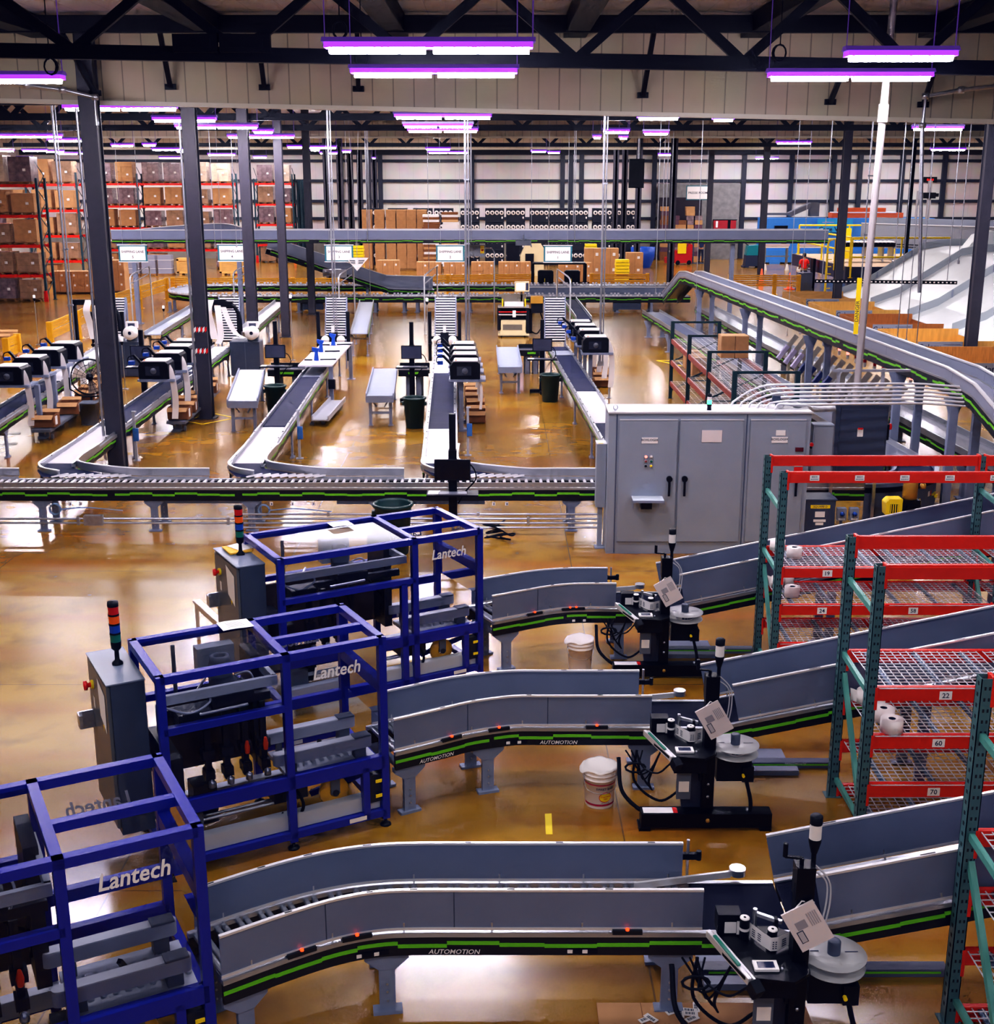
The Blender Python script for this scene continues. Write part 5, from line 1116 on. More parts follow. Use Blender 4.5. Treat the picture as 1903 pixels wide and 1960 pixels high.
mb = MB(); mb.m(GREYD); mb.b(0, w, 0, .4, .05, h); mb.b(-.02, w + .02, -.02, .42, h, h + .02); mb.b(.03, w - .03, .05, .35, 0, .05); mb.m(YELB); mb.card((w*.5, 0, h - .1), (1,0,0), (0,0,1), .3, .055, .003); mb.m(INK); mb.text('SQUARE D', (w*.5, 0, h - .1), (1,0,0), (0,0,1), .045, .012, off=.005); mb.m(WHITE); mb.card((w*.5, 0, h - .22), (1,0,0), (0,0,1), .15, .09, .003); mb.card((w*.5, 0, h - .32), (1,0,0), (0,0,1), .19, .04, .003); mb.card((w*.5, 0, h - .37), (1,0,0), (0,0,1), .12, .04, .003); mb.done('housing', None, t)
for px, lab in ((1612, 'grey rotary switch box with blue knob beside the transformer'), (1636, 'second grey rotary switch box with blue knob, right of the first')):
    p = D(px, 985, 18.9); mb = MB(); mb.m(GREYM); mb.b(-.07, .07, 0, .1, -.1, .1); mb.m(BLUEP); mb.lathe([(.0, -.04), (.035, -.035), (.035, 0)], 12, (0, 0, .01), 'y'); mb.m(WHITE); mb.b(-.05, .05, -.003, 0, -.09, -.06); mb.m(DIM); mb.b(-.02, .02, .02, .06, -p.z, -.1); mb.b(-.08, .08, 0, .1, -p.z, -p.z + .02)
    one(mb, 'rotary_switch', lab, 'switch', None, p, world=False)
# pipes arching from the cabinet to the right
for i in range(6):
    zz = 2.22 + .055 * (5 - i); y = 18.55 - .06 * i; x0 = 3.55 + i * .12 - .0; q = .35 - .03 * i
    top = 2.52 - .05 * i
    P = [Vector((x0, y, 2.2)), Vector((x0 + .03, y, 2.26))] + arc((x0 + .06, y, 2.28), (x0 + q, y, top), (x0 + q + .3, y, top), 5) + [Vector((6.1, y + .1, top)), Vector((6.5, y + .25, top - .03)), Vector((7.1, y + .3, top - .08))]
    mb = MB(); mb.tube(P, .017, 8)
    one(mb, 'conduit_pipe', '%s silver conduit from the left arching off the top of the big cabinet' % ORD[i], 'pipe', MT('bright_conduit', '#dfe1ea', .3, .4), (x0, y, 2.2), 'conduits over the big cabinet')
P = spline([(4.25, 18.35, 2.2), (4.27, 18.35, 2.26), (4.4, 18.36, 2.27), (4.8, 18.6, 2.14), (5.35, 19.1, 2.06)]); mb = MB(); mb.tube(P, .045, 10); one(mb, 'conduit_pipe', 'thick short conduit joining the big cabinet to the dark panel', 'pipe', MT('bright_conduit', '#dfe1ea', .3, .4), P[0])
# ---- power turn with gold motor
t = thing('power_turn', 'curved dark belt turn at the right end of the cross conveyor', 'conveyor', (5.9, 20.9, 0))
cx, cy, r0, r1 = 5.9, 20.9, .97, 1.6
def annulus(mb, r0, r1, z0, z1, a0, a1, n=20):
    vs = []
    for k in range(n + 1):
        a = a0 + (a1 - a0) * k / n
        for r, z in ((r0, z0), (r1, z0), (r1, z1), (r0, z1)): vs.append((r * math.cos(a), r * math.sin(a), z))
    fs = []
    for k in range(n):
        for q in range(4): fs.append((k*4+q, (k+1)*4+q, (k+1)*4+(q+1)%4, k*4+(q+1)%4))
    fs += [(0,1,2,3), (n*4+3, n*4+2, n*4+1, n*4)]
    mb.add(vs, fs); return mb
mb = MB(); annulus(mb, r0, r1, .69, .72, -math.pi/2, 0); mb.done('belt', LANEB, t)
mb = MB(); mb.m(MT('slate_skirt', '#59617c', .4)); annulus(mb, r1, r1 + .03, .2, .66, -math.pi/2, 0); mb.m(BLACKP); annulus(mb, r1, r1 + .06, .66, .74, -math.pi/2, 0); mb.m(MT('slate_rim', '#6f7896', .35)); annulus(mb, r1 - .02, r1 + .05, .74, .8, -math.pi/2, 0); annulus(mb, r0 - .05, r0, .4, .78, -math.pi/2, 0); mb.done('skirt', None, t)
for a in (-1.3, -.75, -.2):
    mb = MB(); x, y = 1.3*math.cos(a), 1.3*math.sin(a); mb.b(x - .05, x + .05, y - .05, y + .05, 0, .68); mb.b(x - .1, x + .1, y - .1, y + .1, 0, .02); mb.done('leg', LEGM, t)
for a in (-.95, -.55):
    mb = MB(); x, y = (r1 + .03)*math.cos(a), (r1 + .03)*math.sin(a); mb.box(x, y, .45, .16, .04, .04, a + 1.57); mb.box(x + .03, y - .03, .42, .05, .05, .06, a); mb.done('yellow_latch', YELB, t)
mb = MB(); a = -.72; x, y = (r1 + .035)*math.cos(a), (r1 + .035)*math.sin(a); n_ = Vector((math.cos(a), math.sin(a), 0)); mb.m(WHITE); mb.card((x, y, .5), Vector((-math.sin(a), math.cos(a), 0)), (0,0,1), .08, .09); mb.done('warning_label', None, t); mb = MB(); mb.m(REDP); mb.card((x + .08*-math.sin(a), y + .08*math.cos(a), .5), Vector((-math.sin(a), math.cos(a), 0)), (0,0,1), .05, .09); mb.done('warning_label', None, t)
mp = D(1738, 990, 18.75)
t = thing('gear_motor', 'gold cylindrical gear motor with bright yellow guard on the belt turn', 'motor', mp)
mb = MB(); mb.lathe([(.1, .3), (.115, .31), (.115, .62), (.1, .64), (0, .645)], 22); mb.lathe([(0, .0), (.045, .01), (.045, .08), (0, .09)], 12, (.15, 0, .5), 'x'); mb.done('motor_can', BRASS, t)
mb = MB(); mb.b(-.14, .14, -.12, .12, .0, .3); mb.b(-.4, -.1, -.1, .1, -.05, .02); mb.lathe([(.09, -.15), (.09, -.12)], 14, (0, 0, .15), 'y'); mb.b(-.05, .05, -.05, .05, -mp.z, 0); mb.done('gearbox', BLACK, t)
mb = MB(); mb.m(YELB); mb.prism([(-.38, .06), (-.14, .06), (-.14, .32), (-.34, .32), (-.4, .26)], -.12, .1, 'y'); mb.m(BLACKP); mb.b(-.33, -.2, -.125, -.12, .1, .24); mb.m(YELB)
for k in range(4): mb.b(-.325 + k*.035, -.31 + k*.035, -.13, -.125, .1, .24)
mb.done('belt_guard', None, t)
# ---- two long lanes at the right and the overhead line above them
def rlane(P, lab, w, belt, guides=True, supports=(), zb=-.2, gz=None, lime=True, ins=.05):
    path = Path(P, .25); t = thing('lane_conveyor', lab, 'conveyor', (0, 0, 0), 0, 'right hand conveyors')
    rails(path, w, t, zb=zb, lime=lime); belt_bed(path, w, t, material=belt)
    if gz:
        for sd in (-1, 1):
            mb = MB(); mb.m(MT('bright_guard', '#8f96ac', .35, .3)); ribbon(mb, path, sd*(w/2+.03) - .012, sd*(w/2+.03) + .012, .02, gz); mb.m(GEDGE); ribbon(mb, path, sd*(w/2+.03) - .03, sd*(w/2+.03) + .03, gz, gz + .025); d = 2.0; mb.m(INK)
            while d < path.L: ribbon(mb, path, sd*(w/2+.03) - .014, sd*(w/2+.03) + .014, .04, gz, d, d + .02); d += 3.0
            mb.done('guard_panel', None, t)
    else:
        for sd in (-1, 1):
            mb = MB(); mb.m(RAILG); ribbon(mb, path, sd*(w/2+.02) - .012, sd*(w/2+.02) + .012, .0, .1); mb.done('guide_rail', None, t)
    for d in supports:
        i = path.idx(d)
        for sd in (-1, 1):
            p = path.P[i] + path.N[i]*sd*(w/2 - ins); mb = MB(); mb.b(p.x - .07, p.x + .07, p.y - .05, p.y + .05, 0, p.z + zb); mb.b(p.x - .14, p.x + .14, p.y - .1, p.y + .1, 0, .02)
            mb.prism([(p.x - .07, p.z + zb - .3), (p.x + .07, p.z + zb - .3), (p.x + .18, p.z + zb), (p.x - .18, p.z + zb)], p.y - .03, p.y + .03, 'y'); mb.done('leg', LEGM, t)
    return t, path
rlane([(5.68, 46.0, .8), (7.05, 20.95, .78)], 'low dark belt lane running down beside the brown racks to the belt turn', .6, MT('slate_belt', '#565d76', .4), supports=(1, 5, 9, 13, 17, 21, 24))
rlane([(7.9, 47.5, .8), (8.4, 28, .8), (8.75, 19.0, .8)], 'low shiny roller lane under the long overhead guarded conveyor', .7, MT('shiny_bed', '#a5a8b8', .2, .6), supports=(1, 6, 11, 16, 21, 26))
OZ = 2.28
rlane([(6.4, 46.2, 1.3), (6.55, 43.1, OZ), (6.63, 42.4, OZ + .05), (7.78, 20.6, OZ), (7.88, 19.6, OZ - .12), (8.03, 16.5, OZ - 1.05)], 'long high grey guarded conveyor dropping toward the camera at the right edge', .5, MT('steel_bed', '#a0a4b4', .25, .5), supports=(6, 12, 18, 23.5, 26), gz=.2, zb=-.22, ins=.04)
# hoops and blue boxes: small posts beside the lanes
def blue_post(px, py, lab, h=1.0):
    p = G(px, py); t = thing('button_post', lab, 'post', p, 0, 'button posts'); mb = MB(); mb.b(-.025, .025, -.025, .025, 0, h); mb.b(-.07, .07, -.05, .05, 0, .02); mb.b(-.03, .06, -.03, .03, h, h + .02); mb.done('post', MT('post_paint', '#a9aebd', .4), t)
    mb = MB(); mb.b(-.02, .09, -.07, -.025, h*.42, h*.68); mb.b(0, .07, -.08, -.07, h*.46, h*.64); mb.done('button_box', MT('sky_blue', '#3f74c4', .4), t)
blue_post(262, 882, 'slim grey post with blue button box right of lane four'); blue_post(574, 878, 'slim grey post with blue button box right of lane three'); blue_post(896, 872, 'slim grey post with blue button box right of lane two'); blue_post(1166, 762, 'slim grey post with blue button box right of lane one', .9)
# beacons on thin rods
for i, (px, py, h, lab) in enumerate(((74, 660, 1.5, 'white topped beacon rod left of lane five'), (317, 650, 1.0, 'white topped beacon rod beside the feeder behind lane five'), (561, 690, 1.85, 'white topped beacon rod beside the lane three monitor'), (819, 690, 1.75, 'white topped beacon rod left of lane two'), (240, 745, 1.2, 'white topped beacon rod behind the near left column'))):
    p = G(px, py); mb = MB(); mb.m(STEEL); mb.cyl((0,0,0), (0,0,h), .014, 6); mb.b(-.08, .08, -.08, .08, 0, .02); mb.m(BLACKP); mb.lathe([(.02, h), (.045, h + .06), (.045, h + .1)], 10); mb.m(WHITE); mb.lathe([(.044, h + .1), (.044, h + .2), (0, h + .21)], 10)
    one(mb, 'beacon_post', lab, 'beacon', None, p, 'white topped beacon rods', world=False)
# looped handrails between lane heads
for i, (px, py, n) in enumerate(((265, 640, 'five'), (460, 630, 'four'), (660, 640, 'three'), (822, 640, 'two'), (1082, 650, 'one'))):
    p = G(px, py); k = -1 if n in ('one',) else 1
    mb = MB(); mb.tube([(-.16*k, 0, 0), (-.16*k, 0, 2.0)] + arc((-.16*k, 0, 2.0), (-.16*k, .05, 2.15), (-.05*k, .3, 2.22), 4) + [Vector((.25*k, 1.2, 2.4)), Vector((.27*k, 1.25, 0))], .03, 7); mb.bar((-.14*k, 0, 1.85), (.2*k, 1.1, 2.1), .03); mb.b(-.16*k - .06, -.16*k + .06, -.06, .06, 0, .02)
    one(mb, 'safety_hoop', 'bent silver safety hoop standing beside the roller ladder of lane %s' % n, 'handrail', MT('hoop_steel', '#c3c7d2', .3, .6), p, 'silver safety hoops', world=False)
# grey void-fill cabinets of lanes five and four
def filler(px, py, n, lab):
    p = G(px, py); t = thing('void_fill_machine', lab, 'packing machine', p, 0, 'grey void fill machines')
    mb = MB(); mb.m(GREYD); mb.b(.2, 1.05, 0, .6, 0.04, 1.0); mb.m(MT('panel_lid', '#4f586e')); mb.b(.62, .64, -.01, .0, .06, .98); mb.b(.19, 1.06, -.01, .61, 1.0, 1.02); mb.m(MT('pale_top', '#c4c6cc')); mb.b(.25, .6, .1, .5, 1.02, 1.1); mb.done('cabinet', None, t)
    mb = MB(); mb.m(BLACKP); mb.b(-.85, -.73, .2, .32, 0, 2.1); mb.b(-.85, .1, .2, .3, 2.05, 2.2); mb.tube(spline([(.1, .25, 2.12), (.35, .2, 2.0), (.48, .2, 1.7), (.5, .2, 1.3)]), .06, 8); mb.b(-.1, .3, .15, .35, 1.95, 2.15); mb.done('arm', None, t)
    mb = MB(); mb.m(WHITE); mb.lathe([(.05, -.12), (.19, -.12), (.19, .12), (.05, .12)], 24, (.86, -.02, 1.28), 'y', close=False); mb.m(INK); mb.lathe([(.05, -.11), (0, -.11)], 12, (.86, 0, 1.28), 'y', close=False); mb.m(DIM); mb.b(.7, 1.0, .1, .3, 1.02, 1.2); mb.m(WHITE); mb.b(.7, 1.02, .1, .25, 1.4, 1.58); mb.m(MT('screen_grey', '#41445a')); mb.quad((.76, .098, 1.44), (.96, .098, 1.44), (.96, .098, 1.54), (.76, .098, 1.54)); mb.done('film_roll', None, t)
    mb = MB(); mb.m(STRIP)
    def band(pts, w):
        pts = spline(pts, 5)
        for a, b_ in zip(pts, pts[1:]): mb.add([a + Vector((-w,0,0)), a + Vector((w,0,0)), b_ + Vector((w,0,0)), b_ + Vector((-w,0,0))], [(0,1,2,3)])
    band([(-.3, .1, 2.2), (-.36, .0, 1.9), (-.3, .05, 1.5), (-.22, .0, 1.1)], .1); band([(-.1, .05, 2.05), (-.05, -.05, 1.7), (-.02, -.1, 1.2), (-.1, -.12, .98)], .09); band([(.05, .1, 2.0), (.2, .05, 1.6), (.4, .0, 1.25), (.7, -.05, 1.14)], .08); mb.done('paper_web', None, t)
filler(430, 722, 4, 'grey void fill machine with white paper webs and a roll, lane four')
filler(200, 722, 5, 'grey void fill machine with a white roll, partly behind the near left column')
# lane three work desk with scanners
t = thing('scan_bench', 'pale bench with blue hand scanners over the far part of lane three', 'bench', (lx(3, 32), 30.8, 0))
mb = MB(); mb.m(MT('bench_top', '#d8d4e4', .22)); mb.b(-.3, .55, 0, 4.6, 1.0, 1.04); mb.b(-.3, .55, 1.8, 3.2, 1.04, 1.05); mb.done('bench_top', None, t)
for x, y in ((.5, .15), (.5, 4.4)):
    mb = MB(); mb.b(x - .05, x + .05, y - .05, y + .05, 0, 1.0); mb.b(x - .12, x + .12, y - .1, y + .1, 0, .02); mb.done('leg', GREY, t)
mb = MB(); mb.b(.45, .62, -.06, .06, .45, .68); mb.done('black_box', BLACKP, t)
for i, (x, y) in enumerate(((.05, .8), (-.05, 2.4), (.1, 3.8))):
    p = Vector((lx(3, 32) + x, 30.8 + y, 1.05)); mb = MB(); mb.m(BLUEP); mb.prism([(-.06, 0), (.06, 0), (.045, .2), (.09, .3), (-.1, .34), (-.1, .26), (-.03, .2)], -.04, .04, 'y'); mb.m(BLACKP); mb.bar((.1, 0, .02), (.5, .05, .02), .04, .03); mb.b(-.3, -.1, -.04, .02, 0, .03)
    one(mb, 'hand_scanner', '%s blue hand scanner on the lane three bench, counted from the front' % ORD[i], 'scanner', None, p, 'blue scanners', world=False)
p = G(613, 806, .12); mb = MB(); q = G(647, 768, .12); mb.m(MT('trough_pale', '#b7b9c6', .4)); 
L = [(-.2, 0), (.2, 0), (.2, .12), (.17, .12), (.17, .03), (-.17, .03), (-.17, .12), (-.2, .12)]
v = q - p; n0 = len(L)
mb.add([(x, 0, z) for x, z in L] + [(x + v.x, v.y, z) for x, z in L], [(i, (i+1) % n0, (i+1) % n0 + n0, i + n0) for i in range(n0)] + [tuple(range(n0-1,-1,-1)), tuple(range(n0, 2*n0))])
for a in (.15, .85): mb.b(v.x*a - .04, v.x*a + .04, v.y*a - .04, v.y*a + .04, -.12, 0)
one(mb, 'metal_trough', 'long pale metal trough lying by the floor right of lane three', 'trough', None, p, world=False)
# fan and bin between lanes five and four
p = G(178, 800); t = thing('floor_fan', 'round black caged floor fan on a stand between lanes five and four', 'fan', p, .35)
mb = MB(); 
for k, (r, y) in enumerate(((.42, 0), (.42, -.16), (.3, -.2), (.18, -.21))): mb.tube([(r*math.cos(a*.2618), y, 1.0 + r*math.sin(a*.2618)) for a in range(25)], .012 if k < 2 else .006, 6)
for k in range(20): a = k*.314; mb.tube([(.06*math.cos(a), -.21, 1.0 + .06*math.sin(a)), (.3*math.cos(a), -.2, 1.0 + .3*math.sin(a)), (.42*math.cos(a), -.12, 1.0 + .42*math.sin(a))], .005, 4)
mb.done('cage', BLACKP, t)
for k in range(3): 
    a = .7 + k*2.09; mb = MB(); c_, s_ = math.cos(a), math.sin(a); mb.add([(.05*c_ - .04*s_, -.06, 1 + .05*s_ + .04*c_), (.38*c_ - .12*s_, -.1, 1 + .38*s_ + .12*c_), (.38*c_ + .12*s_, -.04, 1 + .38*s_ - .12*c_), (.05*c_ + .04*s_, -.02, 1 + .05*s_ - .04*c_)], [(0,1,2,3)]); mb.done('blade', MT('fan_blade', '#b9a79a', .4), t)
mb = MB(); mb.lathe([(0, -.22), (.08, -.2), (.09, .12), (0, .16)], 14, (0, 0, 1), 'y'); mb.done('motor', BLACKP, t)
mb = MB(); mb.tube([(-.46, 0, 1.0), (-.46, 0, .72), (-.2, 0, .52), (.2, 0, .52), (.46, 0, .72), (.46, 0, 1.0)], .02); mb.cyl((0, 0, .04), (0, 0, .52), .03, 8); mb.lathe([(.26, 0), (.26, .03), (.05, .06)], 20); mb.done('stand', BLACKP, t)
p = G(174, 812); mb = MB(); mb.lathe([(.22, 0), (.27, .5), (.28, .5), (.28, .53), (.25, .53), (.2, .03), (0, .03)], 4); one(mb, 'waste_bin', 'square grey waste bin in front of the floor fan', 'bin', DIM, p, rz=.8, world=False)
# yellow square painted on the floor around the second column
c0 = [G(350, 805), G(388, 812), G(450, 800), G(412, 792)]
for i in range(4):
    a, b_ = c0[i], c0[(i+1) % 4]; mb = MB(); mb.bar((a.x, a.y, .002), (b_.x, b_.y, .002), .06, .004); one(mb, 'floor_tape', '%s yellow tape line of the square around the red and white taped column' % ['front left', 'front right', 'back right', 'back left'][i], 'tape', YELB, a, 'yellow floor square')
p = G(1258, 690); q = G(1290, 700); mb = MB(); mb.bar((p.x, p.y, .002), (p.x + .6, p.y - 1.2, .002), .08, .004); mb.bar((p.x, p.y, .002), (p.x + .9, p.y, .002), .08, .004); one(mb, 'floor_tape', 'yellow tape corner on the floor left of the brown racks', 'tape', YELB, p)
# loose papers on the floor by lane five
for i, (px, py) in enumerate(((85, 826), (25, 830), (18, 850))):
    p = G(px, py, .004); mb = MB(); mb.quad((-.15, -.1, 0), (.17, -.08, .004), (.14, .12, .01), (-.12, .1, .002)); one(mb, 'paper_scrap', '%s loose white paper on the floor by lane five' % ['rightmost', 'middle', 'lower left'][i], 'paper', PAPER, p, world=False)
p = G(30, 700); open_box(p, .7, .6, .45, 'large open brown carton behind the lane five printers', 'far cartons', .2, CARD)
p = G(8, 665); open_box(p, .8, .6, .5, 'large brown carton at the left edge by the yellow barrier', 'far cartons', 0, CARD)
# ---- brown and green wire racks between the lanes and the overhead line
DGR = mat('dark_green_frame', '#123038', .45); RBR = mat('brown_red_beam', '#8d3a2e', .45)
ry = [32.0, 29.1, 26.3, 23.4]; X0, X1 = 4.52, 5.72
t = thing('low_rack', 'long low rack with dark green frames and brown red beams behind the big cabinet', 'rack', (X0, ry[-1], 0))
for y in ry:
    mb = MB()
    for x in (0, X1 - X0): mb.b(x - .045, x + .045, y - ry[-1] - .035, y - ry[-1] + .035, 0, 2.0); mb.b(x - .07, x + .07, y - ry[-1] - .06, y - ry[-1] + .06, 0, .01)
    mb.b(0, X1 - X0, y - ry[-1] - .02, y - ry[-1] + .02, 1.95, 2.0); mb.b(0, X1 - X0, y - ry[-1] - .02, y - ry[-1] + .02, .9, .94); mb.bar((0, y - ry[-1], .96), (X1 - X0, y - ry[-1], 1.5), .035); mb.bar((0, y - ry[-1], .2), (X1 - X0, y - ry[-1], .85), .035); mb.done('upright_frame', DGR, t)
for a, b_ in zip(ry, ry[1:]):
    for z in (1.5, .95, .4):
        for x in (0, X1 - X0):
            mb = MB(); mb.b(x - .03, x + .03, b_ - ry[-1] + .03, a - ry[-1] - .03, z - .06, z + .05); mb.done('shelf_beam', RBR, t)
        mb = MB(); mb.m(WIRE); n = 14
        for k in range(n + 1): y = b_ - ry[-1] + .05 + (a - b_ - .1)*k/n; mb.bar((0, y, z + .05), (X1 - X0, y, z + .05), .012, .006)
        for k in range(9): x = (X1 - X0)*k/8; mb.bar((x, b_ - ry[-1], z + .055), (x, a - ry[-1], z + .055), .008, .006)
        mb.done('wire_deck', None, t)
def carton(p, w, d, h, lab, grp=None, rz=0, m_=CARD, tag_=True, name='carton'):
    mb = MB(); mb.m(m_); mb.b(-w/2, w/2, -d/2, d/2, 0, h); mb.m(MT('tape_tan', '#c9a67a', .4)); mb.b(-w/2 - .002, w/2 + .002, -.03, .03, h - .001, h + .003); mb.b(-w/2 - .003, -w/2, -.03, .03, h*.75, h); mb.m(MT('seam_brown', '#6a4628', .8)); mb.b(-.006, .006, -d/2 - .002, -d/2, 0, h)
    if tag_: mb.m(WHITE); mb.card((w*.22, -d/2, h*.62), (1,0,0), (0,0,1), w*.16, h*.2, .004)
    return one(mb, name, lab, 'cardboard box', None, p, grp, rz=rz, world=False)
p = G(1381, 672, 1.56); carton((5.45, 28.6, 1.56), .62, .5, .5, 'brown carton with dark print on top of the low rack', tag_=False)
for i, (px, y) in enumerate(((1287, 30.6), (1298, 29.9), (1306, 29.5))): carton((4.82, y, 1.01), .36, .45, .42, '%s brown carton on the middle shelf of the low rack' % ORD[i], 'cartons in the low rack', tag_=False)
# ---- row of slanted pick labellers with red lamps along the right lane
x0, y0, x1, y1 = 7.35, 30.2, 7.9, 21.6
Pn = [(1505, 672), (1519, 680), (1533, 688), (1547, 697), (1561, 706), (1576, 716), (1591, 725), (1606, 733), (1622, 742), (1640, 750), (1656, 757), (1672, 764), (1692, 772), (1706, 779)]
ap = None
for i, (px, py) in enumerate(Pn):
    p = G(px, py, 1.15)
    cover = 'lav' if i < 3 else ('navy' if i < 7 else 'grey')
    t = thing('labeller_arm', ['', ''][0] + 'slanted %s labeller with red lamp, %s from the far end under the high conveyor' % ({'lav': 'lavender covered', 'navy': 'navy tipped', 'grey': 'bare grey'}[cover], ORD[i]), 'labeller', (p.x, p.y, 0), 0, 'slanted labellers with red lamps')
    mb = MB(); mb.m(MT('warm_grey_metal', '#b9b3ac', .4, .3)); mb.bar((-.15, 0, 1.0), (.26, 0, 1.56), .03, .13, up=(-.8, 0, .6)); mb.b(.05, .12, -.04, .04, 0, 1.3); mb.b(-.02, .2, -.1, .1, 0, .02); mb.done('frame', None, t)
    mb = MB(); mb.m({'lav': MT('lavender_cover', '#b7b0d8', .4), 'navy': MT('navy_cover', '#27366e', .4), 'grey': MT('warm_grey_dark', '#7d7c84', .4)}[cover]); mb.bar((-.22, -.05, .95), (-.04, -.05, 1.2) if cover != 'lav' else (.03, -.05, 1.3), .14, .1, up=(-.8, 0, .6)); mb.done('cover', None, t)
    mb = MB(); mb.m(WHITE); mb.lathe([(.03, 1.6), (.035, 1.63), (.035, 1.7)], 10, (.34, 0, 0)); mb.m(MT('red_glow', '#ff3a2a') if i in (5, 6, 13) else MT('red_lens', '#c31c1c', .3)); mb.lathe([(.036, 1.7), (.036, 1.8), (.02, 1.82), (0, 1.82)], 10, (.34, 0, 0)); mb.done('signal_lamp', None, t)
# ---- cream packing machine with a screen behind lane one
p = G(960, 645); t = thing('cream_packer', 'cream and black packing machine with a lit purple screen behind lane one', 'packing machine', p)
CREAM = mat('cream_enamel', '#d9c9a2', .4)
mb = MB(); mb.m(CREAM); mb.b(-.05, .9, 0, .7, .1, .6); mb.m(MT('cream_dark', '#6e6860', .4)); mb.b(.05, .75, -.005, 0, .25, .45); mb.m(CREAM); mb.b(-.12, 1.0, -.08, .75, .06, .12); mb.done('base', None, t)
for x, y in ((0, 0), (.85, 0), (0, .6), (.85, .6)):
    mb = MB(); mb.lathe([(.05, -.02), (.05, .02)], 10, (x, y, .05), 'x'); mb.done('caster', BLACKP, t)
mb = MB(); mb.m(BLACKP); mb.b(-.15, -.02, 0, .7, .25, 1.05); mb.b(.88, 1.0, 0, .7, .15, 1.05); mb.b(-.1, .95, .3, .7, .6, 1.05); mb.m(ALU); mb.cyl((-.1, 0, .8), (.9, 0, .8), .03, 8); mb.m(REDP); mb.cyl((-.1, .0, .9), (.9, .0, .9), .02, 8); mb.m(WHITE); mb.b(.4, .52, -.05, .1, .72, .95); mb.done('drive', None, t)
mb = MB(); mb.m(ALU); mb.b(-.12, 1.0, -.05, .7, 1.05, 1.1); mb.m(WHITE); mb.b(.1, .8, -.02, .3, 1.1, 1.25); mb.m(MT('cream_dark', '#6e6860')); mb.b(0, .9, .3, .7, 1.1, 1.5); mb.m(YELB); mb.b(.02, .06, -.03, .3, 1.1, 1.35); mb.b(.84, .88, -.03, .3, 1.1, 1.35); mb.done('sealing_head', None, t)
mb = MB(); mb.m(CREAM); mb.b(.48, 1.0, .08, .3, 1.62, 1.98); mb.m(MT('violet_screen', '#e8d8ff', .3, emit=4, ecol='#d9c0ff')); mb.quad((.54, .078, 1.68), (.84, .078, 1.68), (.84, .078, 1.92), (.54, .078, 1.92)); mb.m(INK); mb.b(.88, .97, .07, .08, 1.67, 1.93); mb.m(DIM); mb.b(.7, .76, .3, .36, 1.1, 1.8); mb.done('screen', None, t)
mb = MB(); mb.m(BLACKP); mb.b(1.08, 1.5, .1, .5, .85, 1.2); mb.m(BRASS); mb.b(1.06, 1.5, .05, .5, 1.2, 1.45); mb.m(RUBBER); mb.tube(spline([(1.4, .3, .9), (1.5, .2, .5), (1.3, .1, .12), (1.05, .2, .2)]), .025); mb.m(BLACKP); mb.b(1.0, 1.12, .25, .35, .1, 1.0); mb.done('tape_unit', None, t)
# ================= far conveyors
path = Path([(-14.9, 49.4, 3.3), (12.8, 49.4, 3.3)], .4)
t = thing('overhead_conveyor', 'long overhead grey guarded conveyor with green stripe spanning the back of the lanes', 'conveyor')
rails(path, .8, t, zb=-.16); belt_bed(path, .8, t)
mb = MB(); mb.m(GUARD); ribbon(mb, path, -.45, -.43, .0, .33); mb.m(GEDGE); ribbon(mb, path, -.46, -.42, .33, .36); mb.m(INK)
d = 2.5
while d < path.L: ribbon(mb, path, -.452, -.45, 0, .33, d, d + .02); d += 3
mb.done('guard_panel', None, t)
mb = MB(); mb.m(GUARD); ribbon(mb, path, .43, .45, .0, .33, 5.2); mb.m(GEDGE); ribbon(mb, path, .42, .46, .33, .36, 5.2); mb.done('guard_panel', None, t)
pb = Path(spline([D(218, 446, 51.2), D(300, 436, 52), D(400, 429, 53), D(440, 430, 52.4), D(478, 441, 50.4)], 6), .3)
mb = MB(); mb.m(GUARD); ribbon(mb, pb, -.012, .012, -.5, .0); mb.m(GEDGE); ribbon(mb, pb, -.03, .03, 0, .03); mb.done('curved_guard', None, t)
for x in (-14.2, -10.1, 9.2):
    mb = MB(); mb.b(x - .08, x + .08, 49.3, 49.5, 0, 3.1); mb.b(x - .16, x + .16, 49.2, 49.6, 0, .03); mb.done('leg', LEGM, t)
for x in (-5, -1, 3, 6.5):
    for y in (48.9, 49.9): mb = MB(); mb.cyl((x, y, 3.2), (x, y, ZR), .015, 5); mb.done('hanger', STEEL, t)
# incline from the overhead line down to the sorter
a, b_, c = D(515, 476, 53.6), D(742, 551, 55.7), D(830, 553, 56.0)
pi = Path([a, a.lerp(b_, .5), b_, c], .3); t = thing('inclined_conveyor', 'grey conveyor sloping down from the overhead line to the far sorter loop', 'conveyor')
rails(pi, .8, t, zb=-.24, lime=True); belt_bed(pi, .8, t, material=MT('grey_incline', '#6d7590', .4))
mb = MB(); mb.m(MT('bright_guard', '#8f96ac')); ribbon(mb, pi, .42, .45, 0, .5); mb.m(GEDGE); ribbon(mb, pi, .41, .46, .5, .53); mb.done('guard_panel', None, t)
p = pi.at(4.7); mb = MB(); mb.b(p.x - .06, p.x + .06, p.y - .06, p.y + .06, 0, p.z - .2); mb.b(p.x - .12, p.x + .12, p.y - .12, p.y + .12, 0, .02); mb.done('leg', LEGM, t)
p = D(618, 522, 53.6); mb = MB(); mb.lathe([(.0, 0), (.16, .02), (.16, .8), (0, .82)], 14, (0, 0, 0), 'x'); mb.m(BLUEP)
mb.mats = [STEEL, BLUEP]; mb.b(.5, 1.0, -.17, .17, -.2, .12); mb.done('drive_drum', None, t).location = p
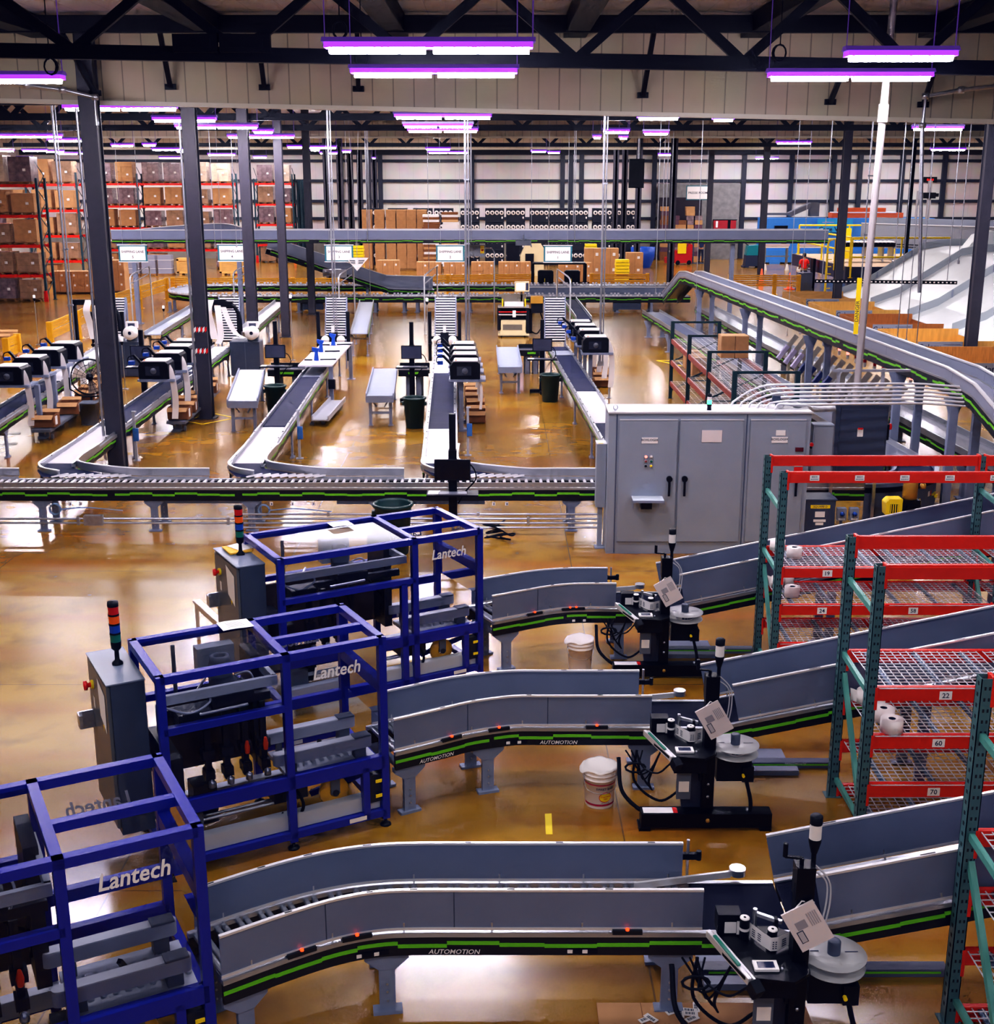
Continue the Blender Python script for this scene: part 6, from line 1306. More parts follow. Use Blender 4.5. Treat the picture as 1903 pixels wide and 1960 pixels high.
# sorter loop: front run, rear run, left curve
FS = spline([(7.9, 57.6, .86), (2, 57.6, .86), (-6, 57.6, .86), (-12.6, 57.5, .86), (-13.9, 56.6, .82), (-14.0, 55.3, .75), (-13, 54.4, .7), (-11.5, 54.2, .68), (-6, 54.2, .68), (2, 54.2, .68), (8.3, 54.2, .68)], 10)
ps = Path(FS, .15); t = thing('sorter_loop', 'far grey sorter conveyor loop with green stripe, curving round at the left end', 'conveyor')
rails(ps, .9, t, zb=-.26, sides=(1, -1)); belt_bed(ps, .9, t, material=MT('sorter_bed', '#7a8298', .35, .3))
mb = MB(); mb.m(ROLW)
for k in range(int(ps.L / .22)):
    q = ps.at(k * .22, .46, .05); mb.box(q.x, q.y, q.z, .09, .05, .06)
    q = ps.at(k * .22, -.46, .05); mb.box(q.x, q.y, q.z, .09, .05, .06)
mb.done('slat_edge', None, t)
for px in (330, 405, 548, 575, 720, 775, 800, 900, 1000, 1180, 1245):
    x = D(px, 585, 54.2).x
    for y in (53.8, 54.6): mb = MB(); mb.b(x - .06, x + .06, y - .05, y + .05, 0, .45); mb.b(x - .12, x + .12, y - .09, y + .09, 0, .02); mb.done('leg', LEGM, t)
mb = MB(); mb.b(-8.4, -7.5, 53.9, 54.5, .1, .42); mb.done('drive_box', GREYD, t); mb = MB(); mb.b(5.0, 6.2, 53.7, 54.0, .12, .4); mb.done('drive_box', GREYD, t)
mb = MB(); mb.m(GREY); mb.b(1.2, 8.2, 55.0, 55.6, .55, .95); mb.m(GEDGE); mb.b(1.2, 8.2, 54.98, 55.02, .95, .99); mb.done('merge_cover', None, t)
# lane signs
for n, px, py in ((5, 254, 485), (4, 444, 484), (3, 649, 485), (2, 862, 485), (1, 1068, 486)):
    p = D(px, py, 46.2); t = thing('lane_sign', 'white hanging sign with teal edges reading SHIPPING LANE %d' % n, 'sign', p, 0, 'shipping lane signs')
    mb = MB(); mb.m(MT('teal_border', '#2c6c80', .5)); mb.b(-.52, .52, 0, .03, -.29, .29); mb.m(MT('sign_white', '#f4eef0', .5)); mb.b(-.46, .46, -.006, 0, -.25, .25); mb.m(WHITE); mb.b(-.54, .54, -.01, .035, .29, .315); mb.b(-.54, .54, -.01, .035, -.315, -.29)
    mb.m(INK); mb.text('SHIPPING LANE', (0, -.006, .06), (1,0,0), (0,0,1), .125, .014, width=.82); mb.text(str(n), (0, -.006, -.13), (1,0,0), (0,0,1), .13, .012); mb.done('panel', None, t)
    mb = MB()
    for sx in (-.35, .35): mb.cyl((sx, .015, .3), (sx, .015, ZR - p.z), .006, 4)
    mb.done('wires', STEEL, t)
p = D(684, 505, 46.0); mb = MB(); mb.m(WHITE); mb.add([(-.42, 0, .22), (0, -.15, .22), (.42, 0, .22), (0, -.1, -.25)], [(0, 3, 1), (1, 3, 2), (0, 1, 2)]); mb.m(DIM)
for z in (.1, .02): mb.quad((-.26 + (.1-z)*.6, -.085, z), (-.06, -.145, z), (-.06, -.145, z + .04), (-.28 + (.1-z)*.6, -.085, z + .04)); mb.quad((.06, -.145, z), (.26 - (.1-z)*.6, -.085, z), (.28 - (.1-z)*.6, -.085, z + .04), (.06, -.145, z + .04))
mb.m(STEEL); mb.cyl((0, 0, .22), (-.2, 0, ZR - p.z), .006, 4); mb.cyl((0, 0, .22), (.2, 0, ZR - p.z), .006, 4); one(mb, 'hanging_marker', 'small white wedge shaped hanging marker below the lane three sign', 'sign', None, p, world=False)
# ---- yellow guard rails
YELG = mat('guardrail_yellow', '#e0a514', .45, noise=.06)
def guard_rail(P, lab, posts=None):
    t = thing('guard_rail', lab, 'guard rail', (P[0][0], P[0][1], 0), 0, 'yellow guard rails')
    for a, b_ in zip(P, P[1:]):
        a, b_ = Vector((*a[:2], 0)), Vector((*b_[:2], 0))
        for z in (.55, .85):
            mb = MB()
            for dz in (-.09, 0, .09): mb.bar(a + Vector((0, -.06, z + dz)), b_ + Vector((0, -.06, z + dz)), .05 if dz else .03, .07)
            mb.done('rail', YELG, t, world=True)
    for a in P:
        mb = MB(); mb.b(a[0] - .09, a[0] + .09, a[1] - .05, a[1] + .09, 0, 1.0); mb.b(a[0] - .16, a[0] + .16, a[1] - .14, a[1] + .16, 0, .02); mb.done('post', YELG, t, world=True)
def gr(px, py): p = G(px, py, .95); return (p.x, p.y)
guard_rail([gr(94, 619), gr(147, 597), gr(187, 578)], 'yellow guard rail section at the near left, left of lane five')
guard_rail([gr(220, 563), gr(266, 549), gr(318, 534)], 'yellow guard rail section running back behind lane five')
y0 = gr(322, 533)[1]
guard_rail([(D(px, 533, y0).x, y0) for px in (330, 452, 560, 640)], 'yellow guard rail section across the back, behind the left end of the sorter loop')
guard_rail([gr(745, 531), gr(858, 527), gr(1020, 525)], 'yellow guard rail section in front of the carton pallets at the back')
guard_rail([gr(1133, 525), gr(1240, 525)], 'yellow guard rail section behind the peak of the long incline')
guard_rail([gr(1398, 527), gr(1484, 527), gr(1530, 528)], 'yellow guard rail section at the right, in front of the traffic cone')
guard_rail([gr(10, 650), gr(32, 642)], 'yellow guard rail end at the left picture edge')
# ================= pallet racking at the far left, each load on its own
RBM = mat('orange_red_beam', '#e0240f', .4); RUP = mat('slate_green_upright', '#24404e', .5)
WRAPB = [mat('wrapped_brown', '#9a7b62', .25, noise=.3, nscale=3, bump=.5, coat=.7), mat('wrapped_pale', '#d9c3ae', .22, noise=.25, nscale=3, bump=.5, coat=.8), CARD, mat('wrapped_mauve', '#7d6a72', .25, noise=.35, nscale=4, bump=.5, coat=.7)]
PALW = mat('pallet_wood', '#8a6338', .75, noise=.15)
def load(x, y, z, w, h, lab, grp, k):
    mb = MB(); mb.m(PALW); mb.b(-w/2, w/2, -.5, .5, .09, .12); 
    for q in (-w/2 + .06, 0, w/2 - .06): mb.b(q - .05, q + .05, -.5, .5, 0, .09)
    mb.m(WRAPB[k]); n = max(2, int(h / .32)); nx = 3 if w > .9 else 2; rr = random.Random(int(x*77 + z*13))
    hh = (h - .12) / n
    for r in range(n):
        for c in range(nx):
            o = rr.uniform(-.012, .012); a = -w/2 + .02 + (w - .04) * c / nx; mb.b(a + .004, a + (w - .04)/nx - .004, -.48 + o, .48 + o, .12 + r*hh + .003, .12 + (r+1)*hh - .002)
    mb.m(WHITE); mb.card((w*.2, -.495, .12 + hh*1.4), (1,0,0), (0,0,1), .14, .12, .012)
    return one(mb, 'pallet_load', lab, 'pallet load', None, (x, y, z), grp, world=False)
LVL = [1.25, 2.6, 3.95, 5.32]; LN = ['on the floor', 'on the first beam', 'on the second beam', 'on the third beam', 'on the top beam']
def far_rack(name, X0, nb, y, skip=(), bw=2.75, levels=LVL, floor=True):
    t = thing('pallet_racking', 'tall red beamed pallet racking, %s' % name, 'rack', (X0, y, 0), 0, 'far left pallet racking')
    for i in range(nb + 1):
        X = i * bw; mb = MB()
        for yy in (-.55, .55): mb.b(X - .05, X + .05, yy - .05, yy + .05, 0, 5.9 if i % 2 else 5.6); mb.b(X - .09, X + .09, yy - .08, yy + .08, 0, .02)
        z = .3
        while z < 5.2: mb.bar((X, -.5, z), (X, .5, z + .6), .03); mb.bar((X, .5, z + .6), (X, -.5, z + 1.2), .03); z += 1.2
        f = mb.done('upright_frame', RUP, t)
        mb = MB(); mb.prism([(X - .1, .0), (X + .1, .0), (X + .07, .5), (X - .07, .5)], -.66, -.6, 'y'); mb.done('post_guard', ORANGE if i % 2 else REDP, f)
    for i in range(nb):
        for z in levels:
            for yy in (-.55, .55): mb = MB(); mb.b(i*bw + .05, (i+1)*bw - .05, yy - .04, yy + .04, z - .13, z); mb.b(i*bw + .05, i*bw + .1, yy - .06, yy + .06, z - .2, z + .03); mb.b((i+1)*bw - .1, (i+1)*bw - .05, yy - .06, yy + .06, z - .2, z + .03); mb.done('beam', RBM, t)
    rr = random.Random(nb * 7 + int(y))
    for li, z in enumerate([0.02] + levels):
        if li == 0 and not floor: continue
        c = 0
        for i in range(nb):
            for q in range(2):
                c += 1
                if (li, i * 2 + q) in skip: continue
                w = 1.08; h = rr.uniform(.92, 1.16) if li < 4 else rr.uniform(1.15, 1.3)
                k = rr.choice([0, 1, 2, 3]) if li == 4 else rr.choice([0, 2, 2, 3])
                load(X0 + i*bw + bw*(.28 + .45*q), y, z, w, h, '%s pallet load, %s from left %s of the %s' % ({0: 'brown wrapped', 1: 'pale wrapped', 2: 'plain carton', 3: 'mauve wrapped'}[k], ORD[c-1], LN[li], name), 'pallet loads of the ' + name, k)
far_rack('nearest rack row', -26.6, 2, 59.2, skip=((0, 0), (1, 1)))
far_rack('second rack row', -31.0, 3, 69.8, skip=((0, 5), (1, 3)))
far_rack('third rack row', -25.6, 3, 81.0, skip=((0, 1), (0, 3), (0, 4)), bw=3.0)
far_rack('last rack row', -16.5, 1, 87.5, bw=2.6)
# spare uprights bundled beside the last rack
for i, px in enumerate((562, 570, 577, 584, 590)):
    p = D(px, 345, 88.5); mb = MB()
    for yy in (-.4, .4): mb.b(-.06, .06, yy - .05, yy + .05, 0, p.z)
    z = .4
    while z < p.z - 1: mb.bar((0, -.4, z), (0, .4, z + .7), .03); z += .7
    one(mb, 'spare_upright', '%s slate rack upright from the left, standing bundled right of the last rack' % ORD[i], 'rack upright', RUP, (p.x, p.y, 0), 'spare rack uprights', world=False)
# ---- loads standing on the floor in front
def floor_stack(px, py, cols, rows, w, h, nm, m_=CARD, d=.5):
    p = G(px, py); n = 0
    mb = MB(); W_ = cols * w + .1; mb.b(-W_/2, W_/2, -.45, .45, .09, .13)
    for q in (-W_/2 + .06, 0, W_/2 - .06): mb.b(q - .05, q + .05, -.45, .45, 0, .09)
    for q in (-.4, 0, .4): mb.b(-W_/2, W_/2, q - .05, q + .05, 0, .02)
    one(mb, 'pallet', 'wooden pallet under the %s' % nm, 'pallet', PALW, p, 'floor pallets', world=False)
    for r in range(rows):
        for c in range(cols):
            pos = ('bottom', 'second', 'third', 'top')[r] if r < rows - 1 else 'top'
            hz = ['left', 'middle', 'right'] if cols == 3 else (['left', 'right'] if cols == 2 else [''])
            carton((p.x + (c - (cols-1)/2) * w, p.y + random.uniform(-.03, .03), .13 + r*h), w - .015, d*1.6, h - .005, 'brown carton, %s %s of the %s' % (pos, hz[c], nm), 'cartons of the ' + nm, m_=m_)
for px, py, c, r, w, h, nm in ((55, 562, 2, 2, .6, .42, 'pallet at the foot of the nearest red rack'), (145, 562, 3, 2, .62, .5, 'pallet left of the first near column'), (222, 560, 2, 3, .62, .5, 'tall pallet right of the first near column'),
    (676, 540, 2, 2, .6, .55, 'pallet below the lane three sign'), (745, 545, 2, 2, .6, .6, 'pallet right of the lane three sign'), (822, 540, 2, 2, .68, .5, 'pallet left of the lane two sign'), (872, 540, 2, 2, .62, .5, 'pallet below the lane two sign'), (925, 540, 2, 2, .66, .5, 'pallet right of the lane two sign'), (985, 540, 3, 2, .6, .5, 'pallet left of the black frame table'), (1100, 542, 3, 2, .6, .5, 'pallet behind the black frame table'), (1150, 538, 2, 2, .95, .85, 'pallet right of the lane one sign'), (1213, 535, 1, 2, .95, .7, 'pallet before the blue bin')):
    floor_stack(px, py, c, r, w, h, nm)
for px, nm in ((365, 'left'), (446, 'right')):
    p = G(px, 526); t = thing('wooden_crate', 'pale wooden crate on skids behind the yellow rail, the %s one' % nm, 'crate', p, 0, 'wooden crates'); w = 1.35
    mb = MB(); mb.m(WOOD); mb.b(-w/2, w/2, -.4, .4, .12, .95); mb.done('box_body', None, t)
    mb = MB()
    for z in (.16, .9): mb.b(-w/2 - .02, w/2 + .02, -.43, -.4, z - .05, z + .06)
    for x in (-w/2 + .04, w/2 - .04): mb.b(x - .06, x + .06, -.43, -.4, .12, .96)
    for x in (-.5, 0, .5): mb.b(x - .08, x + .08, -.4, .4, 0, .12)
    mb.b(-w/2 - .02, w/2 + .02, -.42, .42, .95, 1.0); mb.done('battens', mat('crate_batten', '#dba95f', .6, noise=.1), t)
for i, px in enumerate((288, 319, 257)):
    p = G(px, 527); mb = MB(); mb.m(MT('clear_drum', '#8d92a8', .25)); mb.b(-.4, .4, -.3, .3, .12, 1.2); mb.m(WHITE); mb.b(-.41, .41, -.31, .31, .4, .42); mb.b(-.41, .41, -.31, .31, .9, .92); mb.m(PALW); mb.b(-.45, .45, -.4, .4, 0, .12)
    one(mb, 'wrapped_stack', '%s grey film wrapped stack behind the yellow rail' % ['middle', 'right', 'left'][i], 'pallet load', None, p, 'grey wrapped stacks', world=False)
# tall columns of flat cartons and layered sheets in the middle
for i, px in enumerate((703, 727, 749, 769, 788, 808)):
    y = 80.0; x = D(px, 420, y).x; mb = MB(); mb.m(PALW); mb.b(-.31, .31, -.45, .45, 0, .12); mb.b(-.31, .31, -.45, .45, 1.95, 2.07); mb.m(CARD); r_ = random.Random(i)
    for (z0, z1) in ((.12, 1.95), (2.07, 3.72)):
        z = z0
        while z < z1 - .05: o = r_.uniform(-.012, .012); mb.b(-.3 + o, .3 + o, -.42, .42, z, min(z1, z + .14) - .006); z += .14
    one(mb, 'flat_carton_stack', '%s tall stack of flat brown cartons from the left, behind the overhead conveyor' % ORD[i], 'carton stack', None, (x, y, 0), 'tall stacks of flat cartons', world=False)
for i, (px, zt) in enumerate(((826, 3.3), (862, 3.55))):
    y = 79.0; x = D(px, 420, y).x; mb = MB(); r_ = random.Random(i + 4); z = 0
    while z < zt: mb.m(r_.choice([CARD, WHITE, CARDD, MT('tan_sheet', '#d3a878', .7)])); o = r_.uniform(-.06, .06); mb.b(-.5 + o, .5 + o, -.4, .4, z, z + .14); z += .15
    one(mb, 'sheet_stack', 'layered stack of white and brown sheets, %s of the two beside the black reel boxes' % ['left', 'right'][i], 'sheet stack', None, (x, y, 0), 'sheet stacks', world=False)
# black boxes of label reels
BLK = mat('reel_box_black', '#0d1024', .5); RW = mat('reel_end', '#efe6e6', .5)
proto2 = None; XS = (715, 762, 810, 850, 900, 947, 987, 1032, 1070, 1107, 1152, 1197)
for i, px in enumerate(XS):
    y = 85.2; x = D(px, 420, y).x
    for r in range(4):
        z = r * .93; lab = '%s black box of white reels in the %s stack from the left' % (['lowest', 'second lowest', 'second highest', 'topmost'][r], ORD[i])
        if proto2 is None:
            proto2 = thing('reel_box', lab, 'reel box', (x, y, z), 0, 'stacked black reel boxes'); mb = MB(); mb.m(BLK); mb.b(-.63, .63, -.5, .5, .06, .9); mb.b(-.63, .63, -.5, -.4, 0, .06); mb.b(-.63, .63, .4, .5, 0, .06); mb.m(WHITE); mb.card((.5, -.5, .3), (1,0,0), (0,0,1), .09, .13, .006); mb.done('box_body', None, proto2)
            for k in range(4):
                rb = MB(); rb.m(RW); rb.lathe([(.06, -.53), (.135, -.53), (.145, -.5)], 14, (-.47 + k*.31, 0, .62), 'y', close=False); rb.m(BLK); rb.lathe([(0, -.535), (.055, -.535)], 10, (-.46 + k*.31, 0, .6), 'y', close=False); rb.done('reel_end', None, proto2)
        else:
            o = dup(proto2, (x, y, z), label=lab)
# yellow cage stacks, blue bin, tan stretch wrapper, black frame table
for px, py, zt, lab in ((1130, 520, 1.6, 'stack of bright yellow trays right of the lane one sign'), (1190, 545, 1.25, 'stack of bright yellow trays behind the peak of the long incline'), (686, 525, 1.6, 'stack of bright yellow trays behind the lane three sign')):
    p = G(px, py); mb = MB(); z = 0; k = 0
    while z < zt: mb.m(YELB); w = .38 - .02*(k % 2); mb.b(-w, w, -.3, .3, z + .02, z + .16); mb.m(BLACKP); mb.b(-w*.9, w*.9, -.28, .28, z, z + .02); z += .17; k += 1
    one(mb, 'tray_stack', lab, 'tray stack', None, p, 'yellow tray stacks', world=False)
p = G(1230, 512); mb = MB(); mb.lathe([(.5, 0), (.75, .6), (.8, 1.3), (.72, 1.3), (.5, .1), (0, .1)], 20); one(mb, 'blue_bin', 'large blue bin behind the cartons near the long incline', 'bin', BLUEP, p, world=False)
p = G(1018, 527); t = thing('stretch_wrapper', 'cream curved stretch wrapping machine behind the lane one sign', 'wrapping machine', p)
mb = MB(); mb.prism([(-.7, 0), (.7, 0), (.7, 1.6), (.5, 1.9), (.1, 1.95), (-.4, 1.8), (-.7, 1.2)], -.5, .5, 'y'); mb.done('hood', CREAM, t)
mb = MB(); mb.b(-.4, .1, -.56, -.5, .3, 1.3); mb.b(-1.5, -.75, -.4, .4, 0, 1.9); mb.done('film_carriage', BLACKP, t)
p = D(1075, 548, 56.2); t = thing('frame_table', 'black square tube frame table standing in front of the yellow rail', 'table', (p.x, 57.9 + .6, 0)); w = 1.22
for x in (-w, w):
    for y in (0, .7): mb = MB(); mb.b(x - .06, x + .06, y - .05, y + .05, 0, 1.75); mb.done('leg', BLACK, t)
mb = MB(); mb.b(-w, w, -.05, .75, 1.72, 1.8); mb.b(-w, w, .65, .75, .7, .78); mb.b(-w, w, -.04, .04, .72, .78); mb.done('top_frame', BLACK, t)
for i, x in enumerate((-.62, .62)):
    mb = MB(); mb.m(BLACKP); mb.b(-.36, .36, 0, .5, 0, .62); mb.b(-.1, .1, -.02, 0, .3, .5); mb.m(YELB); mb.b(-.06, -.03, -.025, 0, .05, .3); mb.m(BLACKP); mb.b(-.3, .3, .05, .45, .62, .66)
    one(mb, 'black_unit', '%s black motor unit on the lower bar of the black frame table' % ['left', 'right'][i], 'machine unit', None, (p.x + x, 58.6, .78), 'black units on the frame table', world=False)
p = D(905, 480, 50.0); mb = MB(); mb.m(GREYM); mb.b(-.5, .5, 0, .2, -.22, .22); mb.m(YELB); mb.b(.3, .45, -.02, 0, -.1, .2); mb.m(REDP); mb.lathe([(0, -.06), (.04, -.05), (.04, 0)], 10, (.38, 0, .02), 'y'); mb.m(MT('green_glow', '#60ffb0')); mb.lathe([(0, -.03), (.03, -.02), (.03, 0)], 8, (-.35, 0, 0), 'y'); mb.m(STEEL); mb.tube([(.5, .1, .1), (.75, .1, .1), (.85, .1, -.05), (.85, .1, -p.z)], .03); mb.b(-.45, -.4, .2, .25, -.3, .6); mb.b(.0, .05, .2, .25, -.3, .6)
one(mb, 'control_box', 'grey hanging control box with red button under the overhead conveyor, lane two', 'electrical box', None, p, world=False)
p = D(1002, 465, 48.7); mb = MB(); mb.b(-.3, .3, 0, .1, -.1, .1); mb.b(-.02, .02, .1, .2, -.1, .3); one(mb, 'sign_bracket', 'small dark bracket hanging under the overhead conveyor', 'bracket', DIM, p, world=False)
# ================= far right: opening, block wall, machines, platform, chutes
mb = MB(); a, b_ = D(1262, 352, 91), D(1418, 352, 91); mb.b(a.x, b_.x, 91.0, 91.6, 0, a.z)
BLOCK = mat('grey_block', '#7c7a7c', .8, noise=.2, nscale=3)
struct(mb, 'wall_block', BLOCK)
mb = MB(); a, b_ = D(1262, 378, 90.9), D(1343, 378, 90.9); mb.b(a.x, b_.x, 90.6, 91.0, 0.02, a.z); struct(mb, 'door_1', mat('dark_opening', '#2b2028', .8))
r_ = random.Random(3)
for i, px in enumerate((1274, 1292, 1307, 1322, 1336)):
    x = D(px, 400, 89.6).x; mb = MB(); z = 0; k = 0
    while z < 3.6 - .5*(i % 3): mb.m([CARD, CARDD, WRAPB[3], MT('plum_carton', '#5a3a4a', .6)][r_.randrange(4)]); o = r_.uniform(-.05, .05); mb.b(-.3 + o, .3 + o, -.3, .3, z, z + .3); z += .31
    one(mb, 'stock_stack', '%s stack of dark cartons from the left in the far doorway' % ORD[i], 'carton stack', None, (x, 89.6, 0), 'stacks in the far doorway', world=False)
p = D(1336, 369, 88); mb = MB(); mb.m(MT('teal_border', '#2c6c80')); mb.b(-.8, .8, 0, .04, -.48, .48); mb.m(MT('sign_white', '#f4eef0')); mb.b(-.74, .74, -.01, 0, -.42, .42); mb.m(INK); mb.text('PRESSIE ROOM', (0, -.01, 0), (1,0,0), (0,0,1), .2, .014, width=1.3); mb.m(STEEL); mb.cyl((-.6, 0, .48), (-.6, 0, ZR - p.z), .015, 4); mb.cyl((.6, 0, .48), (.6, 0, ZR - p.z), .015, 4); one(mb, 'room_sign', 'white hanging room sign beside the far block wall', 'sign', None, p, world=False)
p = D(1219, 332, 62); mb = MB(); mb.m(BLACK); mb.b(-.36, .36, 0, .3, -.68, .68); mb.m(MT('screen_dark', '#0a0b14')); mb.b(-.33, .33, -.01, 0, -.64, .64); mb.m(STEEL); mb.cyl((.1, .15, .68), (.1, .15, ZR - p.z), .05, 6); one(mb, 'hanging_display', 'tall black display box hanging high before the back wall', 'display', None, p, world=False)
p = D(1385, 430, 90.8); mb = MB(); mb.m(mat('red_cabinet', '#9c1b26', .5)); mb.b(-.7, .9, 0, .199, -.35, .3); mb.m(WHITE); mb.b(-.55, -.4, -.02, 0, -.2, .25); mb.m(BLACK); mb.b(-.75, .95, -.01, .15, .3, .36); mb.b(.3, .5, -.02, 0, -.3, .3); one(mb, 'hose_cabinet', 'red fire hose cabinet on the far grey block wall', 'cabinet', None, p, world=False)
# forklift, worker in navy, scrubber, yellow cabinet
p = G(1312, 506); t = thing('forklift', 'red and yellow stand up forklift by the far cartons', 'forklift', p, .2)
mb = MB(); mb.prism([(-.9, .12), (.3, .12), (.3, 1.3), (.1, 1.4), (-.2, 1.0), (-.9, .9)], -.45, .45, 'y'); mb.b(-1.4, -.9, -.3, .3, .1, .5); mb.done('body', mat('forklift_red', '#b8141a', .4), t)
mb = MB(); mb.b(-.75, -.15, -.5, -.45, .75, 1.55); mb.b(-.7, -.2, -.5, .3, 1.5, 1.6); mb.done('battery_cover', YELB, t)
for y in (-.35, .35): mb = MB(); mb.b(.32, .42, y - .06, y + .06, .05, 2.3); mb.b(.42, 1.4, y - .06, y + .06, .05, .1); mb.done('mast', GREYD, t)
for x in (-.7, .1): mb = MB(); mb.lathe([(.13, -.47), (.15, -.45), (.15, -.36), (.13, -.34)], 14, (x, 0, .15), 'y'); mb.done('wheel', RUBBER, t)
mb = MB()
for y in (-.35, .3): mb.b(.1, .16, y, y + .05, 1.2, 2.2); 
mb.b(-.6, .2, -.4, .4, 2.2, 2.26); mb.b(-.55, -.5, -.35, -.3, 1.3, 2.2); mb.done('overhead_guard', GREYD, t)
p = G(1440, 512); t = thing('floor_scrubber', 'teal topped dark floor scrubber parked before the white roller tables', 'floor scrubber', p)
mb = MB(); mb.m(MT('scrubber_dark', '#2a3350', .45)); mb.prism([(-.55, .1), (.5, .1), (.5, .8), (-.5, .8)], -.4, .4, 'y'); mb.b(-.65, -.3, -.45, .45, .02, .12); mb.done('base', None, t)
mb = MB(); mb.prism([(-.5, .8), (.5, .8), (.48, 1.3), (.3, 1.45), (-.4, 1.4)], -.38, .38, 'y'); mb.done('tank', MT('teal_tank', '#1e7f92', .3), t)
for y in (-.3, .3): mb = MB(); mb.lathe([(.1, -.05), (.14, -.04), (.14, .04), (.1, .05)], 12, (.3, y, .14), 'y'); mb.done('wheel', RUBBER, t)
mb = MB(); mb.bar((-.3, 0, 1.4), (-.6, 0, 1.6), .05); mb.b(-.65, -.55, -.3, .3, 1.56, 1.62); mb.done('steering_bar', BLACKP, t)
p = G(1504, 500); mb = MB(); mb.m(YELB); mb.b(-.36, .36, 0, .5, .08, 1.15); mb.b(-.4, .4, -.04, .54, 0, .1); mb.m(BLACKP); mb.b(-.365, .365, -.01, 0, .2, .23); mb.b(-.01, .01, -.01, 0, .23, 1.15); mb.b(-.3, -.26, -.03, 0, .6, .75); mb.m(YELB)
for z in (.4, .6, .8, 1.0): mb.b(-.34, .34, -.02, 0, z, z + .05)
one(mb, 'yellow_cabinet', 'bright yellow stacked cabinet on the far floor behind the person', 'cabinet', None, p, world=False)
for i, px in enumerate((1486, 1551)):
    p = D(px, 468, 80); t = thing('white_roller_table', '%s white roller table on thin stands in front of the blue machine' % ['left', 'right'][i], 'table', (p.x, 80, 0), 0, 'white roller tables'); z = p.z
    mb = MB(); mb.m(WHITE); mb.b(-.75, .75, -.25, .3, z - .2, z); mb.m(MT('pinkish_rail', '#d9c2cc', .4)); mb.b(-.8, .8, -.3, -.25, z - .08, z + .06); mb.m(BLACKP); mb.b(.35, .65, 0, .3, z, z + .35); mb.done('table_bed', None, t)
    mb = MB(); mb.b(-.8, .8, -.28, -.2, z - .75, z - .68); mb.done('lower_rail', STEEL, t)
    for x in (-.7, .7): mb = MB(); mb.b(x - .04, x + .04, -.2, .2, 0, z - .2); mb.done('leg', STEEL, t); mb = MB(); mb.lathe([(.1, z - 1.9), (.15, z - 1.6), (.06, z - 1.2)], 10, (x, -.3, 0)); mb.done('white_vessel', WHITE, t)
# blue compactor with banners, orange material on top
t = thing('blue_compactor', 'long sky blue baler machine with banners standing against the back wall', 'machine', (D(1500, 430, 86).x, 86, 0))
BLU = mat('sky_blue_paint', '#3f86e0', .45, noise=.04)
zt = D(1500, 418, 86).z; zl = D(1500, 470, 86).z; x0 = D(1462, 420, 86).x; x1 = D(1790, 420, 86).x; xr = t.location.x
mb = MB(); mb.b(x0 - xr, x1 - xr, 0, 2.0, .1, zt); mb.b(x0 - xr + .2, x1 - xr - .2, -.2, 0, .1, zl - .3); mb.b(x0 - xr + .5, x0 - xr + 1.2, -.3, 0, 0, .3); mb.done('hull', BLU, t)
mb = MB(); a, b_ = D(1483, 432, 85.9), D(1507, 438, 85.9); mb.b(a.x - xr, b_.x - xr, -.25, 0, b_.z - .2, a.z); mb.done('vent', BLACK, t)
a, b_ = D(1566, 419, 85.7), D(1632, 442, 85.7); mb = MB(); mb.m(MT('banner_blue', '#2f9ce0', .5)); mb.b(a.x - xr, b_.x - xr, -.3, -.22, b_.z - .1, a.z); mb.m(INK); mb.text('Core Values', ((a.x + b_.x)/2 - xr, -.3, b_.z + .12), (1,0,0), (0,0,1), .42, .02, width=2.2); mb.m(MT('banner_pink', '#b8a0e0', .5)); mb.b(a.x - xr + .3, a.x - xr + 1.1, -.31, -.3, a.z - .25, a.z - .2); mb.b(a.x - xr + .3, a.x - xr + 1.2, -.31, -.3, a.z - .42, a.z - .37); mb.done('banner', None, t)
a, b_ = D(1698, 424, 85.7), D(1772, 437, 85.7); mb = MB(); mb.m(MT('banner_green', '#0e5f52', .5)); mb.b(a.x - xr, b_.x - xr, -.3, -.22, b_.z, a.z); mb.m(WHITE); mb.text('SAFETY', ((a.x + b_.x)/2 - xr, -.3, (a.z + b_.z)/2), (1,0,0), (0,0,1), .34, .02, width=1.5); mb.done('banner', None, t)
p = D(1535, 411, 86.6); mb = MB(); mb.bar((-.9, 0, .0), (.5, 0, .62), .7, .3); mb.b(.5, 1.1, -.3, .4, -.1, .8); mb.b(-2.6, -.9, -.3, .4, -.02, .12); one(mb, 'feed_hopper', 'dark feed conveyor and grey hopper on top of the blue baler', 'hopper', mat('hopper_grey', '#585a66', .5), p, world=False)
mb = MB(); mb.m(ORANGE); a, b_ = D(1592, 421, 87), D(1730, 404, 87); z0, z1 = a.z, b_.z
mb.m(mat('burnt_orange', '#d4551a', .5)); mb.b(0, b_.x - a.x, 0, 1.0, 0, (z1 - z0)*.55); mb.b(.6, (b_.x - a.x)*.75, 0, 1.0, (z1 - z0)*.65, (z1 - z0)*1.1); mb.m(WHITE); mb.b(.1, (b_.x - a.x)*.9, -.02, 1.0, (z1 - z0)*.55, (z1 - z0)*.65)
one(mb, 'orange_stack', 'orange beams stacked on top of the blue baler', 'beams', None, (a.x, 87, zt + .01), world=False)
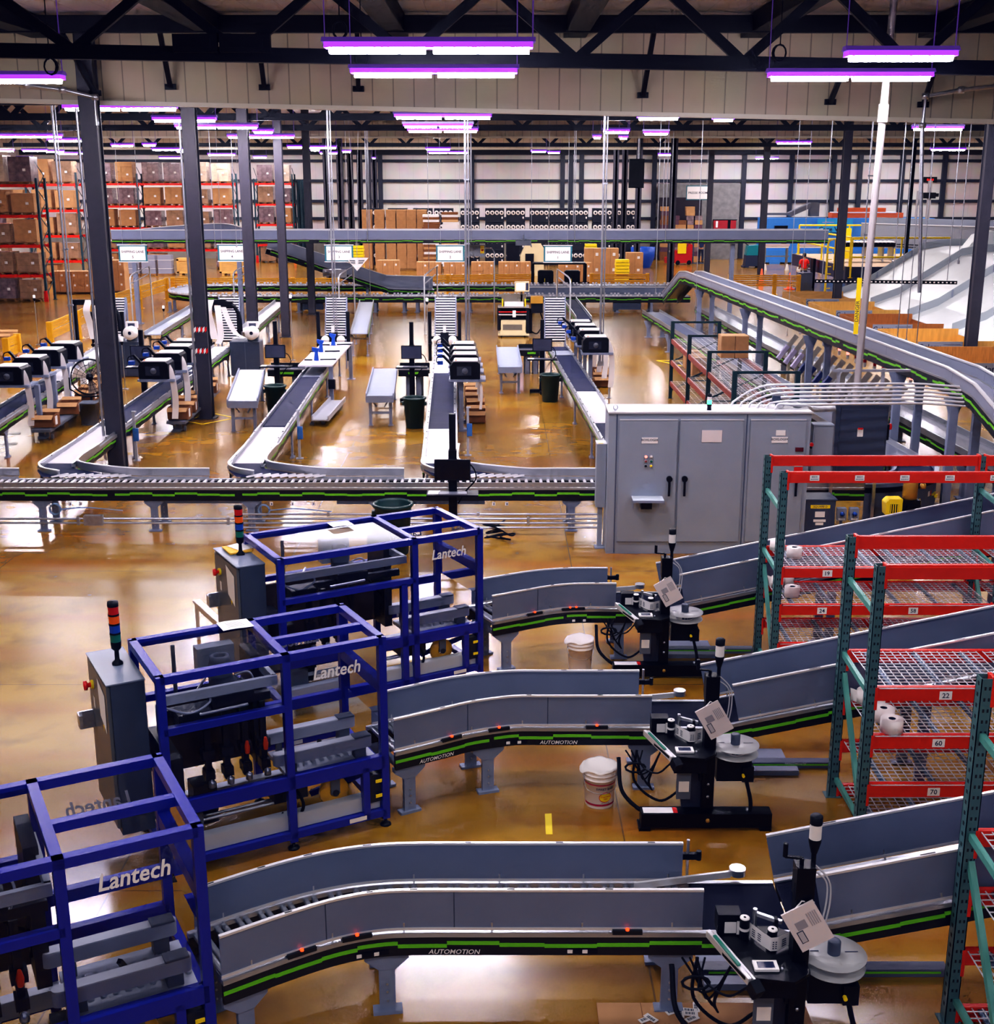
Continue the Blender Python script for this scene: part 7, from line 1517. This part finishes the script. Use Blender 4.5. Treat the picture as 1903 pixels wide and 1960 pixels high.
# raised platform, yellow railings, roller tables
a = D(1606, 511, 60); PZ = a.z; PX = a.x
t = thing('platform', 'raised navy edged work platform with a tan deck at the right', 'platform', (PX, 60, 0))
mb = MB(); mb.m(mat('tan_deck', '#c9a98c', .6, noise=.08)); mb.b(.4, 16, 0, 11, PZ - .05, PZ); mb.m(mat('navy_edge', '#2c3050', .45)); mb.b(.3, 16, -.1, 0, PZ - .62, PZ + .01); mb.b(.3, .4, 0, 11, PZ - .62, PZ + .01); mb.m(BLACKP); mb.b(.4, 16, -.04, .0, PZ - .7, PZ - .62); mb.done('deck', None, t)
for x in (.6, 3.0, 6.5): mb = MB(); mb.b(x - .12, x + .12, .2, .45, 0, PZ - .05); mb.b(x - .2, x + .2, .1, .55, 0, .03); mb.done('leg', GREYD, t)
def yrail(P, h, lab, mid=True, grp='yellow platform railings'):
    t = thing('yellow_railing', lab, 'railing', P[0], 0, grp)
    for p in P: mb = MB(); mb.cyl(p, Vector(p) + Vector((0, 0, h)), .045, 8); mb.b(p[0]-.09, p[0]+.09, p[1]-.09, p[1]+.09, p[2], p[2]+.02); mb.done('post', YELB, t, world=True)
    for q in ((h, h*.52) if mid else (h,)):
        for a, b_ in zip(P, P[1:]): mb = MB(); mb.cyl(Vector(a) + Vector((0,0,q)), Vector(b_) + Vector((0,0,q)), .045, 8); mb.done('rail', YELB, t, world=True)
hr = D(1700, 457, 60).z - PZ + .05
yrail([(D(px, 480, 60).x, 59.74, PZ - .5) for px in (1628, 1722, 1813)], hr + .5, 'front yellow railing of the raised platform')
yrail([(PX + .55, 60.2, PZ), (PX + .55, 65.5, PZ), (PX + .55, 70.6, PZ)], hr, 'left side yellow railing of the raised platform')
yrail([(PX + .6, 70.9, PZ), (PX + 3.4, 70.9, PZ), (PX + 6, 70.9, PZ)], hr + .2, 'back yellow railing of the raised platform')
for i, px in enumerate((1579, 1596)):
    a = D(px, 560, 58.5); mb = MB(); mb.tube([(0, 0, 0), (0, 0, 2.6)] + arc((0, 0, 2.6), (0, 0, 2.85), (.3, .3, 2.85), 4) + [Vector((.6, .9, 2.85)), Vector((.6, .9, 1.4))], .05, 7); mb.b(-.1, .1, -.1, .1, 0, .02)
    if i == 0:
        for k in range(7): mb.bar((0, 0, .3 + k*.33), (.22, 0, .3 + k*.33), .04)
    one(mb, 'ladder_rail', '%s bent yellow ladder rail at the left end of the platform' % ['outer', 'inner'][i], 'railing', YELB, (a.x, 58.5, 0), 'yellow ladder rails', world=False)
p = Vector((PX + 2.4, 63.5, PZ)); t = thing('pack_table', 'dark roller table on thin chrome legs up on the platform', 'table', p)
mb = MB(); mb.m(BLACKP); mb.b(-1.6, 1.2, -.5, .5, .78, .98); mb.m(ROLW)
for k in range(14): mb.cyl((-1.5 + k*.2, -.5, 1.0), (-1.5 + k*.2, .5, 1.0), .05, 6)
mb.done('table_bed', None, t)
for x in (-1.4, -.2, .6, 1.1):
    mb = MB(); mb.b(x - .04, x + .04, -.4, .4, .1, .8); mb.lathe([(.07, -.03), (.07, .03)], 8, (x, -.4, .07), 'x'); mb.done('leg', STEEL, t)
mb = MB(); mb.b(PX + 2.0 - .3, PX + 2.0 + .3, 66.5, 67.0, PZ, PZ + 1.55); one(mb, 'yellow_bin_stand', 'yellow panelled stand at the back of the platform', 'stand', YELB, (PX + 2.0, 66.5, PZ))
GC = mat('grey_line_cover', '#868b98', .4, .2)
a, b_, c = D(1690, 432, 66), D(1903, 470, 54), D(1690, 475, 66)
mb = MB(); P = Path([(a.x - .5, 67, PZ + .9), (b_.x + 6, 57.6, PZ + .9)], .5); mb.m(GC); ribbon(mb, P, -.5, .5, -.3, 0); ribbon(mb, P, -.55, -.5, -.3, .9); ribbon(mb, P, .5, .55, -.3, 1.2); mb.m(GEDGE); ribbon(mb, P, -.58, -.48, .9, .94); mb.m(BLACKP); ribbon(mb, P, -.56, -.55, -.1, -.06); ribbon(mb, P, -.56, -.55, -.22, -.18); d = 1
while d < P.L: q = P.at(d); mb.b(q.x - .08, q.x + .08, q.y - .08, q.y + .08, PZ + .0, PZ + .65); d += 3
one(mb, 'feed_line', 'long grey sided feed conveyor crossing above the white chutes', 'conveyor', None, (a.x, 67, PZ))
# white chutes to the wooden bins
CHW = mat('chute_white', '#eef2f5', .35, noise=.04, nscale=1); CHG = mat('chute_side', '#a3aab4', .4)
prof = [(15.75, .42), (16.9, .85), (19.4, 2.45), (20.3, 2.62), (23.5, 2.66)]
yb = [57.6, 52.75, 47.9, 43.05, 38.2, 33.6]
NM = ['farthest', 'second farthest', 'third farthest', 'second nearest', 'nearest']
for k in range(5):
    ya, yc = yb[k+1], yb[k]; t = thing('white_chute', 'white sliding chute with grey side wall, %s of the row' % NM[k], 'chute', (prof[0][0], ya, 0), 0, 'white chutes')
    mb = MB(); mb.m(CHW)
    pr = [(x - .6*(k == 0)*0, z) for x, z in prof]
    for (xa, za), (xb, zb) in zip(pr, pr[1:]): mb.add([(xa, ya, za), (xb, ya, zb), (xb, yc, zb), (xa, yc, za), (xa, ya, za - .06), (xb, ya, zb - .06), (xb, yc, zb - .06), (xa, yc, za - .06)], [(0,1,2,3), (7,6,5,4), (0,4,5,1), (3,2,6,7)])
    mb.done('slide', None, t, world=True)
    mb = MB(); mb.m(CHG)
    for (xa, za), (xb, zb) in zip(pr, pr[1:]): mb.add([(xa, yc - .04, za), (xb, yc - .04, zb), (xb, yc - .04, zb + .3), (xa, yc - .04, za + .3), (xa, yc, za), (xb, yc, zb), (xb, yc, zb + .3), (xa, yc, za + .3)], [(0,1,2,3), (7,6,5,4), (3,2,6,7), (0,3,7,4), (1,5,6,2)])
    mb.m(MT('bright_guard', '#8f96ac'))
    for x, z in ((17.4, 1.17), (18.9, 2.1)): mb.b(x - .03, x + .03, yc - .07, yc - .04, z, z + .3)
    mb.done('side_wall', None, t, world=True)
    for x, z in ((16.5, .6), (19.6, 2.35), (22.5, 2.5)):
        mb = MB(); mb.b(x - .06, x + .06, ya + .3, ya + .42, 0, z); mb.b(x - .06, x + .06, yc - .5, yc - .38, 0, z); mb.bar((x, ya + .36, z*.7), (x, yc - .44, z*.7), .08); mb.done('trestle', LEGM, t, world=True)
    if k < 3:
        mb = MB(); mb.prism([(20.4, 2.66), (23.0, 2.66), (22.6, 3.2), (21.4, 3.4), (20.8, 3.2)], (ya + yc)/2 - .4, (ya + yc)/2 + .4, 'y'); mb.done('diverter_hood', CHW, t, world=True)
binrows = [(1540, 1610, 557, 574, 'twenty one', '21'), (1540, 1671, 576, 599, 'nineteen', '19'), (1603, 1742, 599, 628, 'seventeen', '17'), (1674, 1829, 625, 658, 'fifteen', '15'), (1775, 1903, 658, 693, 'thirteen', '13')]
WOODB = [WOOD, mat('amber_wood', '#dba652', .6, noise=.12, nscale=3, stretch=(6, 1, 1)), mat('red_wood', '#a5632c', .6, noise=.15, nscale=3, stretch=(6, 1, 1)), mat('honey_wood', '#d9a04e', .6, noise=.15, nscale=2, stretch=(6, 1, 1)), mat('knotty_wood', '#b67c3a', .6, noise=.2, nscale=3, stretch=(6, 1, 1))]
for k, (xa, xb, yt, yl, nm, num) in enumerate(binrows):
    y = (yb[k] + yb[k+1]) / 2 - 1.9 + .2; r = 15.72; l = r - 2.75; h = .62
    t = thing('wooden_bin', 'wooden pick bin with grey Colony sign numbered P %s, below a white chute' % num, 'bin', (l, y, 0), 0, 'wooden bins under the chutes'); w = r - l
    mb = MB(); mb.b(0, w, 0, .04, .12, h); mb.b(0, w, 3.4, 3.44, .12, h); mb.b(0, .04, .04, 3.4, .12, h); mb.b(w - .04, w, .04, 3.4, .12, h - .2); mb.b(0, w, 0, 3.4, .1, .12); mb.done('bin_walls', WOODB[k], t)
    mb = MB(); mb.m(BLACK); mb.b(0, w, -.03, .0, 0.0, .12); mb.m(WHITE)
    for q in range(5): mb.card((w*(.15 + .17*q), -.03, .06), (1,0,0), (0,0,1), .06, .03, .004)
    mb.m(STEEL); mb.b(0, w, -.04, .02, .12, .135); mb.done('base_rail', None, t)
    mb = MB(); mb.m(MT('colony_grey', '#8d95ac', .5)); mb.b(.25, 1.65, -.02, 0, .22, .6); mb.m(INK); mb.text('Colony', (.62, -.02, .42), (1,0,0), (0,0,1), .24, .01); mb.text('P ' + num, (1.32, -.02, .36), (1,0,0), (0,0,1), .14, .006); mb.m(MT('faint_ink', '#6a728c', .5)); mb.b(1.05, 1.58, -.023, -.02, .5, .53); mb.done('sign', None, t)
    if k in (4,):
        carton((l + 1.9, y + 1.2, .121), .9, .7, .3, 'brown carton lying inside the wooden bin numbered P %s below the chutes' % num, tag_=False)
# hanging black strut with holes, mast with red clock, black pole
a, b_ = D(1560, 538, 37), D(1832, 541, 37); mb = MB(); mb.m(BLACK); mb.bar(a, b_, .05, .1); mb.m(WHITE); n = 34
for k in range(n): q = a.lerp(b_, (k + .5) / n); mb.card((q.x, q.y - .026, q.z), (1,0,0), (0,0,1), .05, .035, .003)
mb.m(STEEL)
for f in (.05, .55, .93): q = a.lerp(b_, f); mb.cyl(q, (q.x, q.y, ZR), .014, 5)
one(mb, 'hanging_strut', 'black slotted strut hanging level before the white chutes', 'strut', None, a)
p = D(1781, 344, 80); mb = MB(); mb.m(BLACK); mb.b(-.42, .42, 0, .15, -.17, .17); mb.m(MT('clock_red', '#ff2a18', .4, emit=.6, ecol='#ff2010')); mb.text('06:30', (0, 0, 0), (1,0,0), (0,0,1), .2, .01); mb.m(STEEL); mb.b(-.02, .02, .05, .1, .17, ZR - p.z); one(mb, 'led_clock', 'small black clock with dim red digits high at the right', 'clock', None, p, world=False)
p = D(1735, 470, 58.6); mb = MB(); mb.b(-.08, .08, -.08, .08, 0, ZR); mb.b(-.06, .06, -.11, -.08, 1, 6); one(mb, 'black_pole', 'slim black pole rising through the right end of the platform railing', 'pole', BLACK, (p.x, 58.6, 0), world=False)
p = D(1775, 420, 78); t = thing('light_mast', 'pale mast with a black spotlight and braces behind the platform', 'mast', (p.x, 78, 0))
z = D(1775, 375, 78).z; mb = MB(); mb.b(-.1, .1, -.1, .1, 0, z + .9); mb.bar((0, 0, z - 1.6), (.8, 0, z - 2.6), .1); mb.bar((-.7, 0, 0), (-.7, 0, z + .3), .12); mb.done('post', MT('pale_mast', '#b4b2bc', .4), t)
mb = MB(); mb.b(-.45, .3, -.3, .0, z - .15, z + .2); mb.b(.3, .5, -.25, -.05, z - .05, z + .15); mb.done('spotlight', BLACK, t)
for x0_, nm in ((D(1648, 430, 62).x, 'left'),):
    pass
# grey boxes by the person
p = G(1541, 556); mb = MB(); mb.m(mat('blue_grey_box', '#59627c', .5)); mb.b(-.35, .35, 0, .6, .1, .9); mb.b(-.38, .38, -.03, .63, 0, .1); mb.m(DIM); mb.b(-.1, .12, -.012, 0, .05, .4); mb.m(BLACKP); mb.b(.36, .5, .1, .6, 0, 1.6); one(mb, 'grey_cabinet', 'low grey and black cabinet just in front of the person in orange red', 'cabinet', None, p, world=False)
for px, py, lab in ((1511, 554, 'orange traffic cone behind the yellow rail at the right'), (1457, 545, 'small orange traffic cone beside the dark column behind the yellow rail')):
    p = G(px, py); mb = MB(); mb.m(MT('cone_orange', '#ff5a24', .45)); mb.lathe([(.19, .04), (.15, .06), (.035, .85), (0, .86)], 18); mb.b(-.24, .24, -.24, .24, 0, .04); mb.m(MT('cone_band', '#ff8a60', .4)); mb.lathe([(.114, .34), (.09, .5)], 18, close=False)
    mb.mats[1:] = mb.mats[1:]; one(mb, 'traffic_cone', lab, 'traffic cone', None, p, 'traffic cones', world=False)
# ================= people
def person(name, label, loc, rz, joints, clothes, hair, skin='#b98566', scale=1.0):
    """one skinned figure; clothes: list of (part name, material, list of edges with radii)"""
    t = thing(name, label, 'person', loc, rz)
    def skinned(nm, verts, edges, m_, root, sub=2):
        me = bpy.data.meshes.new(nm); me.from_pydata([v[:3] for v in verts], edges, []); o = bpy.data.objects.new(nm, me); COL.objects.link(o)
        md = o.modifiers.new('skin', 'SKIN'); sv = me.skin_vertices[0].data if me.skin_vertices else None
        if sv is None:
            bpy.context.view_layer.objects.active = o; me.skin_vertices.new() if hasattr(me.skin_vertices, 'new') else None; sv = me.skin_vertices[0].data
        for i, v in enumerate(verts): sv[i].radius = (v[3], v[4] if len(v) > 4 else v[3]); sv[i].use_root = (i == root)
        sb = o.modifiers.new('sub', 'SUBSURF'); sb.levels = sub; sb.render_levels = sub
        dg = bpy.context.evaluated_depsgraph_get(); ev = o.evaluated_get(dg); m2 = bpy.data.meshes.new_from_object(ev)
        for p in m2.polygons: p.use_smooth = True
        m2.materials.clear(); m2.materials.append(m_); bpy.data.objects.remove(o)
        n = bpy.data.objects.new(nm, m2); COL.objects.link(n); n.parent = t; return n
    for nm, m_, V, E, root in clothes: skinned(nm, V, E, m_, root)
    return t
SK = mat('skin', '#a8744f', .55)
HAIR = mat('dark_hair', '#1a1214', .6)
def worker(loc, rz, label, shirt, trousers, armL, armR, lean=0.0):
    # body: pelvis, spine, neck, head, legs, arms with hands
    V = [(0, 0, .95, .15, .11), (0, .01 + lean*.3, 1.12, .14, .1), (0, lean*.7, 1.32, .16, .105), (0, lean, 1.45, .1, .08), (0, lean, 1.53, .055), (0, lean*1.1 + .01, 1.62, .085, .095), (0, lean*1.15 + .01, 1.72, .075, .085),
         (-.1, 0, .88, .09), (-.11, .02, .5, .06), (-.11, -.01, .1, .042), (-.11, .14, .04, .04),
         (.1, 0, .88, .09), (.11, .03, .5, .06), (.12, -.01, .1, .042), (.13, .14, .04, .04)]
    E = [(0,1),(1,2),(2,3),(3,4),(4,5),(5,6),(0,7),(7,8),(8,9),(9,10),(0,11),(11,12),(12,13),(13,14)]
    for arm, s in ((armL, -1), (armR, 1)):
        sh = (s*.19, lean, 1.4, .06); i = len(V); V.append(sh); E.append((3, i))
        for j, q in enumerate(arm): V.append((*q, (.048, .036, .03, .02)[j])); E.append((i + j, i + j + 1))
        h = arm[2] if len(arm) > 2 else arm[-1]; k = i + 3
        for f in range(4): V.append((h[0] + (f - 1.5)*.02, h[1] + .07, h[2] - .05 + abs(f - 1.5)*.008, .009)); E.append((k, len(V) - 1))
        V.append((h[0] - s*.045, h[1] + .03, h[2] - .01, .01)); E.append((k, len(V) - 1))
    sh = [(0, lean*.1, .92, .165, .125), (0, .01 + lean*.3, 1.12, .16, .115), (0, lean*.7, 1.32, .175, .12), (0, lean, 1.46, .1, .085)]
    SE = [(0,1),(1,2),(2,3)]
    for arm, s in ((armL, -1), (armR, 1)):
        i = len(sh); sh.append((s*.19, lean, 1.41, .075)); a = sh[i]; b_ = arm[0]; sh.append((a[0]*.3 + b_[0]*.7, a[1]*.3 + b_[1]*.7, a[2]*.3 + b_[2]*.7, .068)); SE += [(3, i), (i, i+1)]
    tr = [(0, 0, .95, .15, .115), (-.1, 0, .86, .1), (-.11, .02, .5, .075), (-.11, -.01, .1, .06), (.1, 0, .86, .1), (.11, .03, .5, .075), (.12, -.01, .1, .06)]
    TE = [(0,1),(1,2),(2,3),(0,4),(4,5),(5,6)]
    t = person('person', label, loc, rz, None, [('body', SK, V, E, 0), ('shirt', shirt, sh, SE, 0), ('trousers', trousers, tr, TE, 0)], None)
    mb = MB(); y = lean*1.15 + .01; mb.lathe([(.088, 1.63), (.1, 1.68), (.098, 1.74), (.08, 1.79), (.045, 1.815), (0, 1.82)], 18, (0, y - .012, 0)); mb.done('hair', HAIR, t)
    mb = MB(); mb.m(SK); mb.prism([(y + .085, 1.64), (y + .115, 1.63), (y + .085, 1.68)], -.012, .012, 'x'); mb.m(WHITE); mb.b(-.045, -.02, y + .09, y + .096, 1.67, 1.685); mb.b(.02, .045, y + .09, y + .096, 1.67, 1.685); mb.m(mat('lips', '#8a4a40', .5)); mb.b(-.025, .025, y + .09, y + .097, 1.595, 1.605); mb.m(SK); mb.b(-.1, -.085, y - .02, y + .02, 1.62, 1.68); mb.b(.085, .1, y - .02, y + .02, 1.62, 1.68); mb.done('face', None, t)
    for s in (-1, 1): mb = MB(); mb.prism([(-.06, 0), (.2, 0), (.2, .04), (.08, .1), (-.06, .1)], s*.115 - .05, s*.115 + .05, 'x'); mb.done('shoe', BLACKP, t)
    return t
p = G(1537, 551)
worker(p, .1, 'person in an orange red shirt seen from behind near the far barrier', mat('orange_red_shirt', '#f2280e', .7), mat('dark_trousers', '#2a2c3c', .7), [(-.25, .02, 1.14), (-.2, .2, 1.0), (-.16, .3, 1.0)], [(.26, .02, 1.14), (.24, .2, 1.02), (.2, .3, 1.02)], .05)
mb = MB(); mb.cyl((.2, .3, 1.02), (1.0, .0, .86), .014, 6); mb.cyl((.98, .0, .87), (1.08, -.03, .85), .03, 6); one(mb, 'tool_handle', 'thin pale handle held out by the person in orange red', 'tool', ALU, p, world=False)
p = G(1341, 503)
worker(p, -.5, 'person in dark navy clothing beside the red forklift', mat('navy_shirt', '#1b2550', .7), mat('navy_trousers', '#18203f', .7), [(-.24, .05, 1.14), (-.2, .22, 1.05), (-.16, .3, 1.05)], [(.25, .05, 1.14), (.22, .22, 1.05), (.2, .3, 1.05)], .12)
# ================= strip lights, drop poles, wires
TUBE = mat('lit_tube', '#ffffff', .4, emit=170.0, ecol='#fff4ff')
HALO = mat('violet_glow_shell', '#7a35ff', .4, emit=2.6, ecol='#7a2cff')  # purple glow fringe round the tubes, put in as an emissive shell
HOUS = mat('violet_glow_housing', '#4a4466', .4, emit=.22, ecol='#8a50e0')  # faint violet emission added to carry the glow fringe upward
def light_fixture(px0, px1, py, lab, grp, z=6.95):
    y = D(951, py, 1.0); d = ray((px0 + px1) / 2, py); t = (z - CH) / d[2]
    if t < 0: return
    Y = d[1] * t; p = D((px0 + px1) / 2, py, Y); L = (px1 - px0) / F * (Y * _c - (z - CH) * _s)
    t = thing('strip_light', lab, 'ceiling light', (p.x, Y, p.z), 0, grp)
    w = .085
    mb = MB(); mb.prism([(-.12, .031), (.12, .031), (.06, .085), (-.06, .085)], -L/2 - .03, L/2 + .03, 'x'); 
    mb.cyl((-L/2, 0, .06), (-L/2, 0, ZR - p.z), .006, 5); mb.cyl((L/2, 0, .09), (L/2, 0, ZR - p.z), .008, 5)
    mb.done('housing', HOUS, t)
    mb = MB(); mb.m(HALO); mb.prism([(-.12, .03), (-.13, -.03), (.13, -.03), (.12, .03)], -L/2, L/2, 'x'); mb.done('lens', None, t)  # shell shaped to stand in for the glow around the tube
    n = 2 if L > 1.5 else 1
    for k in range(n):
        a = -L/2 + .05 + k * L / n; b_ = a + L / n - .09
        mb = MB(); mb.prism([(-.1, -.031), (-.07, -.085), (.07, -.085), (.1, -.031)], a, b_, 'x'); mb.done('tube', TUBE, t)
GR = {
 'front': ('over the near blue case machines', [(622,1020,87),(672,990,136)]),
 'nr': ('over the red racks and big cabinet', [(1620,1828,103),(1472,1783,143)]),
 'nl': ('at the near left above the first column', [(-182,120,148),(122,338,204)]),
 'l2': ('in the row above shipping lane two', [(755,941,221),(772,905,239),(780,915,248),(815,862,284),(820,895,291)]),
 'l3': ('along the column row over lane four', [(293,413,227),(336,493,241),(484,523,250),(436,563,260),(550,579,280),(581,644,281),(594,612,286),(612,646,292),(655,672,289),(712,719,302)]),
 'fl': ('over the red pallet racking at the far left', [(-70,118,259),(92,184,267),(213,255,277),(273,298,276),(291,372,285),(0,26,287),(43,90,287),(88,122,289),(110,148,293),(152,186,292),(338,372,289),(398,450,295),(0,18,300),(32,62,301),(305,345,301),(485,510,300)]),
 'rc': ('right of centre over lane one', [(1220,1300,223),(1364,1405,226),(1155,1205,250),(1232,1280,253),(1135,1151,261),(1185,1202,262),(1016,1046,289),(1048,1072,291),(1260,1290,295)]),
 'fr': ('over the white chutes at the right', [(1748,1843,244),(1487,1553,272),(1782,1848,285),(1447,1490,302)])}
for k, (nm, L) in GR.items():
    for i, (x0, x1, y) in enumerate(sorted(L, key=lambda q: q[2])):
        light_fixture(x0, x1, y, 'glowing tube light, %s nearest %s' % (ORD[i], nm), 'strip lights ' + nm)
# added fill lamps: above and behind the camera, and unseen behind the bulkheads
def fill_lamp(x, y, z, e, sx=3.2, sy=1.6):
    l = bpy.data.lights.new('fill_lamp', 'AREA'); l.shape = 'RECTANGLE'; l.size = sx; l.size_y = sy; l.energy = e; l.color = (1, .96, 1)
    o = bpy.data.objects.new('fill_lamp', l); COL.objects.link(o); o.location = (x, y, z)
for x, y in ((-9, 9), (-1, 9), (8, 9), (-9, 2), (-1, 2), (8, 2), (-1, -6), (8, -6)): fill_lamp(x, y, 7.3, 210)
for y in (28, 35, 41):
    for x in (-20, -11, -3, 5, 13, 22): fill_lamp(x, y, 7.85, 150 if y < 30 else 270, 5.5, 2.6)  # added out of sight to brighten the middle of the hall
for y in (64, 71, 80, 87):
    for x in (-26, -16, -5, 6, 17, 28): fill_lamp(x, y, 7.85, 430)  # added out of sight to brighten the back wall
# drop poles (paired conduit) and single hanging rods
def pole(px, py, z, lab, r=.03, top=ZR, double=True, grp='drop poles', Y=None, colr=None):
    p = G(px, py, z)
    mb = MB(); mb.m(colr or STEEL)
    mb.cyl((0, 0, 0), (0, 0, top - z), r, 8)
    if double: mb.cyl((.075, 0, .1), (.075, 0, top - z), r * .6, 8)
    for zz in (1.6, 3.0, 4.6): mb.b(-.04, .11, -.03, .03, zz, zz + .04)
    mb.b(-.06, .1, -.05, .05, 0, .12)
    return one(mb, 'drop_pole', lab, 'pole', None, p, grp, world=False)
pole(143, 705, .8, 'grey drop pole left of the first near column', double=True)
pole(641, 655, .8, 'paired grey drop poles landing on shipping lane three', .03)
pole(893, 690, .9, 'paired grey drop poles landing beside the printers of shipping lane two', .03)
pole(1148, 700, .8, 'paired grey drop poles landing on shipping lane one', .03)
pole(1640, 655, 1.0, 'thin bright rod left of the thick pole above the dark cabinet', .02, double=False)
p = Vector(PIPE_T); p.x += .08
t = thing('riser_pipe', 'thick pale riser pipe coming down to the dark grey panel, yellow tag on it', 'pipe', p)
mb = MB(); mb.cyl((0, 0, -.1), (.12, 0, 6.05), .055, 12); mb.cyl((0,0,-.1),(0,0,.02),.075,12); mb.cyl((.085,0,4.2),(.09,0,4.45),.075,12); mb.done('pipe', mat('pale_pipe', '#b9b3b6', .35, .5), t)
mb = MB(); mb.m(YELB); mb.b(-.13, -.06, -.07, -.06, 1.1, 1.95); mb.m(INK); mb.text('DANGER', (-.1, -.071, 1.45), (0,0,1), (-1,0,0), .08); mb.done('yellow_tag', None, t)
wires = [(1012,30,1),(235,0,0),(419,0,0),(823,0,0),(1021,0,0)]
for i, (px, y0, y1, Y) in enumerate(((825,250,560,50),(712,250,560,50),(1020,300,470,50),(1258,260,560,44),(1330,270,700,40),(1510,300,640,44),(1540,220,520,46),(1738,200,650,30),(1755,160,690,28),(1838,160,500,29),(415,260,470,46),(456,270,470,46),(1285,300,480,52),(1700,270,900,27))):
    a, b_ = D(px, y0, Y), D(px - 3, y1, Y)
    mb = MB(); mb.cyl((0,0,0), (0,0,max(.5, ZR - b_.z)), .011, 5); mb.cyl((0,0,-.06),(0,0,.02),.03,6)
    one(mb, 'hanging_rod', '%s thin hanging steel rod counted from the left of the hall' % ORD[sorted([825,712,1020,1258,1330,1510,1540,1738,1755,1838,415,456,1285,1700]).index(px)], 'rod', STEEL, b_, 'thin hanging rods', world=False)
# coiled cords hanging from the roof
for i, (px, py, Y, lab) in enumerate(((650, 57, 17.5, 'coiled black cord hanging left of the nearest strip light'), (692, 112, 18.6, 'coiled black cord hanging between the two near strip lights'), (96, 127, 18.6, 'coiled black cord hanging at the near left, over the strip light'), (1493, 101, 18.4, 'coiled black cord hanging from the right truss'))):
    p = D(px, py, Y); mb = MB()
    for k in range(4): mb.tube([(.085 * math.cos(a / 12 * 6.283) * (1 + k*.05), k * .012, .11 * math.sin(a / 12 * 6.283)) for a in range(13)], .012, 5)
    mb.cyl((0, 0, .1), (0, 0, ZR - p.z), .008, 5)
    one(mb, 'cord_coil', lab, 'cord', RUBBER, p, world=False)
# pipes with elbows running beside the bulkhead at both sides
for pts, lab in ((((-60, 150), (50, 163), (120, 172), (182, 186), (186, 240)), 'grey elbow pipe running into the top of the first near column'), (((1903, 165), (1840, 172), (1772, 184), (1766, 240), (1760, 560)), 'grey elbow pipe bending down at the far right of the bulkhead')):
    P = [D(x, y, 22.6) for x, y in pts]; mb = MB(); mb.tube(P, .035, 8)
    for q in P[1:-1]: mb.lathe([(0,-.06),(.055,-.05),(.055,.05),(0,.06)], 8, q, 'x')
    one(mb, 'conduit_pipe', lab, 'pipe', STEEL, P[-2])
# ================= camera, world, colour
cam = bpy.data.cameras.new('camera'); co = bpy.data.objects.new('camera', cam); COL.objects.link(co)
cam.sensor_fit = 'VERTICAL'; cam.sensor_height = 24; cam.lens = F / 1960 * 24; cam.clip_end = 300
co.location = (0, 0, CH); co.rotation_euler = (R(90) - TH, 0, 0); scene.camera = co
w = bpy.data.worlds.new('hall_air'); w.use_nodes = True; scene.world = w
w.node_tree.nodes['Background'].inputs['Color'].default_value = (.30, .33, .55, 1); w.node_tree.nodes['Background'].inputs['Strength'].default_value = .35
vs = scene.view_settings; vs.view_transform = 'Standard'; vs.look = 'None'; vs.exposure = 0.0
scene.cycles.max_bounces = 5; scene.cycles.diffuse_bounces = 2; scene.cycles.glossy_bounces = 2; scene.cycles.transparent_max_bounces = 10
scene.cycles.use_adaptive_sampling = True; scene.cycles.adaptive_threshold = .09; scene.cycles.adaptive_min_samples = 12
scene.cycles.sample_clamp_indirect = 6; scene.cycles.caustics_reflective = False; scene.cycles.caustics_refractive = False
scene.cycles.use_denoising = True; scene.cycles.denoising_input_passes = 'RGB_ALBEDO'

vs.use_curve_mapping = True
cm = vs.curve_mapping; cm.clip_max_x = 4; cm.use_clip = False
def curve(k, pts):
    c = cm.curves[k]
    c.points[0].location = pts[0]; c.points[1].location = pts[-1]
    for p in pts[1:-1]: c.points.new(*p)
curve(3, [(0, 0), (.03, .019), (.12, .107), (.45, .49), (1, 1.08)])
curve(0, [(0, 0), (.03, .026), (.12, .117), (1, 1)])
curve(2, [(0, .004), (.03, .038), (.12, .125), (1, 1)])
cm.update()
